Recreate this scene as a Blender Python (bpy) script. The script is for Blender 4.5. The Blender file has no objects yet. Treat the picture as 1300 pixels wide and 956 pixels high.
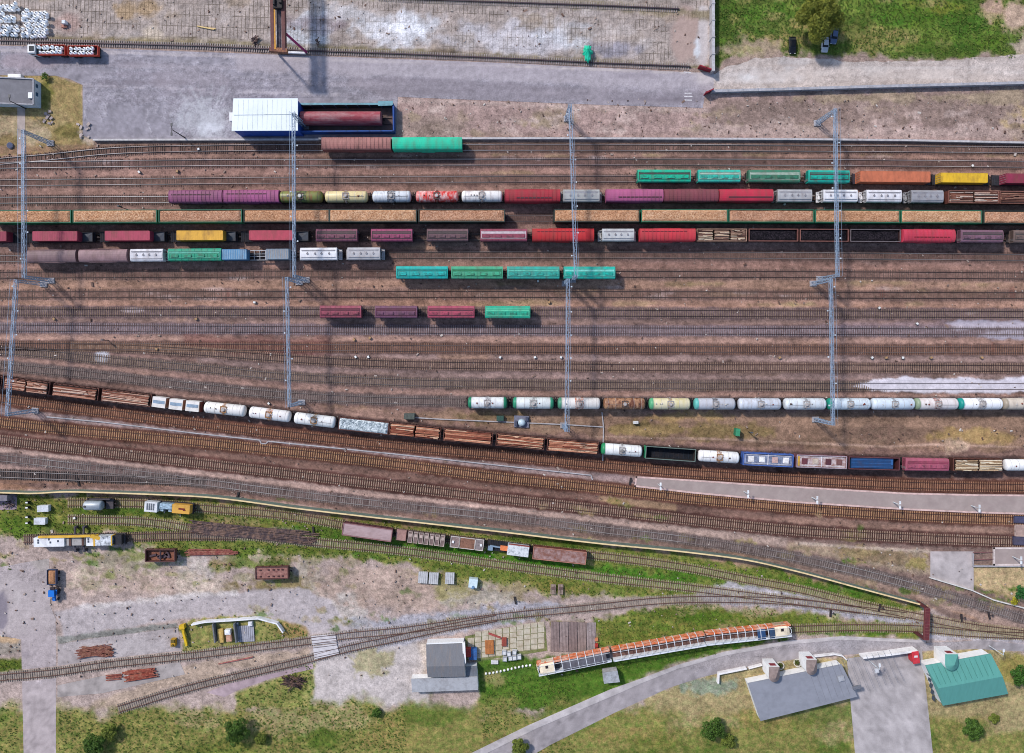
import bpy, bmesh, math, random
import numpy as np
from mathutils import Vector, Matrix
random.seed(7); RNG = np.random.default_rng(7)
S = 0.21; H = 190.0                      # metres per unit of the site plan, height of the drone
C = bpy.context.scene.collection
R = math.radians

def W(px, py, z=0.0):
    k = S * (1 - z / H)
    return Vector(((px - 650) * k, (433.5 - py) * k, z))

def lin(h):
    h = h.lstrip('#')
    return tuple((((c / 12.92) if c <= .04045 else ((c + .055) / 1.055) ** 2.4)) for c in (int(h[i:i+2], 16) / 255 for i in (0, 2, 4)))
ALB = 0.80
def alb(h, k=ALB): return tuple(min(.9, c * k) for c in lin(h))

# ------------------------------------------------------------------ materials
_M = {}
def mat(hexc, rough=.75, metal=0.0, var=.22, scale=1.3, dirt='#4a3a33', damt=.35, dscale=.55, dthr=.55, spec=.3, k=ALB, stretch=(1,1,1)):
    key = (hexc, rough, metal, var, scale, dirt, damt, dscale, dthr, k, stretch)
    if key in _M: return _M[key]
    m = bpy.data.materials.new('paint_' + hexc.strip('#')); m.use_nodes = True
    nt = m.node_tree; N = nt.nodes; L = nt.links
    b = N['Principled BSDF']
    geo = N.new('ShaderNodeNewGeometry'); vm = N.new('ShaderNodeVectorMath'); vm.operation = 'MULTIPLY'; vm.inputs[1].default_value = stretch
    L.new(geo.outputs['Position'], vm.inputs[0])
    n1 = N.new('ShaderNodeTexNoise'); n1.inputs['Scale'].default_value = scale; n1.inputs['Detail'].default_value = 6; n1.inputs['Roughness'].default_value = .65
    n2 = N.new('ShaderNodeTexNoise'); n2.inputs['Scale'].default_value = dscale; n2.inputs['Detail'].default_value = 7; n2.inputs['Roughness'].default_value = .7
    L.new(vm.outputs[0], n1.inputs['Vector']); L.new(vm.outputs[0], n2.inputs['Vector'])
    c = alb(hexc, k)
    r1 = N.new('ShaderNodeValToRGB'); e = r1.color_ramp.elements
    e[0].position = .3; e[1].position = .7
    e[0].color = (*[v * (1 - var) for v in c], 1); e[1].color = (*[min(.92, v * (1 + var)) for v in c], 1)
    L.new(n1.outputs['Fac'], r1.inputs[0])
    r2 = N.new('ShaderNodeValToRGB'); e = r2.color_ramp.elements
    e[0].position = dthr - .08; e[1].position = min(1, dthr + .14); e[0].color = (0,0,0,1); e[1].color = (damt,)*3 + (1,)
    L.new(n2.outputs['Fac'], r2.inputs[0])
    mx = N.new('ShaderNodeMix'); mx.data_type = 'RGBA'
    L.new(r2.outputs[0], mx.inputs[0]); L.new(r1.outputs[0], mx.inputs[6]); mx.inputs[7].default_value = (*alb(dirt, k), 1)
    L.new(mx.outputs[2], b.inputs['Base Color'])
    b.inputs['Roughness'].default_value = rough; b.inputs['Metallic'].default_value = metal
    b.inputs['Specular IOR Level'].default_value = spec
    _M[key] = m
    return m

# ------------------------------------------------------------------ mesh builder
class MB:
    def __init__(s): s.v = []; s.f = []; s.sm = []
    def add(s, vs, fs, smooth=False):
        o = len(s.v); s.v += [tuple(v) for v in vs]; s.f += [tuple(i + o for i in f) for f in fs]; s.sm += [smooth] * len(fs); return s
    def box(s, c, d, rz=0, tilt=None):
        hx, hy, hz = d[0]/2, d[1]/2, d[2]/2
        vs = [Vector((x, y, z)) for x in (-hx, hx) for y in (-hy, hy) for z in (-hz, hz)]
        m = Matrix.Rotation(rz, 3, 'Z')
        if tilt: m = m @ Matrix.Rotation(tilt[0], 3, tilt[1])
        vs = [m @ v + Vector(c) for v in vs]
        return s.add(vs, [(0,1,3,2),(4,6,7,5),(0,4,5,1),(2,3,7,6),(0,2,6,4),(1,5,7,3)])
    def bar(s, a, b, w, h=None, up=(0,0,1)):
        a = Vector(a); b = Vector(b); h = h or w
        d = (b - a)
        if d.length < 1e-6: return s
        d.normalize(); u = Vector(up)
        if abs(d.dot(u)) > .98: u = Vector((1,0,0))
        x = d.cross(u).normalized(); y = x.cross(d).normalized()
        vs = [p + x*i*w/2 + y*j*h/2 for p in (a, b) for i, j in ((-1,-1),(1,-1),(1,1),(-1,1))]
        return s.add(vs, [(3,2,1,0),(4,5,6,7),(0,1,5,4),(1,2,6,5),(2,3,7,6),(3,0,4,7)])
    def tube(s, a, b, r, r2=None, n=10, caps=True):
        a = Vector(a); b = Vector(b); r2 = r if r2 is None else r2
        d = (b - a).normalized(); u = Vector((0,0,1)) if abs(d.z) < .9 else Vector((1,0,0))
        x = d.cross(u).normalized(); y = x.cross(d)
        vs = [p + (x*math.cos(t) + y*math.sin(t))*rr for p, rr in ((a, r), (b, r2)) for t in [2*math.pi*i/n for i in range(n)]]
        s.add(vs, [(i, (i+1) % n, n + (i+1) % n, n + i) for i in range(n)], n > 6)
        if caps: s.add(vs[:n], [tuple(range(n))[::-1]]); s.add(vs[n:], [tuple(range(n))])
        return s
    def loft_x(s, secs, smooth=False, caps=True, close=True):   # secs: list of (x, [(y,z)...])
        n = len(secs[0][1]); vs = [(x, y, z) for x, p in secs for y, z in p]; fs = []
        for k in range(len(secs) - 1):
            for i in range(n if close else n - 1):
                j = (i + 1) % n; fs.append((k*n + i, (k+1)*n + i, (k+1)*n + j, k*n + j))
        s.add(vs, fs, smooth)
        if caps:
            s.add([(secs[0][0], y, z) for y, z in secs[0][1]], [tuple(range(n))])
            s.add([(secs[-1][0], y, z) for y, z in secs[-1][1]], [tuple(range(n))[::-1]])
        return s
    def prism(s, pts, z0, z1):          # pts: counterclockwise (x,y)
        n = len(pts)
        z0s = z0 if isinstance(z0, (list, tuple)) else [z0]*n; z1s = z1 if isinstance(z1, (list, tuple)) else [z1]*n
        vs = [(p[0], p[1], z) for p, z in zip(pts, z0s)] + [(p[0], p[1], z) for p, z in zip(pts, z1s)]
        fs = [(i, (i+1) % n, n + (i+1) % n, n + i) for i in range(n)] + [tuple(range(n))[::-1], tuple(range(n, 2*n))]
        return s.add(vs, fs)
    def build(s, name, m, parent=None, loc=None, fix=True):
        me = bpy.data.meshes.new(name); me.from_pydata(s.v, [], s.f)
        if any(s.sm): me.polygons.foreach_set('use_smooth', s.sm)
        me.update()
        if fix:
            bm = bmesh.new(); bm.from_mesh(me); bmesh.ops.recalc_face_normals(bm, faces=bm.faces); bm.to_mesh(me); bm.free()
        o = bpy.data.objects.new(name, me); C.objects.link(o); me.materials.append(m)
        if parent: o.parent = parent
        if loc is not None: o.location = loc
        return o

def tag(o, label=None, cat=None, group=None, kind=None):
    if label: o['label'] = label
    if cat: o['category'] = cat
    if group: o['group'] = group
    if kind: o['kind'] = kind
    return o
def thing(name, loc, rz, label, cat, group=None):
    o = bpy.data.objects.new(name, None); C.objects.link(o); o.empty_display_size = .5
    o.location = loc; o.rotation_euler = (0, 0, rz)
    return tag(o, label, cat, group)

# ------------------------------------------------------------------ tracks of the yard (site-plan units)
T = {
 'A': [(-60,214),(0,205.5),(60,200),(140,192),(200,189.5),(260,188.5),(500,187.5),(760,187.5),(1000,188.5),(1360,191)],
 'B': [(-60,211),(260,207),(500,206.3),(760,206),(1000,206.5),(1360,209.5)],
 'Cc': [(-60,233),(260,230),(500,228.3),(760,227.5),(1000,228),(1360,231.5)],
 'D': [(-60,255),(0,254.5),(210,253.5),(500,252.5),(760,252),(1000,252),(1360,254.5)],
 'E': [(-60,279),(260,278),(650,277.5),(1000,278),(1360,280)],
 'F': [(-60,303),(260,301.5),(650,301),(1000,301),(1360,303.3)],
 'G': [(-60,329.5),(0,328.5),(100,327),(260,325.5),(500,324),(760,323.8),(1000,324.5),(1360,327.5)],
 'Hh': [(-60,349.5),(260,347.8),(760,348),(1000,348.3),(1360,350.5)],
 'I': [(-60,374),(650,373.5),(1360,375.3)],
 'J': [(-60,395.7),(650,397),(1360,399.3)],
 'K': [(-60,415.5),(0,416),(260,417.5),(500,418.8),(760,419.7),(1360,421.3)],
 'L': [(-60,438.5),(130,439.8),(350,440.7),(600,442.6),(760,443.2),(1360,444.2)],
 'M': [(90,440),(180,442.5),(250,446.5),(350,454),(450,460),(520,462.5),(640,464.2),(760,466),(1000,466.6),(1360,467.8)],
 'N': [(-60,441),(0,444.3),(60,449),(130,456.5),(260,468),(350,477),(450,482.5),(520,485.5),(630,487.3),(760,488.8),(1000,489.9),(1360,490.6)],
 'O': [(-60,459),(0,464.5),(130,477),(260,491.5),(350,500.5),(450,506.5),(520,508.8),(650,510.2),(1360,511.5)],
 'P': None,
 'Q': [(-60,499.5),(0,506),(120,521.5),(260,539),(510,566.5),(630,577),(760,590.3),(880,600.5),(1005,608),(1150,615.5),(1360,619)],
 'Rr': [(-60,528),(0,536),(260,562),(510,590),(630,605.5),(760,619.3),(880,633),(1005,644.5),(1150,654.5),(1360,662.5)],
 'Ss': [(-60,550),(0,558),(130,573.5),(260,588.5),(510,618),(630,632),(760,646.5),(880,660.3),(1005,673),(1150,682),(1360,690)],
 'Tt': [(-60,575),(0,581),(130,595.5),(260,612),(380,627.5),(510,642.5),(630,655),(760,671.5),(880,686),(1000,706),(1138,738),(1231,764.5),(1300,785),(1360,803)],
 'U': [(-60,597),(0,601.5),(60,604),(120,606.5),(180,608.5),(240,611.5),(262,613)],
 'V': [(86,638),(180,639),(260,645),(380,656.5),(440,667),(466,671),(534,679.5),(594,686.5),(654,694),(710,700.5),(760,705.5),(880,722),(950,736),(1010,747),(1092,767),(1173,784),(1231,795),(1300,804),(1360,813)],
 'Ww': [(86,659),(200,664),(250,672),(330,680.5),(400,688),(510,699),(630,716),(760,733),(880,746.5),(950,755.5),(1010,763),(1092,773.5),(1150,781)],
 'X': [(30,684.5),(150,682),(240,680),(300,680.5)],
 'Y': [(-60,866),(0,860),(72,853),(130,844.5),(200,836.5),(260,830),(330,821),(396,813),(426,808.5),(510,800),(630,783),(760,770),(840,762),(930,760.5),(1010,764),(1092,774.5)],
 'Z': [(150,900),(250,870.5),(310,856),(394,836),(430,826),(510,808.5),(560,797.5),(630,784.5)],
 'Zz': [(985,799),(1092,796.2),(1171,798),(1231,803.5),(1300,806.5)],
}
_roof = [(-60,478),(20,488.5),(94,498),(158,505.3),(224,514),(286,520),(343,526.7),(400,534),(462,541),(514,546.5),(593,554.7),(660,561),(728,567.3),(790,572),(851,576.4),(912,580.4),(975,584),(1046,586.6),(1111,588.8),(1179,590),(1243,590.8),(1360,591.2)]
T['P'] = [(x + (650-x)*.021, 433.5 + (y - 433.5)*.979) for x, y in _roof]
def smooth_line(pts, step=8.0):
    # resample with Catmull-Rom in x so that curves are even
    xs = np.array([p[0] for p in pts], float); ys = np.array([p[1] for p in pts], float)
    m = np.gradient(ys, xs) if len(xs) > 2 else np.full(2, (ys[1]-ys[0])/(xs[1]-xs[0]))
    n = max(2, int((xs[-1]-xs[0])/step)); X = np.linspace(xs[0], xs[-1], n)
    i = np.clip(np.searchsorted(xs, X) - 1, 0, len(xs)-2); h = xs[i+1]-xs[i]; t = (X-xs[i])/h
    Y = (2*t**3-3*t**2+1)*ys[i] + (t**3-2*t**2+t)*h*m[i] + (-2*t**3+3*t**2)*ys[i+1] + (t**3-t**2)*h*m[i+1]
    return X, Y
TX = {k: smooth_line(v) for k, v in T.items()}
def ty(k, x): X, Y = TX[k]; return float(np.interp(x, X, Y))
def tang(k, x):
    d = ty(k, x+4) - ty(k, x-4); return math.atan2(-d, 8)

# ------------------------------------------------------------------ painter for the ground's own colours
_lat = RNG.random((256, 256))
def vnoise(x, y, sc, seed=0):
    x = x / sc + seed * 17.3; y = y / sc + seed * 9.1
    xi = np.floor(x).astype(int); yi = np.floor(y).astype(int); fx = x - xi; fy = y - yi
    fx = fx*fx*(3-2*fx); fy = fy*fy*(3-2*fy)
    a = _lat[xi & 255, yi & 255]; b = _lat[(xi+1) & 255, yi & 255]; c = _lat[xi & 255, (yi+1) & 255]; d = _lat[(xi+1) & 255, (yi+1) & 255]
    return (a*(1-fx)+b*fx)*(1-fy) + (c*(1-fx)+d*fx)*fy
def fbm(x, y, sc, seed=0, o=4):
    r = 0; a = 1; t = 0
    for i in range(o): r = r + a*vnoise(x, y, sc/2**i, seed+i*3); t += a; a *= .55
    return r/t
def sdist(X, Y, poly):
    n = len(poly); d = np.full(X.shape, 1e9); ins = np.zeros(X.shape, bool)
    for i in range(n):
        x1, y1 = poly[i]; x2, y2 = poly[(i+1) % n]; ex, ey = x2-x1, y2-y1
        t = np.clip(((X-x1)*ex + (Y-y1)*ey) / (ex*ex+ey*ey+1e-9), 0, 1)
        d = np.minimum(d, (X-x1-t*ex)**2 + (Y-y1-t*ey)**2)
        c = ((y1 > Y) != (y2 > Y)) & (X < ex*(Y-y1)/(ey if abs(ey) > 1e-9 else 1e-9) + x1); ins ^= c
    d = np.sqrt(d); return np.where(ins, -d, d)
def ell(cx, cy, rx, ry, n=14, rot=0):
    return [(cx+rx*math.cos(a)*math.cos(rot)-ry*math.sin(a)*math.sin(rot), cy+rx*math.cos(a)*math.sin(rot)+ry*math.sin(a)*math.cos(rot)) for a in [2*math.pi*i/n for i in range(n)]]
def paint(X, Y, layers, base):
    col = np.zeros(X.shape + (3,)) + np.array(lin(base)); msk = np.zeros(X.shape + (3,))
    for ly in layers:
        poly, hx, soft, jit, amt = ly[:5]; gm = ly[5] if len(ly) > 5 else None; jsc = ly[6] if len(ly) > 6 else 14
        mg = soft + jit + 3
        x0 = min(p[0] for p in poly)-mg; x1 = max(p[0] for p in poly)+mg; y0 = min(p[1] for p in poly)-mg; y1 = max(p[1] for p in poly)+mg
        sel = (X > x0) & (X < x1) & (Y > y0) & (Y < y1)
        if not sel.any(): continue
        xs, ys = X[sel], Y[sel]
        d = sdist(xs, ys, poly)
        if jit: d = d + jit*2*(fbm(xs, ys, jsc, seed=sum(map(ord, hx)) % 50, o=5) - .5)*1.6
        w = np.clip(.5 - d/(2*soft), 0, 1); w = w*w*(3-2*w)*amt
        col[sel] = col[sel]*(1-w[:, None]) + np.array(lin(hx))*w[:, None]
        if gm: 
            g = np.array(gm); msk[sel] = msk[sel]*(1-w[:, None]) + g*w[:, None]
    wy = np.clip((Y-178)/10, 0, 1)*np.clip((700-Y-(650-X)*.03)/60, 0, 1)
    st = fbm(X, Y*7, 60, 11, 4)-.5; a = fbm(X, Y, 9, 21, 3)-.5; b = fbm(X, Y, 3.4, 31, 2)-.5
    f = 1 + b*.55 + a*.6*(1-msk[:, 2]*.6) + st*.85*wy*(1-msk[:, 2])
    f = np.clip(f, .35, 1.9); keep = 1-.55*msk[:, 2]
    col = col*(1+(f-1)*keep)[:, None]
    warm = np.stack([1+.01*wy, 1-.085*wy, 1-.085*wy], 1)
    col = np.clip(col*warm, 0, 1)
    return col, msk
# ------------------------------------------------------------------ ground
GR = (1,0,0); SM = (0,0,1); RG = (0,0,0)
def band(k, w, x0=-60, x1=1360, off=0):
    X, Y = TX[k]; s = (X >= x0) & (X <= x1); X = X[s]; Y = Y[s]
    return [(x, y-w+off) for x, y in zip(X, Y)] + [(x, y+w+off) for x, y in zip(X[::-1], Y[::-1])]
Lr = []
# lower yard, beige dirt
Lr.append(([(-60,618),(130,621),(260,627),(380,642),(510,657),(630,671),(760,686),(880,700),(950,709),(1010,722),(1092,746),(1178,770),(1230,800),(1360,830),(1360,1200),(-60,1200)], '#b29e95', 2, 2, 1))
# strips on the north
Lr.append(([(-60,-300),(1360,-300),(1360,178),(118,178),(118,200),(-60,196)], '#a18b80', 3, 2, 1))
Lr.append(([(500,122),(700,130),(900,136),(900,116),(1360,104),(1360,178),(500,178)], '#a98f87', 2, 2, 1))
Lr.append(([(905,124),(1360,112),(1360,158),(905,166)], '#8f7a70', 6, 12, .9))
Lr.append(([(1005,122),(1360,114),(1360,132),(1005,128)], '#a39078', 4, 8, .8))
Lr.append((ell(1300,155,32,20), '#b9a078', 5, 8, .9))
Lr.append((ell(700,150,28,14), '#8b7a62', 6, 8, .7)); Lr.append((ell(545,160,40,13), '#8f7c72', 6, 8, .7))
for i in range(80):
    x = random.uniform(505,1300); y = random.uniform(135,174)
    Lr.append((ell(x, y, random.uniform(4,26), random.uniform(2,7)), random.choice(['#bfa79d','#9d877c','#8a766a','#c6b0a6','#a08d74']), 3, 6, random.uniform(.3,.75), RG, 6))
Lr.append(([(505,125),(900,137),(900,143),(505,131)], '#bca69c', 3, 3, .6, RG, 8)); Lr.append(([(905,158),(1300,163),(1300,176),(905,172)], '#b39c92', 3, 3, .7, RG, 8))
# grass top right
Lr.append(([(903,-300),(1360,-300),(1360,60),(1290,66),(1230,72),(1180,75),(1120,70),(1060,68),(1000,66),(945,66),(912,80),(903,60)], '#5f6e3a', 5, 9, 1, GR))
for e in [(1100,30,180,34,'#7c9048',.7),(1015,40,70,20,'#9c8a66',.8),(950,62,45,12,'#a9947f',.9),(1120,48,46,16,'#93855f',.75),(1085,30,26,14,'#515f32',.7),(1180,14,50,13,'#7f8038',.6),(930,30,20,34,'#435f2b',.6),(975,24,34,18,'#4f7630',.7),(1150,20,40,14,'#436d28',.7),(1225,30,32,18,'#416828',.8),(1190,60,60,12,'#516b2d',.7),(1262,14,18,14,'#b99a86',.95),(1290,22,20,20,'#c0a490',.95),(1248,58,28,8,'#5b7632',.7),(1298,55,22,12,'#b8a595',.9)]:
    Lr.append((ell(*e[:4]), e[4], 6, 8, e[5], GR if e[4] not in('#b99a86','#c0a490','#b8a595','#a9947f') else RG, 10))
# top strip above slabs
Lr.append(([(-60,-300),(903,-300),(903,20),(860,10),(640,-3),(480,-12),(-60,-20)], '#6d6a50', 2, 3, 1, (.6,0,0)))
# dry grass plot by the gatehouse
Lr.append(([(-60,92),(60,92),(105,108),(105,178),(118,178),(118,196),(-60,200)], '#a08a62', 2, 2, 1, (.4,0,0)))
for e in [(58,120,9,22,'#77733c'),(20,165,34,22,'#b09a80'),(70,150,20,14,'#ab946c'),(12,182,20,12,'#84704c'),(85,168,16,10,'#766a40'),(50,172,16,12,'#b7a288'),(112,170,10,14,'#b3a294')]: Lr.append((ell(*e[:4]), e[4], 3, 5, .9, (.3,0,0), 7))
# between tracks, tan strips and dark ballast
for a, b, hx in [('B','Cc','#9b7f72'),('Cc','D','#94796c'),('A','B','#9a7f6f'),('Hh','I','#a58873'),('I','J','#a98975'),('G','Hh','#93776a'),('J','K','#8d786e'),('K','L','#a68a7b'),('L','M','#96837b'),('M','N','#8f7d76'),('N','O','#9e8477')]:
    pts = [];
    xs = np.arange(-50, 1351, 25)
    if a == 'M' or b == 'M': xs = xs[xs > 240]
    mid = [(ty(a, x)+ty(b, x))/2 for x in xs]; hw = [(ty(b, x)-ty(a, x))/2 - 7 for x in xs]
    Lr.append(([(x, m-max(h, 1)) for x, m, h in zip(xs, mid, hw)] + [(x, m+max(h, 1)) for x, m, h in list(zip(xs, mid, hw))[::-1]], hx, 2.5, 2.6, .85, RG, 22))
for i in range(90):  # dirt patches of the sorting yard
    x = random.uniform(0,1300); y = random.uniform(185, 500)
    Lr.append((ell(x, y, random.uniform(8,45), random.uniform(1.5,5)), random.choice(['#b3937c','#7a665d','#a98a70','#85705f','#8b7c74','#76605a']), 3, 4, random.uniform(.3,.75), RG, 16))
for i in range(26):
    x = random.uniform(600,1300); y = random.choice([197,218,360,372,386])+random.uniform(-2,2)
    Lr.append((ell(x, y, random.uniform(10,40), random.uniform(1.5,3)), random.choice(['#8f8560','#998a63']), 3, 3, .5, RG, 12))
Lr.append(([(-60,186),(200,183),(200,187),(-60,200)], '#8a7262', 2, 2, .8))
# band between tank track and log train
xs = list(range(500, 1351, 50))
Lr.append(([(380,513),(500,520),(1360,522),(1360,572),(1000,568),(800,558),(640,545),(500,528)], '#917a66', 4, 6, .95))
Lr.append(([(0,492),(150,493),(380,518),(520,522),(520,535),(380,528),(150,500),(0,484)], '#9c8376', 3, 3, .8))
for e in [(1230,555,60,10,'#a08a5c'),(830,545,60,9,'#8f7f55'),(930,548,60,10,'#857650'),(690,540,45,8,'#a08a78'),(1120,550,50,12,'#79655a'),(1010,560,50,6,'#7f6a5c'),(620,528,50,7,'#78694f'),(880,530,60,5,'#a18a60'),(1215,566,14,10,'#c2ad9b')]: Lr.append((ell(*e[:4]), e[4], 4, 7, .8, (.25,0,0), 12))
Lr.append(([(755,553),(900,556),(1130,566),(1180,563),(1300,567),(1300,569),(1180,565.5),(1130,568.5),(900,558.5),(755,555.5)], '#b39c8a', 1, .8, .9))
# bands between the mainline tracks
def mid(a, b, x0, x1, hx, w, amt=.9, off=0, jit=1.5):
    xs = np.arange(x0, x1+1, 20); m = [(ty(a, x)+ty(b, x))/2+off for x in xs]
    Lr.append(([(x, y-w) for x, y in zip(xs, m)] + [(x, y+w) for x, y in list(zip(xs, m))[::-1]], hx, 2, jit, amt, RG, 18))
mid('P','Q',-60,1350,'#6a544c',5,.8)
mid('Q','Rr',-60,820,'#9c8c88',4.5,.9); mid('Rr','Ss',-60,1350,'#7d6458',5,.9); mid('Ss','Tt',-60,1000,'#b09a8d',6,.95)
mid('Rr','Ss',760,860,'#a58d6e',6,.7); mid('Rr','Ss',1000,1290,'#94796a',6,.8)
mid('Tt','U',-60,200,'#ad968a',5,.9)
Lr.append(([(0,612),(260,618),(380,634),(510,649),(760,678),(880,694),(1000,714),(1100,738),(1178,764),(1230,785),(1290,806),(1300,800),(1231,772),(1138,745),(1000,713),(880,692),(760,677),(510,648),(380,633),(260,617),(120,612),(-60,606),(-60,622),(130,622),(260,628),(380,643),(510,658),(760,687),(880,700),(1010,722),(1092,745),(1178,768),(1200,775)], '#a4836c', 2, 2, .9))
Lr.append(([(1000,688),(1060,692),(1180,700),(1180,727),(1140,725),(1060,705),(1000,696)], '#a48f7c', 3, 4, .95, (.2,0,0)))
for e in [(1120,708,40,9,'#8a745c'),(1085,702,28,7,'#95805f'),(1165,716,14,9,'#9b8a55')]: Lr.append((ell(*e[:4]), e[4], 3, 8, .8, (.3,0,0), 8))
Lr.append(([(1010,688),(1100,694),(1182,699),(1182,702),(1100,697),(1010,691)], '#c4b1a2', 1.5, 1, .8))
Lr.append(([(1000,712),(1180,764),(1300,808),(1360,826),(1360,800),(1300,780),(1231,762),(1138,738),(1050,716)], '#a98f82', 2.5, 3, .8))
Lr.append(([(1236,718),(1360,718),(1360,790),(1300,764),(1262,752),(1236,742)], '#c2a884', 2, 2, .95, (.35,0,0)))
# green strip south of the barrier
Lr.append(([(-60,628),(130,629),(260,634),(380,649),(510,664),(630,678),(760,692),(880,706),(950,716),(1010,730),(1092,752),(1165,772),(1150,780),(1092,772),(1010,757),(930,745),(880,760),(760,755),(640,745),(560,725),(480,712),(400,706),(300,704),(200,700),(140,676),(60,676),(-60,680)], '#7c8048', 4, 8, 1, GR, 16))
for e in [(60,672,60,8,'#5f7135'),(160,649,60,6,'#5b732f'),(115,663,40,5,'#6b763c'),(20,668,30,12,'#5f7630'),(300,665,34,7,'#8f8466'),(420,675,50,8,'#576e2f'),(470,690,60,10,'#4e6c2a'),(560,700,70,9,'#437624'),(640,710,70,7,'#407621'),(740,722,60,8,'#437a24'),(820,732,60,8,'#417624'),(880,725,50,9,'#51762b'),(690,690,60,5,'#4f682b'),(560,735,60,8,'#8a8450'),(700,745,50,8,'#89824c'),(600,725,60,5,'#657235'),(1060,750,50,7,'#4d7628'),(980,733,40,5,'#5c7630'),(1110,765,30,5,'#5c6e2f'),(330,712,40,14,'#5c6f2f'),(270,718,22,10,'#8f7f58'),(400,700,40,10,'#646e32'),(300,650,50,4,'#8b8662')]:
    Lr.append((ell(*e[:4], rot=.12 if e[0] > 400 else 0), e[4], 5, 8, .85, GR, 9))
# pale dirt south-west
for e in [(140,735,60,18,'#baa398'),(215,740,60,16,'#b8a196'),(250,722,22,16,'#c2b4ae'),(250,745,30,14,'#cab6a8'),(470,745,80,24,'#b49c90'),(520,760,70,16,'#ad968a'),(420,780,50,20,'#b5aaa4'),(385,735,22,22,'#a99c90'),(150,712,40,12,'#9a8f7c'),(345,745,50,9,'#8a7950'),(580,752,26,12,'#9f9466'),(640,752,40,10,'#a08f70'),(610,762,40,10,'#b3a79c'),(500,835,60,26,'#c6b7ad'),(480,790,40,6,'#a5a2a8')]:
    Lr.append((ell(*e[:4]), e[4], 7, 12, .9, (.12,0,0), 12))
for i in range(70):
    x = random.uniform(90, 460); y = random.uniform(700, 750)
    Lr.append((ell(x, y, random.uniform(3,14), random.uniform(2,6)), random.choice(['#8f8a5a','#a08c80','#c7b3a6','#7d8248','#9a8f78']), 2, 5, random.uniform(.3,.8), (.3,0,0), 6))
Lr.append(([(72,778),(110,768),(250,755),(330,750),(380,746),(420,765),(445,800),(430,812),(395,806),(360,790),(300,782),(240,785),(150,798),(80,812)], '#b5aaa9', 2.5, 3, 1, (0,0,.5)))
Lr.append(([(100,768),(250,752),(300,751),(300,755),(250,759),(100,775)], '#d8cec8', 2, 3, .6, RG, 8))
Lr.append(([(72,808),(110,804),(225,790),(226,797),(110,812),(76,818)], '#80807a', 1.5, 2, .9))
Lr.append(([(228,795),(245,786),(300,782),(350,786),(380,795),(392,808),(330,818),(234,830)], '#8f8a55', 2, 4, .9, GR, 8)); Lr.append((ell(372,800,18,9), '#a28762', 3, 4, .9))
Lr.append(([(236,846),(300,833),(390,824),(400,830),(300,850),(200,880),(150,900),(100,900)], '#b39d8a', 3, 4, .9))
Lr.append(([(396,820),(440,812),(520,812),(540,835),(545,900),(390,900),(385,850)], '#c3b8b3', 4, 6, .95, (0,0,.4)))
Lr.append((ell(472,838,26,20), '#a09468', 5, 9, .7, (.4,0,0), 7))
Lr.append(([(300,880),(400,842),(398,900),(300,900)], '#8b8a50', 3, 4, .9, GR))
# white-grey fresh ballast of the lower tracks
Lr.append(([(470,790),(560,778),(650,765),(700,762),(725,776),(640,795),(560,806),(510,822),(480,826)], '#a9a5ab', 3, 4, .95, RG, 8))
Lr.append(([(885,752),(930,738),(1000,752),(1092,768),(1180,790),(1300,806),(1300,815),(1180,812),(1092,785),(1000,773),(930,768),(885,765)], '#b3adb1', 3, 4, .95, RG, 8))
Lr.append(([(755,785),(860,770),(1010,776),(1092,788),(1170,795),(1170,809),(1092,806),(1000,800),(880,806),(800,822),(757,828)], '#7d8246', 4, 6, 1, GR, 10))
for e in [(850,780,50,8,'#5f6b32'),(880,768,40,5,'#a0907a'),(965,778,22,8,'#ab9a88'),(1000,790,40,8,'#666e34'),(900,785,40,8,'#516e28'),(1080,802,60,3,'#4f7628'),(800,800,30,10,'#6d763e')]: Lr.append((ell(*e[:4]), e[4], 4, 6, .8, GR, 8))
# grass below the railcars and south edge
Lr.append(([(606,838),(700,833),(770,836),(1000,806),(1000,812),(930,824),(860,842),(800,866),(770,900),(606,900)], '#577330', 3, 4, 1, GR, 10))
Lr.append(([(820,884),(900,855),(1000,838),(1100,832),(1170,827),(1240,822),(1300,832),(1360,835),(1360,1000),(820,1000)], '#a59470', 3, 4, 1, (.4,0,0), 10))
for e in [(1225,840,40,10,'#b09c7a'),(1290,850,24,20,'#9a8c50'),(900,872,40,10,'#8f9a90'),(640,850,40,10,'#4f6d2b'),(625,862,16,8,'#958b60')]: Lr.append((ell(*e[:4]), e[4], 4, 6, .8, (.5,0,0), 8))
Lr.append(([(-60,800),(26,800),(30,830),(-60,832)], '#a09488', 3, 3, 1)); Lr.append(([(-60,836),(28,836),(30,852),(-60,856)], '#636e32', 3, 3, 1, GR)); Lr.append((ell(10,808,18,7), '#c9a884', 3, 4, .9))
# south of everything: rough meadow and dirt
Lr.append(([(-60,905),(330,895),(540,890),(1360,930),(1360,1200),(-60,1200)], '#8b8556', 10, 16, 1, GR, 30))
for i in range(40):
    x = random.uniform(-50,1350); y = random.uniform(905, 1000)
    Lr.append((ell(x, y, random.uniform(15,60), random.uniform(6,16)), random.choice(['#5c6e32','#a8987c','#6d743a','#95865a']), 6, 10, .7, GR, 14))
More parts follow.
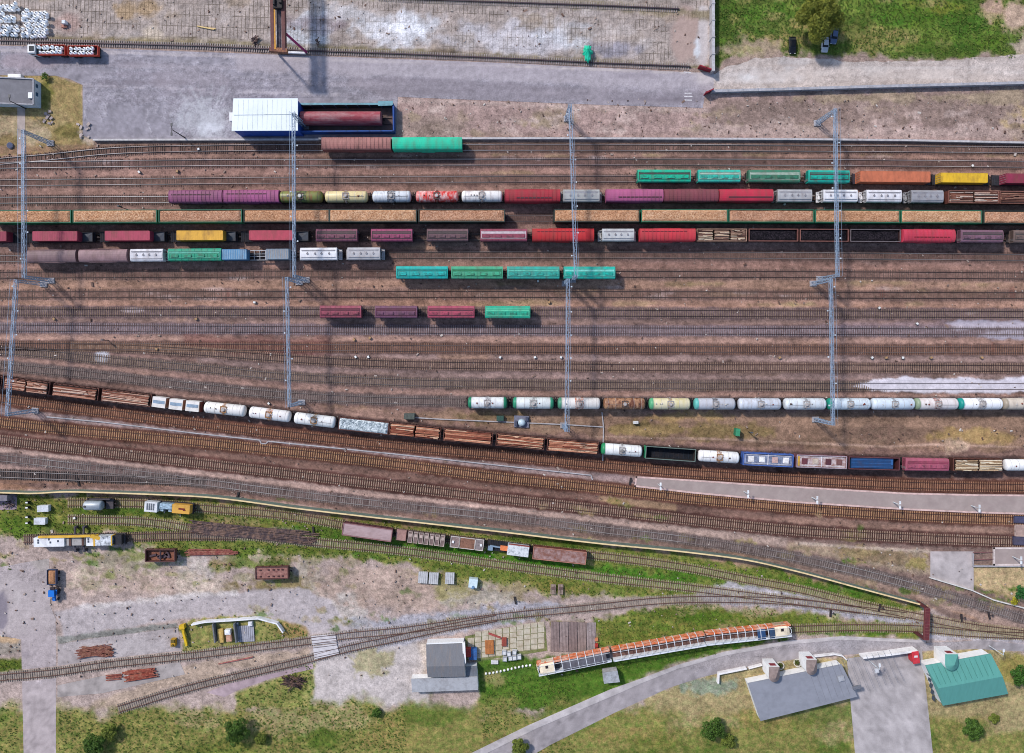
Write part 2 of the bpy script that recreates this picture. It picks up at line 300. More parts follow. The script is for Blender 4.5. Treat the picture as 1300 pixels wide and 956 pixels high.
# ballast below the tracks
BAL = {'A':('#6d5950',6,.8),'B':('#66534e',6,.85),'Cc':('#705c53',6,.75),'D':('#68554e',6,.85),'E':('#64524d',6.5,.9),'F':('#5d4d49',7,.9),'G':('#68554e',7,.85),'Hh':('#735e55',6,.75),'I':('#776156',6,.7),
 'J':('#62565a',7.5,.85),'K':('#6c6064',7.5,.8),'L':('#5f4d48',7.5,.9),'M':('#61524e',7.5,.85),'N':('#605654',7.5,.9),'O':('#605654',8,.9),'P':('#564744',9,.95),'Q':('#5f4136',9.5,1),'Rr':('#604338',9.5,1),'Ss':('#5a4039',9.5,1),
 'Tt':('#645855',8,.9),'U':('#5f5754',7,.85),'V':('#97826f',5.5,.45),'Ww':('#8d8068',5.5,.4),'X':('#a48b7c',5,.6),'Y':('#877c70',6,.6),'Z':('#84796d',6,.55),'Zz':('#857c62',5,.4)}
for k, (hx, w, a) in BAL.items():
    Lr.append((band(k, w, TX[k][0][0], TX[k][0][-1]), hx, 1.6, 1.3, a, RG, 9))
Lr.append(([(420,804),(470,797),(560,785),(650,772),(700,768),(720,772),(640,785),(560,800),(510,815),(440,830),(425,830)], '#a29da3', 2, 3, .6, RG, 6))
Lr.append(([(890,750),(1000,757),(1092,770),(1180,790),(1180,800),(1092,781),(1000,769),(890,766)], '#aaa5aa', 2, 3, .6, RG, 6))
for i in range(150):
    x = random.uniform(0,1300); y = random.choice([random.uniform(632,760), random.uniform(770,805)]) if x > 300 else random.uniform(630,720)
    if x > 1100: y = random.uniform(745, 770)
    Lr.append((ell(x, y, random.uniform(3,16), random.uniform(1.5,4), rot=.12), random.choice(['#9a8a66','#857a50','#46662a','#a8937a','#547a2c']), 2, 5, random.uniform(.3,.8), (.7,0,0), 6))
for i in range(60):
    x = random.uniform(905,1300); y = random.uniform(-5, 66)
    Lr.append((ell(x, y, random.uniform(3,16), random.uniform(2,7)), random.choice(['#8f8a5a','#4a6a2a','#5f7a30','#9c8f68','#3f5f26']), 2, 6, random.uniform(.3,.8), (.8,0,0), 6))
# crushed rock and spills
Lr.append(([(1085,488),(1110,481),(1180,479),(1250,482),(1300,479),(1360,480),(1360,499),(1300,498),(1180,499),(1110,497),(1080,491)], '#d3d6de', 1.2, 2.5, 1, (0,0,.8), 12))
Lr.append(([(1200,410),(1300,407),(1360,407),(1360,434),(1240,430),(1240,422),(1300,418),(1215,416)], '#b3b1bb', 2, 4, .95, (0,0,.7)))
Lr.append(([(1040,412),(1200,408),(1215,416),(1060,420)], '#80747a', 3, 3, .6))
Lr.append((ell(130,452,9,9), '#b4bac0', 3, 3, .9)); Lr.append((ell(168,394,16,2.5), '#bfb6b8', 1, 2, .7)); Lr.append((ell(155,439,18,4), '#2f2c33', 2, 2, .85))
Lr.append(([(235,425),(420,428),(420,452),(300,452),(235,437)], '#6e4640', 4, 4, .55))
for x in (1120,1260,1285,1205,290,455): Lr.append((ell(x, random.choice([441,372,394]), 3, 9), '#6b3f38', 2, 2, .5))
Lr.append(([(243,668),(300,670),(400,684),(410,694),(300,686),(243,684)], '#82787c', 2, 3, .8))
Lr.append(([(330,672),(350,668),(400,676),(400,682)], '#8c8c96', 2, 2, .6))
for i in range(30):
    x = random.uniform(0,1300); k = random.choice('BIJKLM' if x > 260 else 'BIJKL') if False else random.choice(['B','I','J','K','Hh'])
    Lr.append((ell(x, ty(k, x)+random.uniform(-9,9), random.uniform(4,20), 1.8), '#c2bab6', 2, 2, random.uniform(.2,.5), RG, 6))

def ground_material():
    m = bpy.data.materials.new('ground_surface'); m.use_nodes = True; nt = m.node_tree; N = nt.nodes; L = nt.links; b = N['Principled BSDF']
    b.inputs['Roughness'].default_value = .95; b.inputs['Specular IOR Level'].default_value = .12
    geo = N.new('ShaderNodeNewGeometry'); at = N.new('ShaderNodeAttribute'); at.attribute_name = 'soil'; am = N.new('ShaderNodeAttribute'); am.attribute_name = 'cover'
    sp = N.new('ShaderNodeSeparateColor'); L.new(am.outputs['Color'], sp.inputs[0])
    def noise(sc, det, rough=.6, vec=None):
        n = N.new('ShaderNodeTexNoise'); n.inputs['Scale'].default_value = sc; n.inputs['Detail'].default_value = det; n.inputs['Roughness'].default_value = rough
        L.new(vec or geo.outputs['Position'], n.inputs['Vector']); return n.outputs['Fac']
    def math_(op, a, b_, clamp=False):
        n = N.new('ShaderNodeMath'); n.operation = op; n.use_clamp = clamp
        for i, v in enumerate((a, b_)):
            if isinstance(v, (int, float)): n.inputs[i].default_value = v
            else: L.new(v, n.inputs[i])
        return n.outputs[0]
    st = N.new('ShaderNodeVectorMath'); st.operation = 'MULTIPLY'; st.inputs[1].default_value = (.22, 1.1, 1); L.new(geo.outputs['Position'], st.inputs[0])
    a = noise(.09, 5); b1 = noise(.9, 6, .7); c = noise(2.6, 6, .8); d = noise(.55, 4, .6, st.outputs[0])
    f = math_('MULTIPLY', math_('SUBTRACT', a, .5), .5)
    f = math_('ADD', f, math_('MULTIPLY', math_('SUBTRACT', b1, .5), 1.5))
    f = math_('ADD', f, math_('MULTIPLY', math_('SUBTRACT', d, .5), .55))
    g = math_('MULTIPLY', math_('SUBTRACT', c, .5), 2.5)
    f = math_('ADD', f, g)
    sm = math_('SUBTRACT', 1, math_('MULTIPLY', sp.outputs[2], .78))
    f = math_('MULTIPLY', f, sm)
    f = math_('ADD', f, 1)
    f = math_('MAXIMUM', f, .3)
    # concrete slab joints
    br = N.new('ShaderNodeTexBrick'); br.offset = 0; br.squash = 1; br.inputs['Scale'].default_value = 1; br.inputs['Mortar Size'].default_value = .09; br.inputs['Mortar Smooth'].default_value = .3
    br.inputs['Brick Width'].default_value = 1.0; br.inputs['Row Height'].default_value = 3.0; br.inputs['Color1'].default_value = (1.08,)*3+(1,); br.inputs['Color2'].default_value = (.9,)*3+(1,); br.inputs['Mortar'].default_value = (.42,.4,.36,1)
    rot = N.new('ShaderNodeMapping'); rot.inputs['Rotation'].default_value = (0,0,R(2.0)); L.new(geo.outputs['Position'], rot.inputs[0])
    L.new(rot.outputs[0], br.inputs['Vector'])
    mxb = N.new('ShaderNodeMix'); mxb.data_type = 'RGBA'; L.new(sp.outputs[1], mxb.inputs[0]); mxb.inputs[6].default_value = (1,1,1,1); L.new(br.outputs['Color'], mxb.inputs[7])
    # grass tint
    gn = noise(.7, 6, .7); rg = N.new('ShaderNodeValToRGB'); e = rg.color_ramp.elements; e[0].position = .36; e[1].position = .66
    e[0].color = (.55,.82,.42,1); e[1].color = (1.3,1.08,.95,1); L.new(gn, rg.inputs[0])
    mg = N.new('ShaderNodeMix'); mg.data_type = 'RGBA'; L.new(sp.outputs[0], mg.inputs[0]); mg.inputs[6].default_value = (1,1,1,1); L.new(rg.outputs[0], mg.inputs[7])
    def mul(x, y):
        n = N.new('ShaderNodeVectorMath'); n.operation = 'MULTIPLY'; L.new(x, n.inputs[0])
        L.new(y, n.inputs[1]); return n.outputs[0]
    cb = N.new('ShaderNodeCombineXYZ'); [L.new(f, cb.inputs[i]) for i in range(3)]
    col = mul(mul(mul(at.outputs['Color'], cb.outputs[0]), mxb.outputs[2]), mg.outputs[2])
    L.new(col, b.inputs['Base Color'])
    bp = N.new('ShaderNodeBump'); bp.inputs['Strength'].default_value = .6; bp.inputs['Distance'].default_value = .12; L.new(math_('MULTIPLY', math_('ADD', c, b1), sm), bp.inputs['Height']); L.new(bp.outputs[0], b.inputs['Normal'])
    return m
GM = ground_material()
GALB = .78
def set_attr(me, col, msk):
    for nm, a, k in (('soil', col, GALB), ('cover', msk, 1)):
        at = me.color_attributes.new(nm, 'FLOAT_COLOR', 'POINT')
        at.data.foreach_set('color', np.concatenate([a*k, np.ones((len(a), 1))], 1).astype(np.float32).ravel())

def build_ground():
    st = 1.6
    xs = np.concatenate([[-9000,-2500,-600,-180], np.arange(-60, 1361, st), [1480,1900,3800,10300]])
    ys = np.concatenate([[-9000,-2500,-600,-150], np.arange(-60, 1021, st), [1100,1500,3500,10300]])
    X, Y = np.meshgrid(xs, ys); shp = X.shape; X = X.ravel(); Y = Y.ravel()
    cx = np.clip(X, -60, 1360); cy = np.clip(Y, -55, 1020)
    col, msk = paint(cx, cy, Lr, '#877066')
    Z = np.zeros(X.shape)
    for k, (hx, w, a) in BAL.items():
        if k in ('A','V','Ww','X','Y','Z','Zz','U'): h = .1
        else: h = .2
        TXk, TYk = TX[k]
        d = np.abs(Y - np.interp(X, TXk, TYk)); d = np.where((X < TXk[0]-1) | (X > TXk[-1]+1), 99, d)
        Z = np.maximum(Z, h*np.clip((w+3-d)/4, 0, 1))
    rough = (fbm(X, Y, 12, 5)-.5)*.22*np.clip((np.abs(Z) < .01)*1.0, 0, 1)
    flat = (Y < 182) & (X < 905) | (Y > 700) & (X > 775) & (Y > 790)
    Z = np.where(flat, np.minimum(Z, 0)-.02, Z + np.minimum(rough, .012)-.022)
    Z = np.where((Y > 600) & (Y < 715) & (X > 800), np.minimum(Z, .2), Z)
    gd = sdist(X, Y, [(1092,487),(1118,481),(1180,479),(1300,479),(1360,480),(1360,499),(1180,499),(1110,496)]) + (fbm(X, Y, 9, 3)-.5)*3
    Z = np.where(gd < 0, np.maximum(Z, .26+.0*Z), Z)
    V = np.stack([(X-650)*S, (433.5-Y)*S, Z], 1)
    ny, nx = shp; i = np.arange(nx-1)[None, :] + np.arange(ny-1)[:, None]*nx; i = i.ravel()
    F = np.stack([i, i+nx, i+nx+1, i+1], 1)
    me = bpy.data.meshes.new('ground'); me.vertices.add(len(V)); me.vertices.foreach_set('co', V.astype(np.float32).ravel())
    me.loops.add(F.size); me.loops.foreach_set('vertex_index', F.astype(np.int32).ravel()); me.polygons.add(len(F)); me.polygons.foreach_set('loop_start', (np.arange(len(F))*4).astype(np.int32))
    me.update(calc_edges=True); me.polygons.foreach_set('use_smooth', np.ones(len(F), bool))
    set_attr(me, col, msk); me.materials.append(GM)
    o = bpy.data.objects.new('ground', me); C.objects.link(o); o['kind'] = 'structure'

def sheet(name, poly, base, layers, mask, z=.01, step=3.0, jit=0, thick=0, kind='structure', label=None, cat=None, m=None, grid=True):
    pts = []
    n = len(poly)
    for i in range(n):
        (x1, y1), (x2, y2) = poly[i], poly[(i+1) % n]; L_ = math.hypot(x2-x1, y2-y1); k = max(1, int(L_/(4 if jit else 25)))
        for j in range(k):
            t = j/k; x = x1+(x2-x1)*t; y = y1+(y2-y1)*t
            if jit: q = float(fbm(np.array([x]), np.array([y]), 11, 3)[0]-.5)*2*jit; x += q*.6; y += q
            pts.append((x, y))
    bm = bmesh.new(); vs = [bm.verts.new(W(x, y)) for x, y in pts]; bm.faces.new(vs)
    if grid:
        x0 = min(p[0] for p in pts); x1 = max(p[0] for p in pts); y0 = min(p[1] for p in pts); y1 = max(p[1] for p in pts)
        for ax, lo, hi in ((0, x0, x1), (1, y0, y1)):
            a = lo + step
            while a < hi:
                co = W(a, 0) if ax == 0 else W(650, a)
                bmesh.ops.bisect_plane(bm, geom=bm.verts[:]+bm.edges[:]+bm.faces[:], dist=1e-5, plane_co=co, plane_no=(1,0,0) if ax == 0 else (0,1,0)); a += step
    bmesh.ops.triangulate(bm, faces=[f for f in bm.faces if len(f.verts) > 4])
    for f in bm.faces:
        if f.normal.z < 0: f.normal_flip()
    for v in bm.verts: v.co.z = z
    if thick:
        be = [e for e in bm.edges if e.is_boundary]
        r = bmesh.ops.extrude_edge_only(bm, edges=be)
        for v in [g for g in r['geom'] if isinstance(g, bmesh.types.BMVert)]: v.co.z = z - thick
    me = bpy.data.meshes.new(name); bm.to_mesh(me); bm.free()
    co = np.empty(len(me.vertices)*3, np.float32); me.vertices.foreach_get('co', co); co = co.reshape(-1, 3)
    PX = co[:, 0]/S + 650; PY = 433.5 - co[:, 1]/S
    col, msk = paint(PX.astype(float), PY.astype(float), layers, base)
    z0 = msk.sum(1) == 0; msk[z0] = mask
    set_attr(me, col, msk); me.materials.append(m or GM)
    o = bpy.data.objects.new(name, me); C.objects.link(o); tag(o, label, cat, kind=kind)
    return o
build_ground()

# slab yard in the north
sl = [(ell(505,38,52,20), '#dcdbe0', 9, 16, .85, (0,.35,0), 14), (ell(520,32,24,12), '#eeeef3', 7, 11, .85, (0,.2,0), 12), (ell(385,42,34,18), '#cfd2d8', 6, 14, .8, (0,.6,0), 12), (ell(430,18,40,10), '#d5d5da', 6, 9, .5, (0,.7,0), 10),
      (ell(640,50,90,20), '#cbc6cb', 9, 18, .75, (0,.5,0), 20), (ell(720,44,40,14), '#cdcdd2', 6, 12, .6, (0,.6,0), 12), (ell(780,62,34,9), '#8c8a98', 5, 7, .7, (0,.8,0)), (ell(870,42,20,38), '#b29a90', 4, 6, .9, SM), (ell(893,50,7,40), '#c8c0c0', 3, 5, .8, SM),
      (ell(885,60,5,14), '#dadde2', 2, 4, .9, SM), (ell(180,12,30,14), '#a88a62', 6, 10, .7, (0,1,0)), (ell(195,45,14,10), '#cdbca8', 4, 5, .7, (0,1,0)), (ell(85,30,20,10), '#b08f86', 5, 7, .6, (0,1,0)), (ell(400,30,40,10), '#8f7f86', 6, 10, .6, (0,.8,0)),
      ([(-60,44),(300,52),(600,66),(900,84),(900,92),(600,80),(300,64),(-60,55)], '#867a60', 2.5, 3, .95, (0,.3,0), 7), ([(360,-20),(640,-8),(905,14),(905,24),(640,5),(360,-6)], '#8d8168', 3, 4, .9, (0,.5,0), 8), (ell(562,66,16,3), '#4a403e', 2, 3, .8), (ell(130,50,160,3), '#8b7b5a', 3, 3, .6)]
for i in range(60): sl.append((ell(random.uniform(0,880), random.uniform(-4,66), random.uniform(4,24), random.uniform(3,10)), random.choice(['#a39488','#b9aca6','#94857c','#c2b8b4','#9f8b74']), 4, 8, random.uniform(.25,.6), (0,1,0), 8))
sheet('concrete_yard', [(-60,-60),(360,-60),(905,-60),(905,20),(902,88),(872,86),(760,81),(640,76),(380,66),(200,58),(-60,52)], '#ab9d95', sl, (0,1,0), z=.012, step=3)
# roads
rd = [([(300,60),(900,90),(905,112),(880,115),(500,98),(300,90)], '#b3a9ad', 5, 3, .75, SM, 20), ([(440,96),(890,118),(890,136),(500,123),(440,112)], '#8f858a', 3, 3, .6, SM, 30), (ell(258,152,36,20), '#c2c1c5', 14, 18, .6, SM, 8), (ell(268,163,14,9), '#d9d9de', 7, 9, .75, SM, 7), (ell(180,105,60,4), '#82787e', 4, 4, .6, SM),
      ([(300,118),(430,122),(430,119),(300,115)], '#c8bfc2', 1.5, 2, .6, SM, 6), ([(105,107),(260,113),(260,115),(105,109)], '#bdb3b8', 1, 2, .7, SM, 6), (ell(240,100,50,12), '#a59ba0', 6, 8, .5, SM), (ell(30,78,60,10), '#a39499', 6, 6, .7, SM), (ell(895,100,14,8), '#cdc3c2', 5, 6, .8, SM), ([(640,83),(900,92),(900,94),(640,85)], '#d3c6c0', 1.5, 1.5, .8, SM, 5),
      ([(-60,60),(200,66),(450,75),(640,82),(640,85),(450,79),(200,70),(-60,64)], '#c2b7b7', 1.2, 1.2, .6, SM, 5)]
for i in range(46):
    x = random.uniform(110,880); y = random.uniform(76,130); rd.append((ell(x, y, random.uniform(20,90), random.uniform(.8,3)), random.choice(['#8a8087','#aba1a6','#7f767c']), 2, 2, random.uniform(.2,.45), SM, 20))
for i in range(34):
    cx_, cy_ = random.choice([(150,140),(230,150),(262,150)]); a = random.uniform(2.2, 5.2); r_ = random.uniform(14, 52); p = [(cx_+r_*math.cos(a+j*.2), cy_+r_*.85*math.sin(a+j*.2)) for j in range(7)]; p = [(x, max(104, y)) for x, y in p]
    rd.append((p + [(x+.8, y+.8) for x, y in p[::-1]], random.choice(['#c2bcc0','#b3acb2','#7d747c']), 1.3, .5, .6, SM, 6))
for i in range(14):
    a = random.uniform(-2.6, -.9); p = [(265+q*math.cos(a)*(1+q*.004), 158+q*math.sin(a)) for q in (4, 18, 34, 52)]; p = [(x, max(100, y)) for x, y in p]
    rd.append((p + [(x+.9, y+.6) for x, y in p[::-1]], '#c6c4c8', 1.6, .7, .5, SM, 5))
sheet('road', [(-60,57),(60,59),(200,64),(450,73),(640,80),(760,86),(880,92),(906,92),(906,113),(896,116),(892,137),(760,133),(505,123),(502,177),(118,177),(105,172),(105,108),(88,100),(70,96),(40,96),(-60,95)], '#99939a', rd, SM, z=.02, step=2)
gr = [(ell(960,97,60,8), '#d9d0cc', 8, 8, .8, SM, 14), (ell(950,98,14,4), '#eeeae8', 3, 4, .8, SM, 8), (ell(1100,95,160,7), '#c9bab0', 8, 8, .7, SM, 14), (ell(1010,80,24,6), '#bfb8b6', 4, 6, .6, SM), (ell(1240,74,60,4), '#a89a90', 3, 4, .6, SM)]
for i in range(26): gr.append((ell(random.uniform(930,1300), random.uniform(80,108), random.uniform(20,70), random.uniform(.7,2)), random.choice(['#ab9c92','#d2c7c0']), 2, 2, .4, SM, 20))
sheet('gravel_road', [(906,95),(925,84),(960,74),(1000,73),(1060,76),(1120,79),(1180,77),(1240,74),(1300,69),(1360,66),(1360,104),(1200,108),(1000,113),(906,114)], '#bfb1a9', gr, (0,0,.6), z=.024, step=3, jit=3)
yl = [(ell(20,770,60,40), '#b7aba9', 12, 12, .7, SM, 18), (ell(45,830,30,30), '#b0a3a3', 8, 10, .6, SM, 14), (ell(3,775,7,26), '#857c85', 1, .5, .9, SM), (ell(52,712,16,10), '#a39a92', 4, 5, .7, SM, 8), (ell(22,760,2,10), '#d3cac6', 2, 1, .5, SM), (ell(33,830,6,5), '#8f8489', 1, 1, .5, SM)]
sheet('yard_pavement', [(-60,728),(-10,722),(25,715),(62,709),(64,770),(71,786),(71,960),(30,960),(27,812),(-20,803),(-60,806)], '#b2a5a4', yl, SM, z=.016, step=4, jit=.6)
sheet('loading_pad', [(74,818),(120,810),(226,797),(231,833),(175,842),(130,846),(73,853)], '#aba09e', [(ell(150,820,60,12), '#bab0ae', 6, 8, .7, SM)], SM, z=.02, step=4)
sheet('loading_pad', [(73,870),(130,858),(228,840),(235,856),(200,864),(130,880),(73,885)], '#aaa09c', [], SM, z=.02, step=4)
lr = [(ell(1100,818,120,5), '#aba4a6', 4, 3, .5, SM), (ell(900,840,80,6), '#a9a09f', 4, 4, .5, SM)]
sheet('road', [(560,985),(680,925),(790,878),(812,868),(860,849),(920,832),(1000,818),(1070,812),(1175,816),(1250,813),(1300,818),(1360,822),(1360,833),(1300,827),(1240,824),(1175,826),(1110,829),(1060,832),(1000,838),(940,848),(890,860),(850,873),(780,905),(700,945),(630,985)], '#9f9798', lr, SM, z=.02, step=5)
sheet('pavement', [(545,982),(670,921),(775,875),(812,862),(860,844),(920,827),(1000,813),(1070,807.5),(1175,812.5),(1175,816),(1070,812),(1000,818),(920,832),(860,849),(812,868),(790,878),(680,925),(560,985)], '#bdb5b4', [], SM, z=.13, step=6, thick=.14)
sheet('paved_yard', [(1075,836),(1095,833),(1170,822),(1175,870),(1190,1010),(1090,1010)], '#b1a9a8', [(ell(1118,853,8,3), '#8f888a', 2, 3, .6, SM)], SM, z=.026, step=5)
sheet('paved_yard', [(1181,700),(1236,700),(1236,750),(1181,734)], '#b7adab', [], SM, z=.03, step=5)
for i in range(0): pass
mb = MB()
for i in range(11):
    for j in range(5):
        x = 598+i*8.9+random.uniform(-.2,.2); y = 806-i*1.15+j*6.9 - (2 if i > 6 else 0)
        if y > 838-i*1.1 or (i == 0 and j < 1): continue
        p = W(x, y); mb.box((p.x, p.y, .05+random.uniform(-.01,.01)), (1.72, 1.3, .1), R(random.uniform(1,5)))
o = mb.build('paving', mat('#c4baa6', .9, 0, .22, .9, '#a08c70', .6, .5, .5), None, fix=False); o['kind'] = 'structure'
for i in range(60):
    pass
sheet('path', [(262,879),(300,864),(340,853),(397,841.5),(398,849),(345,861),(300,877),(285,885)], '#ac979b', [], SM, z=.02, step=5)
sheet('path', [(22,137),(32,137),(32,200),(22,200)], '#b5a69f', [], SM, z=.02, step=5)
sheet('paved_yard', [(-60,626),(22,628),(21,647),(-60,648)], '#a19198', [(ell(5,640,12,5), '#7f747c', 3, 4, .7, SM)], SM, z=.02, step=4)
Lr_slab = None
sheet('paved_yard', [(590,808),(640,797),(692,793),(695,826),(640,835),(602,838),(592,838)], '#7d7f55', [(ell(640,812,34,8), '#8a7a60', 4, 6, .6)], (.4,0,0), z=.02, step=3)
# ------------------------------------------------------------------ railway tracks
RAILTOP = .40
TRK = {  # sleeper colour, rail colour, label
 'A': ('#6d584e','#bdb6b4','rusty siding along the low concrete edge wall, passing behind the brown and green boxcars'),
 'B': ('#6a534a','#c9c3c1','empty siding just south of the brown and green boxcars, rails shiny at its west end'),
 'Cc':('#705b51','#b5aeac','siding that carries the four teal hoppers and the orange and yellow containers'),
 'D': ('#6a564e','#cdc8c6','siding under the magenta boxcars and painted tank wagons'),
 'E': ('#62504a','#8d8482','siding under the long row of wood-chip wagons'),
 'F': ('#5f4e48','#8d8482','siding directly south of the wood-chip row, full of container flats and red boxcars'),
 'G': ('#6a564d','#97908e','siding whose west half holds the white hoppers and blue container flat'),
 'Hh':('#6f5a50','#5a4a46','siding with four teal hoppers standing alone in its middle'),
 'I': ('#725c50','#5a4a46','empty grassy siding between the four teal hoppers and the short row of four hoppers'),
 'J': ('#8a7464','#4a3d3a','track under the short row of two pink, one purple and one green hopper'),
 'K': ('#94878a','#5a4f4e','empty track just south of the short four-hopper row, greyish ballast'),
 'L': ('#8f6a55','#6f6360','empty straight rusty track where the curving turnout tracks leave at the west'),
 'M': ('#9a7f6c','#4a3d3a','first track that branches off the straight rusty track, with pale sleepers'),
 'N': ('#8f7a68','#6f6664','curving track whose east end is buried in fresh white ballast'),
 'O': ('#8a7c74','#7a7270','curving track that ends under the row of white tank wagons'),
 'P': ('#5f4b42','#857a77','curved track under the long train of logs, white tanks and gondolas'),
 'Q': ('#a67a5e','#4f3a34','main line track with orange-brown sleepers directly south of the log train'),
 'Rr':('#b58c66','#4f3a34','main line track with tan concrete sleepers along the south edge of the long platform'),
 'Ss':('#ab917c','#4f3a34','southern main line track with pale sleepers beside the dirt strip'),
 'Tt':('#8d817b','#a39c9a','dark patched track running along the north side of the cream barrier'),
 'U': ('#4f4846','#a39c9a','short blackened track joining the barrier-side track at the west edge'),
 'V': ('#a89a7c','#6f5147','grassed siding just south of the barrier, holding the old work wagons'),
 'Ww':('#ada186','#6f5147','overgrown track through the green strip south of the old work wagons'),
 'X': ('#8a7468','#6f5147','half buried rusty track ahead of the yellow and white rail crane'),
 'Y': ('#a89c90','#6f5147','curving yard track that crosses the white crossing panels on its northern side'),
 'Z': ('#9a8f85','#6f5147','yard branch on the southern side of the white crossing panels'),
 'Zz':('#a49678','#6f5147','weedy track east of the orange and white railcar'),
}
ENDS = {'P': None}
for k, (sc, rc, lab) in TRK.items():
    X, Y = TX[k]; P3 = [W(x, y) for x, y in zip(X, Y)]
    o0 = P3[0].copy()
    root = thing('railway_track', o0, 0, lab, 'railway track', 'railway tracks of the freight yard')
    seg = [(P3[i+1]-P3[i]).length for i in range(len(P3)-1)]; cum = [0]
    for s_ in seg: cum.append(cum[-1]+s_)
    cumn = np.array(cum); px = np.array([p.x for p in P3]); py = np.array([p.y for p in P3])
    for sd in (-1, 1):
        prof = [(-.075, .20), (.075, .20), (.05, .26), (.05, RAILTOP), (-.05, RAILTOP), (-.05, .26)]
        vs = []; fs = []; nn = len(prof)
        for i, p in enumerate(P3):
            a = P3[min(i+1, len(P3)-1)] - P3[max(i-1, 0)]; a.normalize(); nrm = Vector((-a.y, a.x, 0))
            c = p + nrm*sd*.79 - o0
            vs += [c + nrm*q + Vector((0, 0, h)) for q, h in prof]
        for i in range(len(P3)-1):
            for j in range(nn): fs.append((i*nn+j, (i+1)*nn+j, (i+1)*nn+(j+1) % nn, i*nn+(j+1) % nn))
        mb = MB(); mb.add(vs, fs); mb.build('rail', mat(rc, .5, .1, .15, .05, '#5b4038', .9, .022, .5), root)
    n = int(cum[-1]/.6); mb = MB(); old = k in ('A','U','V','Ww','Y','Z','Zz','Tt','Cc','I','Hh')
    for i in range(n):
        s_ = (i+.5)*.6
        if k in ('A','B','Cc','Hh','I','G') and random.random() < .25: continue
        x = np.interp(s_, cumn, px); y = np.interp(s_, cumn, py); x2 = np.interp(s_+.3, cumn, px); y2 = np.interp(s_+.3, cumn, py)
        a = math.atan2(y2-y, x2-x) + (random.uniform(-.05, .05) if old else random.uniform(-.01,.01))
        dz = random.uniform(-.07, .0) if old else 0
        mb.box((x-o0.x, y-o0.y + (random.uniform(-.06,.06) if old else 0), .16+dz), (.22, 2.7, .16), a)
    mb.build('sleepers', mat(sc, .9, 0, .38, 1.9, '#4c3c36', .55, .7, .5), root, fix=False)['kind'] = 'stuff'

# crane runway rails on short sleepers (top)
for pts, lab in (([(-60,50),(0,52),(260,59),(380,64.5),(510,69),(640,74.5),(760,80.5),(876,85)], 'crane runway rail on short sleepers along the road edge'), ([(480,-3),(510,-1),(640,3.5),(760,7.5),(862,12)], 'crane runway rail on short sleepers along the grassy north edge')):
    o0 = W(*pts[0]); root = thing('crane_rail', o0, 0, lab, 'rail', None); mb = MB(); ms = MB()
    for a, b in zip(pts, pts[1:]):
        A, B = W(*a)-o0, W(*b)-o0; mb.bar(A+Vector((0,0,.36)), B+Vector((0,0,.36)), .3, .26); L_ = (B-A).length; an = math.atan2((B-A).y, (B-A).x)
        for i in range(int(L_/.62)):
            p = A.lerp(B, (i+.5)*.62/L_); ms.box((p.x, p.y, .12), (.26, 1.75, .2), an)
    mb.build('rail', mat('#4a3d42', .6, .3), root); ms.build('sleepers', mat('#a89c98', .9, 0, .35), root, fix=False)['kind'] = 'stuff'

# ------------------------------------------------------------------ wagons
DARK = '#2d2628'
def dull(h, t=.05):
    a = [int(h[i:i+2], 16) for i in (1, 3, 5)]; b = (150, 128, 120); return '#%02x%02x%02x' % tuple(int(x*(1-t)+y*t) for x, y in zip(a, b))
def prism_x(mb, sec, x0, x1): mb.loft_x([(x0, sec), (x1, sec)])
def arch(w, z0, zs, zt, n=8):   # closed outline: bottom left -> bottom right -> arc over the top
    pts = [(-w/2, z0), (w/2, z0), (w/2, zs)]
    for i in range(1, n): a = math.pi*i/n; pts.append((w/2*math.cos(a), zs+(zt-zs)*math.sin(a)))
    pts.append((-w/2, zs)); return pts
def running(root, L, fr=DARK):
    mb = MB(); mb.box((0,0,1.15), (L, .5, .3)); mb.box((-L/2+.15,0,1.15), (.3, 2.9, .35)); mb.box((L/2-.15,0,1.15), (.3, 2.9, .35)); mb.box((0,0,1.1), (.3,2.7,.25))
    for s in (-1,1): mb.box((0, s*1.3, 1.15), (L, .14, .2)); mb.box((s*1.2, s*.7, .85), (1.5,.7,.5))
    for s in (-1,1):
        for t in (-1,1): mb.tube((s*(L/2), t*.9, 1.1), (s*(L/2+.22), t*.9, 1.1), .12, n=8)
    mb.build('underframe', mat(fr, .8, .1, .3), root)
    for s in (-1,1):
        bg = MB(); cx = s*(L/2-min(2.3, L*.17))
        for t in (-1,1): bg.box((cx, t*1.02, .82), (2.5,.22,.32))
        bg.box((cx,0,.85), (.5,2.1,.3)); b = bg.build('bogie', mat('#3a3130', .8, .2), root)
        wh = MB()
        for q in (-.92,.92):
            wh.tube((cx+q,-.79,.86),(cx+q,.79,.86),.08,n=6)
            for t in (-1,1): wh.tube((cx+q, t*.86, .86),(cx+q, t*.73, .86),.46,n=14)
        wh.build('wheels', mat('#544a48', .5, .6), b)
        cp = MB(); cp.box((s*(L/2+.3),0,1.1), (.62,.22,.24)); cp.box((s*(L/2+.52),0,1.1), (.22,.42,.34)); cp.tube((s*(L/2+.1),.3,.95),(s*(L/2+.4),.35,.6),.05,n=5); cp.build('coupler', mat('#3b3233', .7, .4), root)
def ribs_side(mb, L, w, z0, z1, step=1.5, t=.07):
    n = max(2, round(L/step))
    for i in range(n+1):
        x = -L/2 + L*i/n; x = max(-L/2+.06, min(L/2-.06, x))
        for s in (-1,1): mb.box((x, s*(w/2+t/2), (z0+z1)/2), (.12, t, z1-z0))
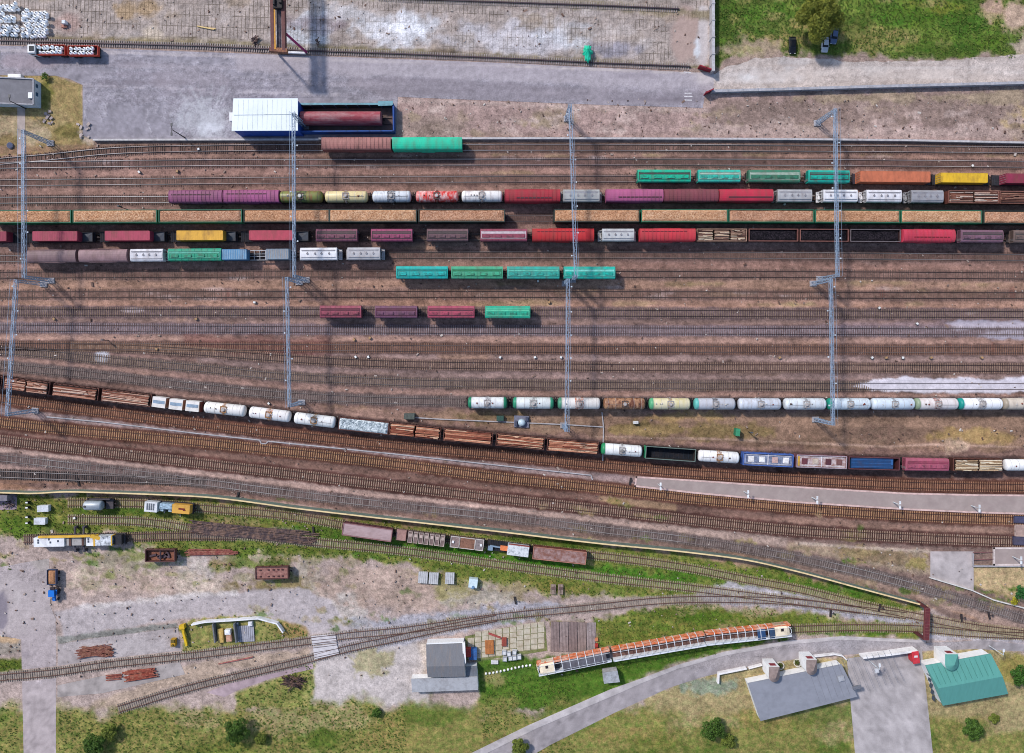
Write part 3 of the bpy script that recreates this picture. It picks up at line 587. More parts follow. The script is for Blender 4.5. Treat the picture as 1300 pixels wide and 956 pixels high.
def hopper(root, L, col, zt=4.35, style='grain', dark=None, roofcol=None):
    w = 3.1; cem = style == 'cement'
    Lf = L+1.9 if cem else L
    running(root, Lf); cm = mat(dull(col), .65, 0, .2, 1.4, '#5f4a42', .6, .7, .54, stretch=(1,.35,1))
    body = MB(); z0 = 1.35
    body.loft_x([(-L/2+1.2, [(-w/2+.3,z0),(w/2-.3,z0),(w/2-.3,z0+.01),(-w/2+.3,z0+.01)]), (-L/2, [(-w/2,2.6),(w/2,2.6),(w/2,zt-.45),(-w/2,zt-.45)])], close=True)
    body.loft_x([(-L/2,[(-w/2,2.3),(w/2,2.3),(w/2,zt-.45),(-w/2,zt-.45)]),(L/2,[(-w/2,2.3),(w/2,2.3),(w/2,zt-.45),(-w/2,zt-.45)])])
    for q in (-L/4, L/4): body.prism([(q-L/5,-w/2+.25),(q+L/5,-w/2+.25),(q+L/5,w/2-.25),(q-L/5,w/2-.25)], 1.2, 2.31)
    ribs_side(body, L, w, 2.3, zt-.5, 1.4)
    if cem:
        for s in (-1,1):
            for t in (-1,1): body.bar((s*(L/2), t*1.2, zt-.8), (s*(Lf/2-.15), t*1.35, 1.3), .12); body.bar((s*(L/2), t*.55, zt-.8), (s*(Lf/2-.15), t*.5, 1.3), .1)
            body.box((s*(Lf/2-.5),0,1.36), (.9,2.7,.06))
            body.tube((s*(Lf/2-.7),-.8,1.75),(s*(Lf/2-.7),.3,1.75),.28,n=8)
    body.build('body', cm, root)
    roof = MB(); prism_x(roof, arch(w+.08, zt-.47, zt-.42, zt, 6), -L/2-.04, L/2+.04)
    if not cem:
        for i in range(1, 8): x = -L/2+L*i/8; prism_x(roof, arch(w+.14, zt-.46, zt-.38, zt+.06, 6), x-.06, x+.06)
    rf = roof.build('roof', cm, root)
    dm = mat(dark or '#3c3336', .7)
    wk = MB()
    if cem:
        for y in (-.95,.95): wk.box((0,y,zt-.02), (L*.94,.1,.16))
        for i in range(4):
            x = (-.3,-.09,.09,.3)[i]*L; hb = MB(); hb.tube((x,0,zt-.1),(x,0,zt+.13),.27,n=12); hb.box((x,.3,zt+.05),(.12,.3,.08)); hb.build('hatch', mat('#8d8a90', .6), rf)
        wk.box((0,.75,zt-.02), (L*.9,.2,.05))
    else:
        n = 4
        for i in range(n):
            x = -L/2+L*(i+.5)/n; hb = MB(); hb.box((x,-.35,zt+.05), (L/n*.55,.75,.2)); hb.box((x,-.35,zt+.17), (L/n*.62,.1,.06)); hb.build('hatch', mat(col, .5, 0, .2, 3, '#3a2f2e', .7, .9, .5), rf)
        for y in (-.9,.85): wk.box((0,y,zt-.02), (L*.95,.12,.1))
        wk.box((0,.45,zt+.02), (L*.95,.35,.06))
        for s in (-1,1): wk.box((s*(L/2-.3),0,zt+.03), (.12,1.9,.06))
    wk.build('walkway', mat(dark or ('#a5a3a8' if cem else '#4a4442'), .7), rf)
    for s in (-1,1):
        ld = MB(); y = s*.9
        for q in (-.22,.22): ld.bar((s*(L/2+.1), y+q, 1.3), (s*(L/2+.06), y+q, zt-.2), .05)
        for j in range(7): ld.bar((s*(L/2+.09), y-.22, 1.6+j*.38), (s*(L/2+.09), y+.22, 1.6+j*.38), .04)
        ld.build('ladder', mat('#8b8486', .6), root)
def boxcar(root, L, col, zt=4.55, ribs=True, walk=None, roofcol=None, wc='#4a2b33'):
    w = 3.15; running(root, L); cm = mat(dull(col), .65, 0, .2, 1.2, '#5a4238', .6, .6, .53, stretch=(1,.3,1))
    body = MB(); body.box((0,0,(1.25+zt-.75)/2), (L, w, zt-.75-1.25)); ribs_side(body, L, w, 1.3, zt-.8, 1.15); body.build('body', cm, root)
    dr = MB()
    for s in (-1,1): dr.box((0, s*(w/2+.1), 2.5), (3.6,.1,2.3)); dr.box((0, s*(w/2+.14), 3.7), (7.2,.08,.1))
    dr.build('door', cm, root)
    roof = MB(); prism_x(roof, arch(w+.1, zt-.76, zt-.7, zt, 9), -L/2-.03, L/2+.03)
    if ribs:
        n = round(L/1.05)
        for i in range(n+1): x = -L/2+L*i/n; prism_x(roof, arch(w+.2, zt-.75, zt-.66, zt+.085, 9), x-.06, x+.06)
    rf = roof.build('roof', mat(dull(roofcol), .6, 0, .2, 1.2, '#5d463e', .55, .7, .53, stretch=(1,.3,1)) if roofcol else cm, root)
    if walk:
        x0, x1, y = walk; wk = MB(); wk.box((L*(x0+x1)/2, y, zt+.03 - abs(y)*.16), (L*(x1-x0), .32, .07)); wk.build('walkway', mat(wc, .7), rf)
def tankwagon(root, L, col, saddle='#6b3f33', endcol=None, dirt='#7a5a48', damt=.3, dthr=.6, dscale=.5, dome='#b8b0ac', sadw=1.7, band=True, twocol=None, wkc=None):
    sadw *= random.uniform(.6,1.35); dthr += random.uniform(-.04,.03); dscale *= random.uniform(.8,2.0)
    running(root, L+.9); r = 1.5; zc = 1.35+r; n = 22
    def circ(rr, x): return (x, [(rr*math.sin(2*math.pi*i/n), zc+rr*math.cos(2*math.pi*i/n)) for i in range(n)])
    prof = [(-L/2+.02,.35),(-L/2+.07,.85),(-L/2+.2,1.2),(-L/2+.42,1.42),(-L/2+.7,r)]
    cm = mat(col, .42, 0, .08, .8, dirt, damt, dscale, dthr, .35, stretch=(1.5,.5,1)); body = MB()
    if endcol:
        cut = L/2-.95
        for s in endcol[1]: e = MB(); e.loft_x(sorted([circ(rr+.03, (x-.03 if s < 0 else .03-x)) for x, rr in prof] + [circ(r+.03, s*cut)], key=lambda q: q[0]), smooth=True); e.build('end_cap', mat(endcol[0], .45, 0, .12, damt=.15), root)
    a = [circ(rr, x) for x, rr in prof]; b = [circ(rr, -x) for x, rr in prof[::-1]]
    body.loft_x(a+b, smooth=True); bo = body.build('tank', cm, root)
    for q in (-.5,-.27,.27,.5):
        bd = MB(); x = q*(L-2.2); bd.loft_x([circ(r+.018, x-.04), circ(r+.018, x+.04)], smooth=True); bd.build('tank_band', mat('#b5aeac' if lin(col)[0] > .3 else '#5a4f4a', .5), bo)
    sd = MB(); zt = zc+r
    sd.loft_x([circ(r+.012, -sadw/2), circ(r+.012, sadw/2)], smooth=True)
    if saddle: sd.build('stain_band', mat(saddle, .7, 0, .5, 2.2, col, .95, 1.6, .47), bo)
    wk = MB()
    for t in (-1,1): wk.box((0, t*.72, zt-.06), (1.7,.26,.05)); None
    for s in (-1,1):
        wk.box((s*.75,0,zt+.04), (.2,1.6,.05))
        for t in (-1,1): wk.bar((s*.25, t*.9, zt), (s*.25, t*1.62, 1.5), .06)
    for j in range(7):
        for t in (-1,1): a_ = .55+j*.17; wk.bar((-.25, t*(r+.1)*math.sin(a_), zc+(r+.1)*math.cos(a_)), (.25, t*(r+.1)*math.sin(a_), zc+(r+.1)*math.cos(a_)), .05)
    wk.build('walkway', mat(wkc or ('#a09a98' if lin(col)[2] > .3 else '#5a4a44'), .7), root)
    dm = MB(); dm.tube((0,0,zt-.1),(0,0,zt+.32),.46,n=16); dm.tube((0,0,zt+.32),(0,0,zt+.4),.34,n=16); dm.tube((random.uniform(.7,1.6)*random.choice((-1,1)),.2,zt-.1),(1.0,.2,zt+.15),.14,n=8) if False else dm.tube((.85,.2,zt),(.85,.2,zt+.2),.14,n=8); dm.build('dome', mat(dome, .5), bo)
    for _ in range(random.choice((1,2,3))):
        x = random.uniform(1.2, L/2-1.2)*random.choice((-1,1)); v = MB(); v.tube((x,random.uniform(-.3,.3),zt-.12),(x,0,zt+.14),random.uniform(.1,.22),n=10); v.build('valve', mat(random.choice(('#5a4a44','#8d8884','#c9c4c0','#7a3a2e')), .6), bo)
    if random.random() < .5:
        q = MB(); s_ = random.choice((-1,1)); [q.bar((s_*(L/2-.1), y, 1.4),(s_*(L/2-.75), y*.8, zt-.02),.05) for y in (-.25,.25)]; q.bar((s_*(L/2-.75),-.2,zt),(0,-.2,zt+.03),.06); q.build('end_ladder', mat('#7d7876', .6), root)
def gondola(root, L, col, zt=3.5, inner=None, w=3.15, rim=None):
    running(root, L); cm = mat(col, .7, 0, .2, .9, '#3e2c27', .5, .6, .52); b = MB(); t = .09
    for s in (-1,1):
        b.box((0, s*(w/2-t/2), (1.3+zt)/2), (L, t, zt-1.3)); b.box((s*(L/2-t/2), 0, (1.3+zt)/2), (t, w-2*t-.01, zt-1.3))
    ribs_side(b, L, w, 1.3, zt-.02, 1.7, .1); b.build('body', cm, root)
    r = MB()
    for s in (-1,1): r.box((0, s*(w/2-.02), zt+.03), (L+.1,.2,.1)); r.box((s*(L/2-.02),0,zt+.03), (.2,w-.26,.1))
    r.build('rim', mat(rim or col, .6), root)
    f = MB(); f.box((0,0,1.36), (L-.2, w-.2, .1)); f.build('floor', mat(inner or col, .9, 0, .4, 2), root)
def chips_load(L, w, z0, zt, bumps=.22, seed=0, n=(110, 18), coarse=2.4):
    nx, ny = n; vs = []; fs = []
    for j in range(ny+1):
        for i in range(nx+1):
            x = -L/2+L*i/nx; y = -w/2+w*j/ny; e = min(1, min(i, nx-i)/3) * min(1, min(j, ny-j)/2.5)
            vs.append((x, y, zt-.25+e*(.2+bumps*(fbm(np.array([x+seed*37]), np.array([y+seed*11]), coarse, 2)[0]-.35)+random.uniform(-.04,.04))))
    for j in range(ny):
        for i in range(nx): a = j*(nx+1)+i; fs.append((a, a+1, a+nx+2, a+nx+1))
    m = MB(); m.add(vs, fs); o = len(m.v)
    m.box((0,0,(z0+zt-.3)/2), (L-.02, w-.02, zt-.3-z0)); return m
def speck_mat(name, cols, scale, rough=.95, k=ALB):
    key = ('speck', name)
    if key in _M: return _M[key]
    m = bpy.data.materials.new(name); m.use_nodes = True; nt = m.node_tree; N = nt.nodes; L = nt.links; b = N['Principled BSDF']; b.inputs['Roughness'].default_value = rough; b.inputs['Specular IOR Level'].default_value = .15
    g = N.new('ShaderNodeNewGeometry'); v = N.new('ShaderNodeTexVoronoi'); v.inputs['Scale'].default_value = scale; L.new(g.outputs['Position'], v.inputs['Vector'])
    sp = N.new('ShaderNodeSeparateColor'); L.new(v.outputs['Color'], sp.inputs[0]); nz = N.new('ShaderNodeTexNoise'); nz.inputs['Scale'].default_value = .6; nz.inputs['Detail'].default_value = 4; L.new(g.outputs['Position'], nz.inputs['Vector'])
    ad = N.new('ShaderNodeMath'); ad.operation = 'MULTIPLY_ADD'; L.new(nz.outputs['Fac'], ad.inputs[0]); ad.inputs[1].default_value = .8; ad.inputs[2].default_value = -.4
    a2 = N.new('ShaderNodeMath'); a2.operation = 'ADD'; a2.use_clamp = True; L.new(sp.outputs[0], a2.inputs[0]); L.new(ad.outputs[0], a2.inputs[1])
    r = N.new('ShaderNodeValToRGB'); r.color_ramp.elements[0].position = 0; r.color_ramp.elements[1].position = 1
    r.color_ramp.elements[0].color = (*alb(cols[0], k), 1); r.color_ramp.elements[1].color = (*alb(cols[-1], k), 1)
    for i, c in enumerate(cols[1:-1]): e = r.color_ramp.elements.new((i+1)/(len(cols)-1)); e.color = (*alb(c, k), 1)
    L.new(a2.outputs[0], r.inputs[0]); L.new(r.outputs[0], b.inputs['Base Color']); _M[key] = m; return m
CHIPS = [speck_mat('wood_chip_surface_%d' % i, c, 5.5) for i, c in enumerate((['#8f6446','#b08060','#c08f6c','#d4aa88'],['#8a6048','#ab7c60','#bc8d70','#cfa68a'],['#986a4c','#b58664','#c59874','#d8b292']))]
COAL = speck_mat('coal_surface', ['#0d0b10','#1c181e','#332c32'], 4)
STONE = speck_mat('crushed_stone_surface', ['#6f7a80','#a9b4b8','#dfe6e8','#8b979c'], 3.2)
SCRAP = speck_mat('scrap_surface', ['#4a3630','#8b6a58','#b9a08c','#6e5347'], 2.6)
def logs_load(L, w, z0, zt, piles=2, cols=('#9a6a52','#c08f72','#d9b79a','#7e4f3d'), rad=.11):
    m = {c: MB() for c in cols}; gap = .25; pl = (L-gap*(piles-1))/piles
    for p in range(piles):
        x0 = -L/2+p*(pl+gap); base = MB()
        m.setdefault('#33221d', MB()).box((x0+pl/2,0,(z0+zt-.3)/2), (pl-.2, w-.15, zt-.3-z0))  # dark core box, its colour puts the shade into the gaps between logs
        for layer in range(2):
            y = -w/2+rad+.02
            while y < w/2-rad:
                r = rad*random.uniform(.75,1.2); z = zt-.28+layer*.2+.12*math.cos(y/w*2.4)+random.uniform(-.05,.08)
                if layer == 1 and random.random() < .25: y += 2*r; continue
                ns = random.choice((1,2,3)) if layer else 1; cuts = [0]+sorted(random.uniform(.15,.85) for _ in range(ns-1))+[1]
                for q in range(ns):
                    ea = random.uniform(0,.3); eb = random.uniform(0,.3); c = random.choice(cols); xa = x0+pl*cuts[q]+ea; xb = x0+pl*cuts[q+1]-eb
                    if xb-xa > .5: m[c].tube((xa, y+random.uniform(-.12,.12), z+random.uniform(-.05,.07)),(xb, y+random.uniform(-.12,.12), z), r, r*random.uniform(.7,1), n=6)
                y += 2*r*1.12
    return m
def ordn(i, n):
    w_ = ['first','second','third','fourth','fifth','sixth','seventh','eighth','ninth','tenth','eleventh','twelfth','thirteenth','fourteenth']
    return w_[i] if i < n-1 else 'last'
SAD = dict(wkc='#a5764e')
def wagon_root(name, k, x0, x1, zr, label, group, cat):
    """roof ends as seen on the photograph, roof height -> a place on track k and a real length"""
    s = 1 - zr/H; g0 = 650+(x0-650)*s; g1 = 650+(x1-650)*s; gx = (g0+g1)/2; a = tang(k, gx)
    L = (g1-g0)*S/math.cos(a)
    p = W(gx, ty(k, gx)); return thing(name, p, a, label, cat, group), L
def load_at(mb, name, m, root, label, cat, group=None, kind=None):
    o = mb.build(name, m); o.location = root.location; o.rotation_euler = root.rotation_euler; return tag(o, label, cat, group, kind)
LOGM = {}
def log_load(root, L, w, z0, zt, label, group='loads of logs', **kw):
    label = label.replace('logs stacked in the log gondola','logs on the gondola').replace('logs stacked in the gondola of ','').replace('logs filling the brown gondola of ','').replace(' of the photo','').replace('of the curved train ','')
    parts = logs_load(L, w, z0, zt, **kw); r = thing('log_load', root.location, root.rotation_euler.z, label, 'logs', group)
    for c, mb in parts.items():
        if mb.v: o = mb.build('logs', mat(c, .85, 0, .25, 3, '#5a3a2c', .4, 2, .55), r); o['kind'] = 'stuff'

# --- track A boxcars
r, L = wagon_root('boxcar', 'A', 408, 495.5, 4.7, 'dusty brown-pink boxcar coupled to a bright green one beside the edge wall', 'boxcars by the edge wall', 'boxcar'); boxcar(r, L, '#8b4f4c', 4.7, roofcol='#a8716a')
r, L = wagon_root('boxcar', 'A', 498, 586, 4.7, 'bright mint-green boxcar coupled behind the dusty brown-pink one', 'boxcars by the edge wall', 'boxcar'); boxcar(r, L, '#1ccaa0', 4.7, ribs=False)
# --- track Cc
for x0, x1, c, lb in ((810,877,'#0fb892','emerald hopper wagon, first from the west of the four hoppers ahead of the orange container'),(887,940,'#30bba6','pale teal hopper wagon between the emerald hopper and the dark green hopper'),(951,1016,'#3a7d62','dark green hopper wagon second from the orange container'),(1027,1079,'#14b09c','teal hopper wagon under the lattice gantry, coupled next to the orange container')):
    r, L = wagon_root('hopper_wagon', 'Cc', x0, x1, 4.35, lb, 'teal hoppers by the orange container', 'hopper wagon'); hopper(r, L, c, dark='#a9b8a8' if x0 in (887,951) else None)
def flat(root, L, deck='#3a3540'):
    running(root, L); d = MB()
    for i in range(int(L/.45)): d.box((-L/2+.25+i*.45,0,1.36), (.38,2.7,.08))
    d.build('deck', mat(deck, .9, 0, .4, 1.4), root)
def container(root, off, L, col, label, group='containers on flat wagons', zt=3.95, w=2.5, top=None):
    d = Vector((math.cos(root.rotation_euler.z), math.sin(root.rotation_euler.z), 0))*off
    r = thing('shipping_container', root.location+d, root.rotation_euler.z, label, 'container', group); cm = mat(dull(col), .6, 0, .16, 1.1, '#6b4636', .5, .6, .55, stretch=(1,.4,1))
    b = MB(); b.box((0,0,(1.42+zt)/2), (L-.12, w-.12, zt-1.42-.04))
    n = int(L/.45)
    for i in range(n):
        x = -L/2+.3+i*(L-.6)/(n-1)
        for s in (-1,1): b.box((x, s*(w/2-.045), (1.5+zt)/2), (.2,.05,zt-1.75))
    for y in np.arange(-w/2+.3, w/2-.2, .42):
        for s in (-1,1): b.box((s*(L/2-.045), y, (1.5+zt)/2), (.05,.2,zt-1.8))
    b.build('body', cm, r)
    f = MB()
    for s in (-1,1):
        for z in (1.48, zt-.06): f.box((0,s*(w/2-.06),z),(L,.12,.12)); f.box((s*(L/2-.06),0,z),(.12,w-.25,.12))
        for t in (-1,1): f.box((s*(L/2-.07),t*(w/2-.07),(1.42+zt)/2),(.15,.15,zt-1.42))
    f.build('frame', cm, r); t = MB()
    for i in range(n): t.box((-L/2+.3+i*(L-.6)/(n-1),0,zt-.03),(.22,w-.3,.05))
    t.build('roof', mat(top, .6, 0, .15) if top else cm, r)
    dd = MB()
    for q in (-.75,-.25,.25,.75): dd.tube((-L/2-.03,q*1.2,1.55),(-L/2-.03,q*1.2,zt-.1),.03,n=5)
    dd.build('door_bars', mat('#c9c2c0', .5), r); return r
r, L = wagon_root('flat_wagon', 'Cc', 1082, 1182, 1.4, 'dark flat wagon carrying the long orange container', 'container flat wagons', 'flat wagon'); flat(r, L)
container(r, -.6, 18.2, '#c8714f', 'long faded-orange container east of the four teal hoppers', zt=4.4, w=2.8)
r, L = wagon_root('flat_wagon', 'Cc', 1183, 1256, 1.4, 'dark flat wagon under the yellow container between the orange and the maroon one', 'container flat wagons', 'flat wagon'); flat(r, L, '#2f3036'); container(r, -.6, 12.2, '#e3b62c', 'yellow container on a flat wagon between the orange and maroon containers')
r, L = wagon_root('flat_wagon', 'Cc', 1259, 1331, 1.4, 'dark flat wagon under the maroon container at the east edge of the photo', 'container flat wagons', 'flat wagon'); flat(r, L, '#2f3036'); container(r, .6, 12.2, '#8e2f48', 'maroon container cut by the right edge of the photo, east of the yellow one')
# --- track D
g = 'mixed train with painted tank wagons'
for x0, x1, c, lb, wk in ((214,281,'#8f4f74','mauve boxcar at the west end of the mixed train, with plain ribs',(-.45,.3,.35)),(283,353,'#a25282','magenta boxcar coupled ahead of the green and brown tank wagon',(-.45,.3,.5)),(641,711,'#a52a38','crimson ribbed boxcar right after the white tank wagon',(-.3,.35,-.7)),(770,842,'#b05a84','pink-magenta boxcar between a grey hopper and a maroon boxcar',(-.3,.48,-.55)),(844,912,'#80404a','dull maroon boxcar between the pink-magenta and the bright red boxcar',None),(914,982,'#c02b44','bright red boxcar with one long dark roof walkway, beside the grey hopper',(-.33,.48,-.55))):
    r, L = wagon_root('boxcar', 'D', x0, x1, 4.6, lb, g, 'boxcar'); boxcar(r, L, c, 4.6, ribs=c not in ('#c02b44',), walk=wk)
for x0, x1, c, sad, lb, kw in ((355,410,'#7f8a4a','#2f3338','green and brown stained tank wagon with a black middle, under the gantry',dict(dirt='#8a5a3c',damt=.85,dthr=.47,sadw=2.6,dome='#d8d4cc')),(413,467,'#e2cf9c','#7a4a36','cream tank wagon with a rusty middle beside the green-brown one',dict(dirt='#b08a5a',damt=.4)),(473,522,'#d6d8dc','#1d2130','small white tank wagon with a sooty black middle',dict(sadw=3.2,dirt='#2a2d3a',damt=.7,dthr=.57)),
    (528,582,'#d2342e','#5a3a2e','red tank wagon with flaking white patches and brown middle',dict(dirt='#e8dcd6',damt=.9,dthr=.52,dscale=.6)),(586,638,'#e9e5e2','#7a5c58','white tank wagon with grey smudges next to the crimson boxcar',dict(dirt='#a08a8c',damt=.6,dthr=.56))):
    r, L = wagon_root('tank_wagon', 'D', x0, x1, 3.0, lb, g, 'tank wagon'); tankwagon(r, L, c, sad, **kw)
for x0, x1, c, lb in ((715,761,'#aeb0ae','pale grey hopper wagon beside the crimson boxcar, crossed by the middle gantry'),(988,1031,'#b2b2b4','light grey hopper wagon coupled after the bright red boxcar'),(1046,1089,'#ededf0','bright white hopper wagon directly under the eastern gantry'),(1101,1145,'#e6e6ea','white hopper wagon between the gantry one and the darker grey hopper'),(1158,1198,'#9fa0a6','mid-grey hopper wagon coupled ahead of the log gondola')):
    r, L = wagon_root('hopper_wagon', 'D', x0, x1, 4.2, lb, g, 'hopper wagon'); hopper(r, L, c, 4.2, 'cement')
for x0, x1, lb, cols in ((1205,1268,'brown gondola of pale split logs next to the mid-grey hopper',('#8a5a48','#d9c4b4','#a98070','#6a4438')),(1270,1334,'brown gondola of darker logs cut by the right edge of the photo',('#7a4f42','#a57a66','#8f6352','#6a4438'))):
    r, L = wagon_root('gondola_wagon', 'D', x0, x1, 3.7, lb, g, 'gondola wagon'); gondola(r, L, '#6a3c34', 3.5, rim='#8b5d50'); log_load(r, L-.4, 2.75, 1.5, 3.7, 'logs filling the '+lb, cols=cols, piles=2)
# --- track E wood chips
xs = [(-18,88),(94,197),(203,305),(311,416),(420,527),(533,639),(705,810),(816,922),(927,1032),(1037,1141),(1146,1245),(1251,1352)]
for i, (x0, x1) in enumerate(xs):
    gp = i in (0,1,2,7,8,9,10); lb = f'green high-sided wagon of orange wood chips, {ordn(i,12)} from the west of the chip row'
    r, L = wagon_root('chip_wagon', 'E', x0-1.5, x1+1.5, 4.7, lb, 'wood-chip wagons', 'gondola wagon'); gondola(r, L, '#1f7a4c' if gp else '#233f34', 4.6, w=3.2, rim='#2b6a50' if gp else '#2e3b36')
    e = MB(); e.box((0,0,0),(.1,.1,.1)); cz = chips_load(L-.25, 2.98, 2.2, 4.75+.12*math.sin(i*2.1), .55, i, coarse=3.4); load_at(cz, 'wood_chips', CHIPS[(i*5) % 3], r, f'orange wood chips heaped in the {ordn(i,12)} chip wagon from the west', 'wood chips', 'wood-chip loads', 'stuff')
# --- track F
g = 'flats, hoppers and red boxcars south of the chip row'
for wx0, wx1, cx0, cx1, c, lb in ((-40,29,-10,8,'#8f2f45','first, cut by the left edge'),(34,121,41,98,'#a33a50','second from the left edge of the photo'),(127,212,133,190,'#aa3c54','third from the left, west of the yellow one'),(217,302,224,283,'#e0a838','yellow'),(306,394,316,372,'#b23e52','just east of the yellow one')):
    r, L = wagon_root('flat_wagon', 'F', wx0, wx1, 1.4, ('dark flat wagon under the yellow container of the row' if c == '#e0a838' else f'dark flat wagon under a maroon container, {lb}'), 'container flat wagons', 'flat wagon'); flat(r, L, '#22242c')
    s = 1-3.95/H; gc = 650+((cx0+cx1)/2-650)*s; off = (W(gc, 0).x - r.location.x); container(r, off, (cx1-cx0)*S*s, c, ('yellow container among maroon ones, south of the chip row' if c == '#e0a838' else f'maroon container south of the chip row, {lb}'.replace(' of the photo','')))
    if cx0 > 0:
        e = wx1-cx1 > 12
        if e: 
            d = thing('storage_bin', r.location + Vector((math.cos(r.rotation_euler.z)*(L/2-1.9), 0, 0)), r.rotation_euler.z, 'low dark bin beside the '+('yellow container' if c=='#e0a838' else f'maroon container, {lb}'.replace(' of the photo','')), 'bin', 'low dark bins on flat wagons')
            b = MB(); b.box((0,0,1.44),(3.2,2.5,.08)); 
            for q in (-1,1): b.box((q*1.55,0,1.8),(.1,2.5,.7)); b.box((0,q*1.2,1.8),(3.0,.1,.7))
            b.build('body', mat('#25262e', .8, 0, .4), d); f_ = MB(); f_.add([(-1.5,-1.15,1.55),(1.5,-1.15,1.6),(1.5,1.15,2.0),(-1.5,1.15,1.55)],[(0,1,2,3)]); f_.box((0,0,1.5),(2.9,2.2,.04)); f_.build('cover', mat('#4a4f58', .7), d)
for x0, x1, c, st, lb in ((401,453,'#7d4a5c','grain','dull purple hopper wagon, first east of the container flats'),(471,523,'#9a4568','grain','magenta-purple hopper wagon between the dull purple and the grey-purple one'),(542,594,'#6d5058','grain','grey-purple hopper wagon west of the pinkish hopper'),(610,669,'#94465a','grain','pinkish hopper wagon with pale spills, coupled to the scarlet boxcar'),(765,805,'#c8cacc','cement','whitish hopper wagon between two scarlet boxcars'),(1221,1274,'#7f5d6e','grain','grey-lilac hopper wagon near the right edge, south of the chip row'),(1288,1342,'#7a6660','grain','grey-brown hopper wagon cut by the right edge of the photo')):
    r, L = wagon_root('hopper_wagon', 'F', x0, x1, 4.3, lb, g, 'hopper wagon'); hopper(r, L, c, 4.3, st, dark='#d8c8cc' if x0 == 610 else None)
for x0, x1, c, wk, lb in ((676,754,'#c22a30',(-.42,.35,.75),'scarlet boxcar under the middle gantry, west of the whitish hopper'),(813,883,'#cc3844',(-.47,.35,.75),'scarlet boxcar between the whitish hopper and a log gondola'),(1148,1213,'#c83a50',(-.3,.4,-.5),'rose-red boxcar between the grey gondola and the grey-lilac hopper')):
    r, L = wagon_root('boxcar', 'F', x0, x1, 4.6, lb, g, 'boxcar'); boxcar(r, L, c, 4.6, walk=wk, wc='#7c1c2a')
r, L = wagon_root('gondola_wagon', 'F', 885, 948, 3.7, 'brown gondola filled with grey-tan logs beside the black coal gondolas', g, 'gondola wagon'); gondola(r, L, '#6a4638', 3.5, rim='#a98572'); log_load(r, L-.4, 2.75, 1.5, 3.7, 'grey-tan logs in the brown gondola beside the coal', cols=('#6a4a40','#b08f78','#8f6f60','#d9c4aa'), piles=3, rad=.13)
for x0, x1, lb in ((951,1013,'black coal gondola beside the gondola of grey-tan logs'),(1016,1077,'black coal gondola directly under the eastern gantry'),(1080,1143,'gondola of dark coal with a grey rim, west of the rose-red boxcar')):
    r, L = wagon_root('gondola_wagon', 'F', x0, x1, 3.6, lb, g, 'gondola wagon'); gondola(r, L, '#4a2c2c', 3.55, rim='#8a5a50' if x0 < 1070 else '#6f6668'); load_at(chips_load(L-.3,2.9,1.5,3.2,.5,x0), 'coal', COAL, r, 'black coal inside the '+lb, 'coal', 'coal loads', 'stuff')
# --- track G
g = 'short grey, white and blue train below the maroon containers'
for x0, x1, c, lb in ((33,95,'#7d6468','grey-mauve roofed wagon at the west end of the short train, under the gantry'),(99,160,'#94767a','pale mauve roofed wagon with dark scratches beside the white hopper')):
    r, L = wagon_root('covered_wagon', 'G', x0, x1, 4.2, lb, g, 'covered wagon'); boxcar(r, L, c, 4.15, ribs=False, roofcol=c)
for x0, x1, c, lb in ((165,206,'#ecebf0','white hopper wagon between the mauve roofed wagons and the green hopper'),(381,427,'#eeeef2','bright white hopper wagon just east of the western gantry'),(441,482,'#bdbdc0','light grey hopper wagon at the east end of the short train')):
    r, L = wagon_root('hopper_wagon', 'G', x0, x1, 4.2, lb, g, 'hopper wagon'); hopper(r, L, c, 4.2, 'cement')
r, L = wagon_root('hopper_wagon', 'G', 213, 280, 4.35, 'sea-green hopper wagon between the white hopper and the blue container flat', g, 'hopper wagon'); hopper(r, L, '#1f9a78', dark='#5fae98')
r, L = wagon_root('flat_wagon', 'G', 284, 376, 1.4, 'long skeletal flat wagon with white rails carrying two blue-grey containers', 'container flat wagons', 'flat wagon'); running(r, L, '#22222a')
d = MB(); [d.box((0,s*1.25,1.42),(L,.14,.2)) for s in (-1,1)]; [d.box((0,s*.35,1.40),(L,.1,.16)) for s in (-1,1)]; [d.box((x,0,1.38),(.12,2.4,.12)) for x in (-3,-1.5,0,1.5,3)]; d.build('deck_rails', mat('#c2c4c8', .6), r)
container(r, -5.9, 6.6, '#4a86b0', 'blue-grey container with a blue end, west of the open skeletal deck', w=2.7, top='#7fa0b8'); container(r, 5.4, 5.9, '#7f98ab', 'dusty grey-blue container under the western gantry, east of the open skeletal deck', w=2.7, top='#93908f')
# --- track Hh
for x0, x1, c, lb, dk in ((503,568,'#14b8b0','turquoise hopper wagon at the west end of the four standing alone','#0f7f78'),(573,638,'#44ab84','grass-green hopper wagon, second of the four standing alone','#2a7a52'),(644,710,'#2cab9c','dusty teal hopper wagon, third of the four standing alone','#5fc0a8'),(716,781,'#10b3a2','deep teal hopper wagon at the east end of the four, under the gantry end','#7fd8c8')):
    r, L = wagon_root('hopper_wagon', 'Hh', x0, x1, 4.35, lb, 'four green hoppers standing alone', 'hopper wagon'); hopper(r, L, c, dark=dk)
# --- track J
for x0, x1, c, lb in ((406,458,'#9c4a5c','dull pink hopper wagon at the west end of the short four-hopper row'),(476,529,'#744a62','purple hopper wagon between the two pink hoppers'),(543,602,'#b04c62','rose-pink hopper wagon coupled to the green one'),(616,673,'#22ae8c','green hopper wagon at the east end of the short four-hopper row')):
    r, L = wagon_root('hopper_wagon', 'J', x0, x1, 4.3, lb, 'short row of two pink, one purple and one green hopper', 'hopper wagon'); hopper(r, L, c, 4.3, dark={'#22ae8c':'#5fc8a0'}.get(c, '#5a2a3a'))
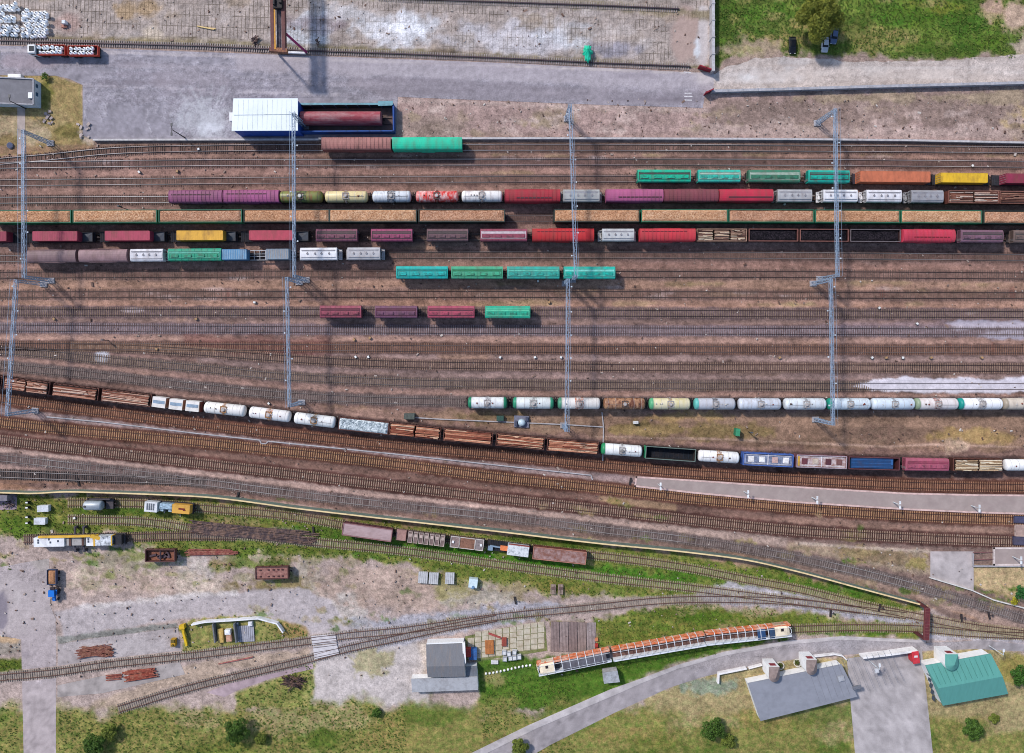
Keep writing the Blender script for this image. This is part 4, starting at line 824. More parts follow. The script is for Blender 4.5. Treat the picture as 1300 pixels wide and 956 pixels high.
# --- track O tanks
g = 'row of white tank wagons'
tk = [(594,644,'#e4e6e6','white tank wagon with dark green ends at the west end of the row','#8f8c90','#1f7a5a',(-1,1),{}),(651,703,'#d9dedd','white tank wagon with pale green ends, second in the row','#8a8a86','#2f8a6a',(-1,1),{}),(708,762,'#ded9d4','white tank wagon with a rusty orange middle, crossed by the middle gantry','#b05a30','#4a8a70',(-1,),{}),(766,819,'#b98e6c','heavily rusted brown and white tank wagon, the only rusty one in the row','#5a2f24',None,None,dict(dirt='#5a2a1c',damt=.95,dthr=.46,dscale=.9)),(824,876,'#d8cfae','cream tank wagon with one pale green end beside the rusted one','#8a6238','#5aa87a',(-1,),dict(dirt='#c8b86a',damt=.6,dthr=.5)),
 (881,933,'#b8bac2','grey tank wagon with a turquoise end and a black square round its dome','#2a2830','#5fb0a8',(-1,),dict(sadw=1.5,dirt='#a08a80',damt=.5)),(937,991,'#c9ced8','light grey tank wagon between the grey one with black square and the pale blue-white ones','#9fa3aa',None,None,{}),(995,1048,'#d4dce2','pale bluish-white tank wagon just west of the eastern gantry','#8f9499',None,None,{}),(1050,1104,'#cfdae2','bluish-white tank wagon with a teal end, directly under the eastern gantry','#9aa2a8','#1f8f7a',(-1,),{}),(1106,1160,'#cdd8e2','pale blue-white tank wagon just east of the gantry one with the teal end','#9aa2a8',None,None,{}),
 (1161,1215,'#ddd6d4','whitish tank wagon with brown rust streaks and a grey-green end','#8f4a3a','#8a9a80',(-1,),dict(dirt='#b08a7a',damt=.5,dthr=.53)),(1216,1271,'#f0f0f2','cleanest white tank wagon with a bright teal end near the right edge','#9a9694','#148f86',(-1,),dict(damt=.1)),(1272,1326,'#cdc0b0','beige tank wagon cut by the right edge of the photo','#9a8878','#a09484',(-1,),{})]
for x0, x1, c, lb, sad, ec, es, kw in tk:
    r, L = wagon_root('tank_wagon', 'O', x0, x1, 3.0, lb, g, 'tank wagon'); tankwagon(r, L, c, sad, (ec, es) if ec else None, **{**dict(damt=.5, dirt='#8f8078', dthr=.56), **kw})
# --- track P log train
g = 'long mixed train on the curve'
for x0, x1, lb, np_, cols in ((-56,0,'log gondola cut by the left edge of the photo, first of the curved train',2,None),(4,61,'gondola of logs just right of the western gantry foot, second in the curved train',2,None),(66,123,'log gondola of the curved train, third from the left edge',1,None),(128,190,'log gondola of the curved train coupled ahead of the three white crates',1,None),(494,559,'gondola of brown logs next to the crushed-stone gondola',2,1),(563,625,'gondola of brown logs, second east of the crushed stone',1,1),(630,691,'gondola of pale-flecked logs, third east of the crushed stone',1,1),(695,760,'gondola of short logs coupled ahead of the green-ended white tank wagon',1,1),(1212,1274,'gondola of pale yellow-tan logs near the right edge of the photo',2,2)):
    r, L = wagon_root('gondola_wagon', 'P', x0, x1, 3.9, lb, g, 'gondola wagon'); gondola(r, L, '#4a2a24', 3.3, rim='#6a4238')
    for q in range(8):
        for s in (-1,1): st = MB(); st.box((-L/2+.6+q*(L-1.2)/7, s*1.6, 2.6),(.14,.12,2.4)); st.build('stake', mat('#5a362c', .7), r)
    log_load(r, L-.5, 2.85, 1.5, 3.85, 'logs stacked in the '+lb, cols={None:('#b07a64','#d8b8a4','#c69a84','#85503f'),1:('#a5644c','#c98a6c','#e0b898','#8a4a38'),2:('#b89a7a','#dcc8a8','#a58868','#e6d8c0')}[cols], piles=np_, rad=.12)
r, L = wagon_root('flat_wagon', 'P', 190, 258, 1.4, 'rust-brown flat wagon carrying white crates', g, 'flat wagon'); flat(r, L, '#6a3228'); b = MB(); [b.box((s*(L/2-.4),0,2.2),(.8,2.7,1.7)) for s in (-1,1)]; b.build('end_wall', mat('#6b2f28', .8), r)
for i, (x0, x1) in enumerate(((193,210),(214,232),(235.5,252.5))):
    s = 1-3.6/H; gx = 650+((x0+x1)/2-650)*s; p = W(gx, ty('P', gx)); c = thing('crate', p, tang('P', gx), ('white crate with a blue-grey top stripe, '+('nearest the log gondola','in the middle of the three','nearest the white tank wagon')[i]), 'crate', 'white crates on the flat wagon')
    b = MB(); b.box((0,0,2.5),(3.5,2.7,2.1)); b.build('body', mat('#e8e2dc', .6, 0, .08), c); b = MB(); b.box((0,.1,3.57),(3.0,.8,.06)); b.box((-.3,-.1,3.57),(1.5,.5,.05)); b.build('stripe', mat('#8ba0b4', .5), c); 
    for q in (-1,1): b = MB(); b.box((q*1.76,0,2.5),(.06,2.5,2.0)); b.build('end_board', mat('#b88a70', .7), c)
for x0, x1, c, sad, lb, ec, kw in ((260,312,'#ebe7e2','#a5683c','white tank wagon beside the three white crates',None,{}),(317,369,'#ece8e6','#a8623a','white tank wagon with orange-rusty middle at the foot of the gantry',None,{}),(374,426,'#eae9e6','#8a7a68','white tank wagon with a dull brown middle, beside the crushed stone',None,{}),(763,815,'#eaebea','#9a9896','white tank wagon with a green end, beside the empty black gondola',('#2a8a5a',(-1,)),dict(dome='#8a8886')),(886,938,'#eeeceb','#a5785a','white tank wagon between the black gondola and the graffitied blue wagon',None,{}),(1275,1327,'#ecebea','#9a9090','white tank wagon cut by the right edge, after the pale logs',None,{})):
    r, L = wagon_root('tank_wagon', 'P', x0, x1, 3.0, lb, g, 'tank wagon'); tankwagon(r, L, c, sad, ec, sadw=1.3, damt=.3, wkc='#9a7048' if not ec else None, **kw)
r, L = wagon_root('gondola_wagon', 'P', 430, 493, 3.6, 'brown gondola heaped with pale grey crushed stone', g, 'gondola wagon'); gondola(r, L, '#5a342c', 3.5); load_at(chips_load(L-.3,2.9,1.5,3.75,.6,4), 'crushed_stone', STONE, r, 'pale grey crushed stone heaped in the brown gondola', 'crushed stone', None, 'stuff')
r, L = wagon_root('gondola_wagon', 'P', 820, 883, 3.8, 'empty black gondola with one green end wall', g, 'gondola wagon'); gondola(r, L, '#2c2a2a', 3.7, inner='#141a24', rim='#6a7a72'); b = MB(); b.box((-L/2-.05,0,2.6),(.12,3.1,2.3)); b.build('end_wall', mat('#2a9a6a', .6), r); b = MB(); [b.box((-L/2+1.4+i*1.3,0,1.46),(.08,2.7,.1)) for i in range(9)]; b.build('floor_ribs', mat('#232c3a', .7), r)
for x0, x1, c, lb, rc, fl in ((944,1007,'#3f62a8','blue-rimmed hopper body with four white square hatches and graffiti colours','#4a6ab0','#8b96ac'),(1012,1075,'#7a4f58','mauve hopper body with four dark hatches, a yellow end and cluttered top','#b0a0a8','#c9b9b9')):
    r, L = wagon_root('covered_wagon', 'P', x0, x1, 3.8, lb, g, 'covered wagon'); gondola(r, L, c, 3.7, rim=rc)
    b = MB(); b.box((0,0,3.35),(L-.3,2.85,.2)); b.build('roof', mat(fl, .7, 0, .3, 1.5, '#4a4a60' if x0 < 1000 else '#8a5a4a', .85, .9, .48), r)
    for i in range(4): b = MB(); q = (-.34,-.12,.14,.36)[i]*L; b.box((q,0,3.5),(1.5,1.5,.14)); b.box((q,0,3.6),(1.0,1.0,.1)); b.build('hatch', mat(('#e9e6e4','#f0eeec','#c9a8a0','#ece8e6')[i] if x0 < 1000 else ('#6a3a40','#c9b8a8','#5a3038','#7a5450')[i], .6, 0, .2), r)
    b = MB(); b.box((-L/2+.5,0,3.55),(.5,2.4,.2)); b.build('end_beam', mat('#8b97b8' if x0 < 1000 else '#d8a840', .6), r); b = MB(); [b.bar((-L/2+.4, s*1.1, 3.5),(L/2-.4, s*1.1, 3.5),.1) for s in (-1,1)]; b.box((0,0,3.52),(.2,2.7,.14)); b.build('walkway', mat('#dedade', .6), r)
r, L = wagon_root('gondola_wagon', 'P', 1078, 1142, 3.6, 'maroon gondola with a dark blue lining and tan corner', g, 'gondola wagon'); gondola(r, L, '#4a242a', 3.5, rim='#6a4044'); b = MB(); b.box((-.4,0,2.5),(L-2.2,2.7,1.6)); b.build('lining', mat('#1f4470', .6, 0, .15), r); b = MB(); [b.box((-.4,y,3.33),(L-2.3,.12,.08)) for y in (-.9,0,.9)]; b.box((L/2-1.9,.4,3.4),(.5,1.3,.2)); b.build('slats', mat('#32629a', .6), r)
r, L = wagon_root('hopper_wagon', 'P', 1151, 1205, 4.3, 'dusty pink hopper wagon between the blue-lined gondola and the pale logs', g, 'hopper wagon'); hopper(r, L, '#b05a70', 4.3, dark='#8a3a50')
# ------------------------------------------------------------------ walls, barrier, kerbs
def wallrun(name, pts, z, th, m, label, cat, zt=0, cap=None, capm=None, kind=None, post=0):
    P3 = [W(x, y, zt) for x, y in pts]; P3 = [Vector((p.x, p.y, 0)) for p in P3]; o0 = P3[0].copy(); root = thing(name, o0, 0, label, cat)
    def run(w, z0, z1):
        vs = []; fs = []
        for i, p in enumerate(P3):
            a = (P3[min(i+1, len(P3)-1)]-P3[max(i-1, 0)]).normalized(); n = Vector((-a.y, a.x, 0)); c = p-o0
            vs += [c-n*w/2+Vector((0,0,z0)), c+n*w/2+Vector((0,0,z0)), c+n*w/2+Vector((0,0,z1)), c-n*w/2+Vector((0,0,z1))]
        for i in range(len(P3)-1):
            for j in range(4): fs.append((i*4+j, (i+1)*4+j, (i+1)*4+(j+1) % 4, i*4+(j+1) % 4))
        k = (len(P3)-1)*4; fs += [(0,1,2,3), (k+3,k+2,k+1,k)]
        mb = MB(); mb.add(vs, fs); return mb
    run(th, -.1, z).build('wall_body', m, root)
    if cap: run(th+cap, z, z+.12).build('coping', capm or m, root)
    if post:
        mb = MB()
        for a, b in zip(P3, P3[1:]):
            n = max(1, int((b-a).length/post))
            for i in range(n): p = a.lerp(b, i/n)-o0; mb.box((p.x, p.y, z/2+.1), (.3, th+.3, z+.3), math.atan2((b-a).y, (b-a).x))
        mb.build('posts', capm or m, root)['kind'] = 'stuff'
    return root
CREAM = mat('#e8cf9c', .7, 0, .1, .6, '#b09468', .5, .5, .55); CONC = mat('#aaa6aa', .85, 0, .15, .8, '#6f6a68', .5, .7, .55); WHITE = mat('#ecebea', .6, 0, .07, .6, '#b0aaa4', .4, .5, .6)
bx, by = smooth_line([(-60,626.5),(0,625.5),(40,626.5),(80,624.5),(130,625.5),(200,628),(260,631),(380,646),(510,661),(630,674.5),(760,690),(880,702),(950,711.5),(1010,725),(1092,747),(1178,770)], 12)
wallrun('noise_barrier', list(zip(bx, by)), 2.6, .25, mat('#6f7f74', .8, 0, .2), 'long cream-topped barrier wall separating the main line from the southern yard', 'barrier wall', 2.7, .1, CREAM)
wallrun('boundary_wall', [(905.5,-60),(905.5,90)], 2.5, .6, CONC, 'grey concrete wall between the slab yard and the green meadow', 'wall', 2.5, .2, mat('#bcb9bc', .8), post=4)
wallrun('boundary_wall', [(904,115.5),(1000,113),(1100,110),(1200,107.5),(1300,105),(1360,103.5)], 1.3, .5, mat('#a0a0a8', .85), 'long grey concrete wall south of the gravel road', 'wall', 1.3, .2, mat('#a9a8ae', .8), post=4)
wallrun('edge_wall', [(118,177.5),(405,177)], .8, .35, CONC, 'low pale kerb wall south of the asphalt apron, west of the boxcars', 'kerb wall', .8, .1, mat('#c9c4c2', .8))
wallrun('edge_wall', [(404,176),(586,175.6),(700,175.4),(1000,176.5),(1150,178),(1300,181),(1360,182)], .9, .4, CONC, 'long low pale kerb wall along the stony strip north of the sidings', 'kerb wall', .9, .1, mat('#bdb8b8', .8))
for pts, lb in (([(886,87),(902,92.5)], 'dark red gate leaf at the foot of the meadow wall'), ([(893.5,121),(903,116.5)], 'dark red gate leaf at the west end of the gravel road wall')):
    a, b = W(*pts[0]), W(*pts[1]); r = thing('gate', a, 0, lb, 'gate', 'pair of dark red gates'); d_ = b-a; m = MB(); m.bar((0,0,1.15), d_+Vector((0,0,1.15)), .12, 2.1); m.build('leaf', mat('#8a1f2e', .6), r); m = MB(); m.bar((0,0,2.25), d_+Vector((0,0,2.25)), .3, .1); m.bar((0,0,.15), d_+Vector((0,0,.15)), .18, .12)
    for q in (0,.5,1): m.bar(d_*q, d_*q+Vector((0,0,2.3)), .2)
    m.build('frame', mat('#9a2636', .6), r)
wallrun('retaining_wall', [(1236,703),(1236,719),(1300,719),(1360,719)], .7, .3, CONC, 'low grey wall on the south side of the small eastern platform', 'wall', .7)
wallrun('retaining_wall', [(1181,733.5),(1234,749.5),(1262,762),(1300,772),(1360,786)], .6, .28, mat('#d9d4ce', .8), 'low white kerb wall curving from the eastern paved yard to the dry lawn', 'wall', .6)

# ------------------------------------------------------------------ platforms
def platform(name, poly, z, top, edge, label, ew=.45):
    r = thing(name, W(*poly[0]), 0, label, 'platform'); o0 = W(*poly[0]); P = [W(x, y, z) for x, y in poly]; P = [Vector((p.x-o0.x, p.y-o0.y, 0)) for p in P][::-1]
    m = MB(); m.prism([(p.x, p.y) for p in P], -.05, z); m.build('deck', top, r, fix=True)
    m = MB(); n = len(P)
    for i in range(n):
        a, b = P[i], P[(i+1) % n]; d_ = (b-a)
        if d_.length < .5: continue
        d_.normalize(); nn = Vector((-d_.y, d_.x, 0)); m.bar(a+nn*ew/2+Vector((0,0,z+.02)), b+nn*ew/2+Vector((0,0,z+.02)), ew, .07)
    m.build('edge_strip', edge, r); return r
pm = mat('#a69690', .9, 0, .12, .4, '#968380', .5, .25, .52)
platform('station_platform', [(807,604.5),(880,609),(945,613.5),(1010,617.2),(1080,621.5),(1150,625.5),(1240,627.5),(1360,628.5),(1360,655),(1240,651.5),(1150,647.5),(1080,643),(1010,638.5),(950,633),(880,626.5),(805,618)], .35, pm, mat('#d8b8b0', .8), 'long low grey-pink station platform with pale edge strips')
platform('station_platform', [(1261,695),(1360,695),(1360,718),(1261,718)], .5, pm, mat('#d8c8c2', .8), 'short grey platform at the right edge beside the dry lawn')
platform('platform_crossing', [(1287,655),(1360,657),(1360,666),(1287,664)], .42, mat('#4a4a66', .8), mat('#3a3a50', .8), 'dark blue rubber crossing deck over the platform-side main track', .15)
platform('platform_crossing', [(1286,681),(1360,683),(1360,693),(1286,692)], .42, mat('#4d4a5e', .8), mat('#3a3a50', .8), 'dark blue rubber crossing deck over the southern main track', .15)
platform('platform_crossing', [(1288,666),(1360,667),(1360,682),(1288,681)], .2, mat('#b0958a', .9), mat('#cbb2a6', .8), 'tan crossing deck between the two dark blue crossing decks', .2)
for x0, y0 in ((1235,707),): 
    for q in (0,9): m = MB(); a = W(x0, 701+q); b = W(1260, 700+q); m.bar(a+Vector((0,0,.5)), b+Vector((0,0,.5)), .12); [m.bar(a.lerp(b, t), a.lerp(b, t)+Vector((0,0,.5)), .1) for t in (0,.5,1)]; tag(m.build('handrail', mat('#8a5a5a', .6)), 'reddish handrail on the ramp to the short platform, '+('north side' if q == 0 else 'south side'), 'handrail', 'ramp handrails')

# ------------------------------------------------------------------ lattice gantries
GAL = mat('#8fa2b8', .5, .1, .15, 1, '#7a8088', .4, .6, .5, k=.9)
def gantry(p0, p1, label, z=11.0, cols=(True, True)):
    A = W(*p0, z); B = W(*p1, z); mid_ = Vector(((A.x+B.x)/2, (A.y+B.y)/2, 0)); an = math.atan2((B-A).y, (B-A).x); L = (Vector((B.x, B.y, 0))-Vector((A.x, A.y, 0))).length
    r = thing('lattice_gantry', mid_, an, label, 'lattice gantry', 'lattice gantries spanning the sidings'); h = .8; w = .62; m = MB()
    for y in (-w/2, w/2):
        for zz in (z-h, z): m.bar((-L/2, y, zz), (L/2, y, zz), .09)
    n = int(L/1.7)
    for i in range(n):
        x0 = -L/2+L*i/n; x1 = -L/2+L*(i+1)/n; s = 1 if i % 2 else -1
        m.bar((x0, -s*w/2, z), (x1, s*w/2, z), .075); m.bar((x0, -w/2, z-.02), (x0, w/2, z-.02), .075)
        for y in (-w/2, w/2): m.bar((x0, y, z if s > 0 else z-h), (x1, y, z-h if s > 0 else z), .07); m.bar((x0,y,z-h),(x0,y,z),.07)
        None
    m.build('girder', GAL, r)
    m = MB()
    for y in (-.62, .62):
        m.bar((-L/2, y, z+.95), (L/2, y, z+.95), .045)
        for i in range(0, n+1, 2): x = -L/2+L*i/n; m.bar((x, y, z-.05), (x, y, z+.95), .045); None
    m.build('handrail', GAL, r)
    for s, on in ((-1, cols[0]), (1, cols[1])):
        if not on: continue
        c = MB(); x = s*(L/2-.3); q = .38
        for dx in (-1,1):
            for dy in (-1,1): c.bar((x+dx*q*1.1, dy*q*1.3, 0), (x+dx*q*.7, dy*q*.9, z), .13)
        k = 12
        for i in range(k):
            z0 = z*i/k; z1 = z*(i+1)/k; t = 1-.3*i/k; sg = 1 if i % 2 else -1
            for d_ in (-1,1): c.bar((x-sg*q*1.1*t, d_*q*1.3*t, z0), (x+sg*q*1.1*t, d_*q*1.3*t, z1), .07); c.bar((x+d_*q*1.1*t, -sg*q*1.3*t, z0), (x+d_*q*1.1*t, sg*q*1.3*t, z1), .07)
        c.build('column', GAL, r)
        f = MB(); f.box((x,0,.15), (1.5,1.8,.35)); f.build('footing', CONC, r)
    for i in range(int(L/6)):
        x = -L/2+2+i*6+random.uniform(-.5,.5); s = random.choice((-1,1)); f = MB(); f.bar((x, s*.3, z-.5), (x, s*.85, z-.4), .07); f.box((x, s*.9, z-.42), (.35,.3,.2)); f.build('floodlight', mat('#c2cad2', .4, k=.9), r)
    return r
gantry((28.5,165),(29.5,353),'upper lattice gantry near the left edge, over the maroon containers')
gantry((19.5,355),(8,528),'lower lattice gantry at the left edge, slanting down to the log wagons')
gantry((372,143),(373,352),'upper lattice gantry beside the white shed roof, over the green-brown tank wagon')
gantry((363.5,352),(367,517),'lower lattice gantry ending above the white tank wagons on the curve')
gantry((724,132),(731.5,352),'upper lattice gantry in the middle, over the scarlet boxcar')
gantry((721.5,354),(719.5,548),'lower lattice gantry crossing the white tank wagon with the orange middle')
gantry((1061,138),(1064,351),'upper lattice gantry in the east, over the bright white hopper and black coal')
gantry((1055.5,354),(1058.5,540),'lower lattice gantry in the east, over the teal-ended bluish tank wagon')

# ------------------------------------------------------------------ gantry crane
cr = thing('gantry_crane', W(352,66), 0, 'rust-brown double-girder gantry crane over the slab yard with a yellow stripe', 'crane'); o0 = W(352,66); z = 10.0
def CW(x, y, z_): return W(x, y, z_)-o0
for x0, nm in ((346,'girder'),(360,'girder')):
    m = MB(); m.bar(CW(x0-1,-60,z), CW(x0+1,65,z), .85, 1.4); m.build(nm, mat('#6f4440', .7, 0, .25, 1, '#4a3034', .6, .7, .5), cr)
m = MB(); m.bar(CW(348.5,-60,z)+Vector((0,0,.72)), CW(350.5,64,z)+Vector((0,0,.72)), .35, .1); m.build('stripe', mat('#d89a3a', .7), cr)
m = MB(); m.bar(CW(353,-60,z-.6), CW(355,65,z-.6), 1.3, .08); m.build('walkway', mat('#8d8284', .8, 0, .4, 1.2), cr)
m = MB(); m.bar(CW(343,63.5,z), CW(365,65,z), 1.0, 1.3); m.build('end_beam', mat('#7d5040', .7, 0, .4, 1.5, '#d89a5a', .6, 1, .55), cr)
m = MB(); p = CW(353,5,z+.9); m.box((p.x,p.y,p.z),(2.2,2.4,1.2)); m.box((p.x+.8,p.y+.4,p.z+.8),(.7,1.0,.6)); m.tube((p.x-.7,p.y-.6,p.z+.9),(p.x-.7,p.y+.8,p.z+.9),.35); m.build('trolley', mat('#2a2628', .7, 0, .5), cr)
for gx, top in ((389,362),(351,344)):
    m = MB(); m.bar(CW(top,42 if gx > 360 else 62,z-.5), CW(gx,66.5,.8), .5); m.build('leg', mat('#a8306a' if gx > 360 else '#7d4038', .6), cr)
m = MB(); m.bar(CW(351,66,.7), CW(388,67.5,.7), .5, .6); m.build('bogie_beam', mat('#e0dfe2', .5), cr)
m = MB()
for gx in (352,358,382,388): m = MB(); q = CW(gx,66.6,.35); m.tube(q+Vector((0,-.12,.1)), q+Vector((0,.12,.1)), .33, n=12); m.build('wheel', mat('#3a3234', .6), cr)

# ------------------------------------------------------------------ buildings
def hut(name, poly, z, wallm, roofm, label, cat='building', over=.0, base=0, ridge=None, parapet=None, thick=.25, floor_z=0):
    P = [W(x, y, z) for x, y in poly]; o0 = Vector((P[0].x, P[0].y, 0)); r = thing(name, o0, 0, label, cat); q = [(p.x-o0.x, p.y-o0.y) for p in P]
    area = sum(q[i][0]*q[(i+1) % len(q)][1]-q[(i+1) % len(q)][0]*q[i][1] for i in range(len(q)))
    if area < 0: q = q[::-1]
    m = MB(); m.prism(q, floor_z, z-thick); m.build('wall', wallm, r)
    cx = sum(a for a, b in q)/len(q); cy = sum(b for a, b in q)/len(q)
    qo = [(a+(a-cx)/abs(a-cx+1e-6)*over, b+(b-cy)/abs(b-cy+1e-6)*over) for a, b in q]
    m = MB()
    if ridge:  # two ridge points (local px) and height: four-cornered roof
        R1 = W(*ridge[0], z)-o0; R2 = W(*ridge[1], z)-o0; R1.z = R2.z = z+ridge[2]
        vs = [(a, b, z-thick+.01) for a, b in qo]+[(a, b, z) for a, b in qo]+[tuple(R1), tuple(R2)]; n = 4
        fs = [(0,1,2,3)]+[(i,(i+1) % 4,4+(i+1) % 4,4+i) for i in range(4)]
        # assign each roof edge to nearest ridge point(s)
        d1 = [(Vector(vs[4+i])-R1).length for i in range(4)]; d2 = [(Vector(vs[4+i])-R2).length for i in range(4)]; near = [8 if a < b else 9 for a, b in zip(d1, d2)]
        for i in range(4):
            j = (i+1) % 4
            fs.append((4+i,4+j,near[i]) if near[i] == near[j] else (4+i,4+j,near[j],near[i]))
        m.add(vs, fs)
    else: m.prism(qo, z-thick+.01, z)
    rf = m.build('roof', roofm, r)
    if parapet:
        m = MB(); n = len(q)
        for i in range(n):
            a = Vector((*q[i], z+.15)); b = Vector((*q[(i+1) % n], z+.15)); m.bar(a, b, .3, .35)
        m.build('parapet', parapet, r)
    return r, o0
GREYR = mat('#7d7b80', .9, 0, .12, .7, '#66646a', .5, .4, .5)
r, o0 = hut('gatehouse', [(-30,97),(43,100.5),(43,133),(-30,130)], 2.9, mat('#c9d2de', .7, 0, .06), GREYR, 'flat grey-roofed gatehouse with pale walls at the left edge beside the road', parapet=mat('#a9a8ae', .8))
m = MB(); p = W(39.5,121.5,3)-o0; m.box((p.x,p.y,3.15),(1.1,1.5,.5)); m.build('skylight', WHITE, r)
m = MB(); p = W(57,114,0)-o0; e = W(43,118,2.8)-o0; m.box((e.x+.03,e.y,1.7),(.08,1.0,1.0)); m.box((e.x+.03,e.y+2.2,1.7),(.08,1.0,1.0)); m.build('window', mat('#3a5a78', .3), r)
m = MB(); p = W(18,96,1.2)-o0; m.box((p.x,p.y,.6),(3.4,.9,1.2)); m.build('porch', WHITE, r)
r, o0 = hut('wagon_shed', [(297.5,126.2),(376.8,126),(376.8,164.5),(295.2,164.8)], 6.2, mat('#2450a8', .6, 0, .1), mat('#e9f0f0', .45, 0, .03, .5, '#c9d4d8', .5, .25, .55), 'large white-roofed shed with blue walls beside the asphalt apron', over=.25)
m = MB(); a = W(297,146,6.2)-o0; b = W(376,145,6.2)-o0; m.bar(a+Vector((0,0,.05)), b+Vector((0,0,.05)), .12, .1); m.build('roof_seam', mat('#c2ccd2', .5), r)
for i in range(1, 13): m = MB(); a = W(297+i*6.1,126.5,6.2)-o0; b = W(295.6+i*6.15,164.4,6.2)-o0; m.bar((a.x,a.y,6.215),(b.x,b.y,6.215),.06,.03); m.build('sheet_joint', mat('#d3dcdf', .5), r)
m = MB(); p = W(293,148,2)-o0; m.box((p.x+.2,p.y,1.0),(1.2,2.2,2.0)); m.build('annex', WHITE, r)
# wash pen
pen = thing('wash_pen', W(378,170), 0, 'blue-walled open wagon pen east of the white-roofed shed', 'fenced pen'); o0 = W(378,170); BL = mat('#1f4f9a', .6, 0, .15); zz = 2.6
def pw(a, b, name, m_, z=zz, th=.3):
    m = MB(); A = W(*a, z)-o0; B = W(*b, z)-o0; m.bar((A.x,A.y,z/2),(B.x,B.y,z/2), th, z); return m.build(name, m_, pen)
pw((378,133.5),(499.5,131.8),'back_wall', mat('#20363f', .7)); pw((499,132),(499.5,166),'end_wall', BL); pw((308,167),(499.5,166),'front_wall', BL)
m = MB(); A = W(378,134)-o0; B = W(499,133)-o0; Cc_ = W(499,168)-o0; D_ = W(378,170)-o0; m.prism([(D_.x,D_.y),(Cc_.x,Cc_.y),(B.x,B.y),(A.x,A.y)], 0.03, .06); m.build('floor', mat('#5f5352', .9, 0, .35, 1, '#7a5a48', .6, .8, .5), pen)
m = MB()
for i in range(9): A = W(380+i*14.8,133,zz)-o0; m.bar((A.x,A.y-.1,0),(A.x,A.y-.1,zz+.15),.25)
for i in range(9): A = W(380+i*14.8,166.5,zz)-o0; m.bar((A.x,A.y+.1,0),(A.x,A.y+.1,zz+.1),.2)
m.build('posts', mat('#2a4a6a', .6), pen)
m = MB(); A = W(480,134.2,zz)-o0; B = W(499,133.5,zz)-o0; m.bar((A.x,A.y+.5,zz+.1),(B.x,B.y+.5,zz+.1),1.2,.1); A = W(380,133.5,zz)-o0; m.bar((A.x,A.y+.3,zz+.12),(B.x,B.y+.3,zz+.12),.5,.08); m.build('canopy_strip', mat('#6fa0ac', .5), pen)
rt = thing('railway_track', W(440,154), 0, 'short track inside the blue pen under the rust-red rounded wagon', 'railway track', 'railway tracks of the freight yard')
for s in (-.79,.79): m = MB(); m.box((0,s,.25),(24,.12,.3)); m.build('rail', mat('#6d5a54', .6), rt)
r = thing('covered_wagon', W(650-218.5*.9755, 154), 0, 'rust-red round-roofed wagon standing inside the blue-walled pen', 'covered wagon'); L = 102*S*.9755
running(r, L); cmw = mat('#96404a', .6, 0, .22, .6, '#b09090', .6, .7, .5, stretch=(.3,1,1)); m = MB(); m.loft_x([(-L/2, arch(3.2,1.3,2.9,4.7,12)), (L/2, arch(3.2,1.3,2.9,4.7,12))], smooth=False); m.build('body', cmw, r)
m = MB()
for i in range(17): x = -L/2+.1+i*(L-.2)/16; prism_x(m, arch(3.24,1.35,2.9,4.73,12), x-.04, x+.04)
m.build('roof_ribs', cmw, r)
# south buildings
r, o0 = hut('workshop', [(541,818.5),(588,817),(591,859),(543,860)], 3.6, WHITE, mat('#78787c', .85, 0, .12, 1.2, '#a08468', .4, .4, .6, stretch=(3,.4,1)), 'grey gabled workshop with a white end wall beside the cracked slab yard', ridge=((542,844),(590,843),1.0))
m = MB(); a = W(588.5,816.5,4)-o0; b = W(590,842,4)-o0; m.bar((a.x,a.y,3.5),(b.x,b.y,3.7),.7,.9); m.build('parapet', WHITE, r)
m = MB(); a = W(542,818,3.6)-o0; b = W(588,816.2,3.6)-o0; m.bar((a.x,a.y+.1,3.2),(b.x,b.y+.1,3.2),.3,.7); m.build('fascia', WHITE, r)
hut('annex_building', [(522,862),(606,859),(607,876),(523,879)], 2.6, WHITE, mat('#a9aaae', .9, 0, .1), 'low pale flat-roofed annex south of the grey workshop')
hut('lean_to', [(591.5,846.5),(605,845.5),(606,858),(592,859)], 2.4, mat('#dfe0e0', .8), mat('#6f747c', .8), 'small grey lean-to at the south-east corner of the workshop')
hut('kiosk', [(766,854),(784,852),(787,866),(767,868)], 2.6, mat('#b9b7b8', .8), mat('#a5a8ac', .8, 0, .3, 1.5), 'small grey flat-roofed kiosk by the path under the derelict railcars')
TE = mat('#5a9a90', .6, 0, .1, .8, '#4c877c', .4, .4, .55, stretch=(4,.5,1))
r, o0 = hut('green_roof_house', [(1176,846),(1257,831),(1279,880),(1198,895)], 3.4, WHITE, TE, 'white-walled house with a teal green hipped roof in the lower right corner', ridge=((1187,870.5),(1268,855.5),1.5), over=.2)
for i in range(1, 12):
    a = W(1176+i*6.75,846-i*1.25,3.4)-o0; b = W(1187+i*6.75,870.5-i*1.25,4.9)-o0; m = MB(); m.bar((a.x,a.y,3.44),(b.x,b.y,4.94),.07,.06); m.build('roof_seam', mat('#3a7a70', .6), r)
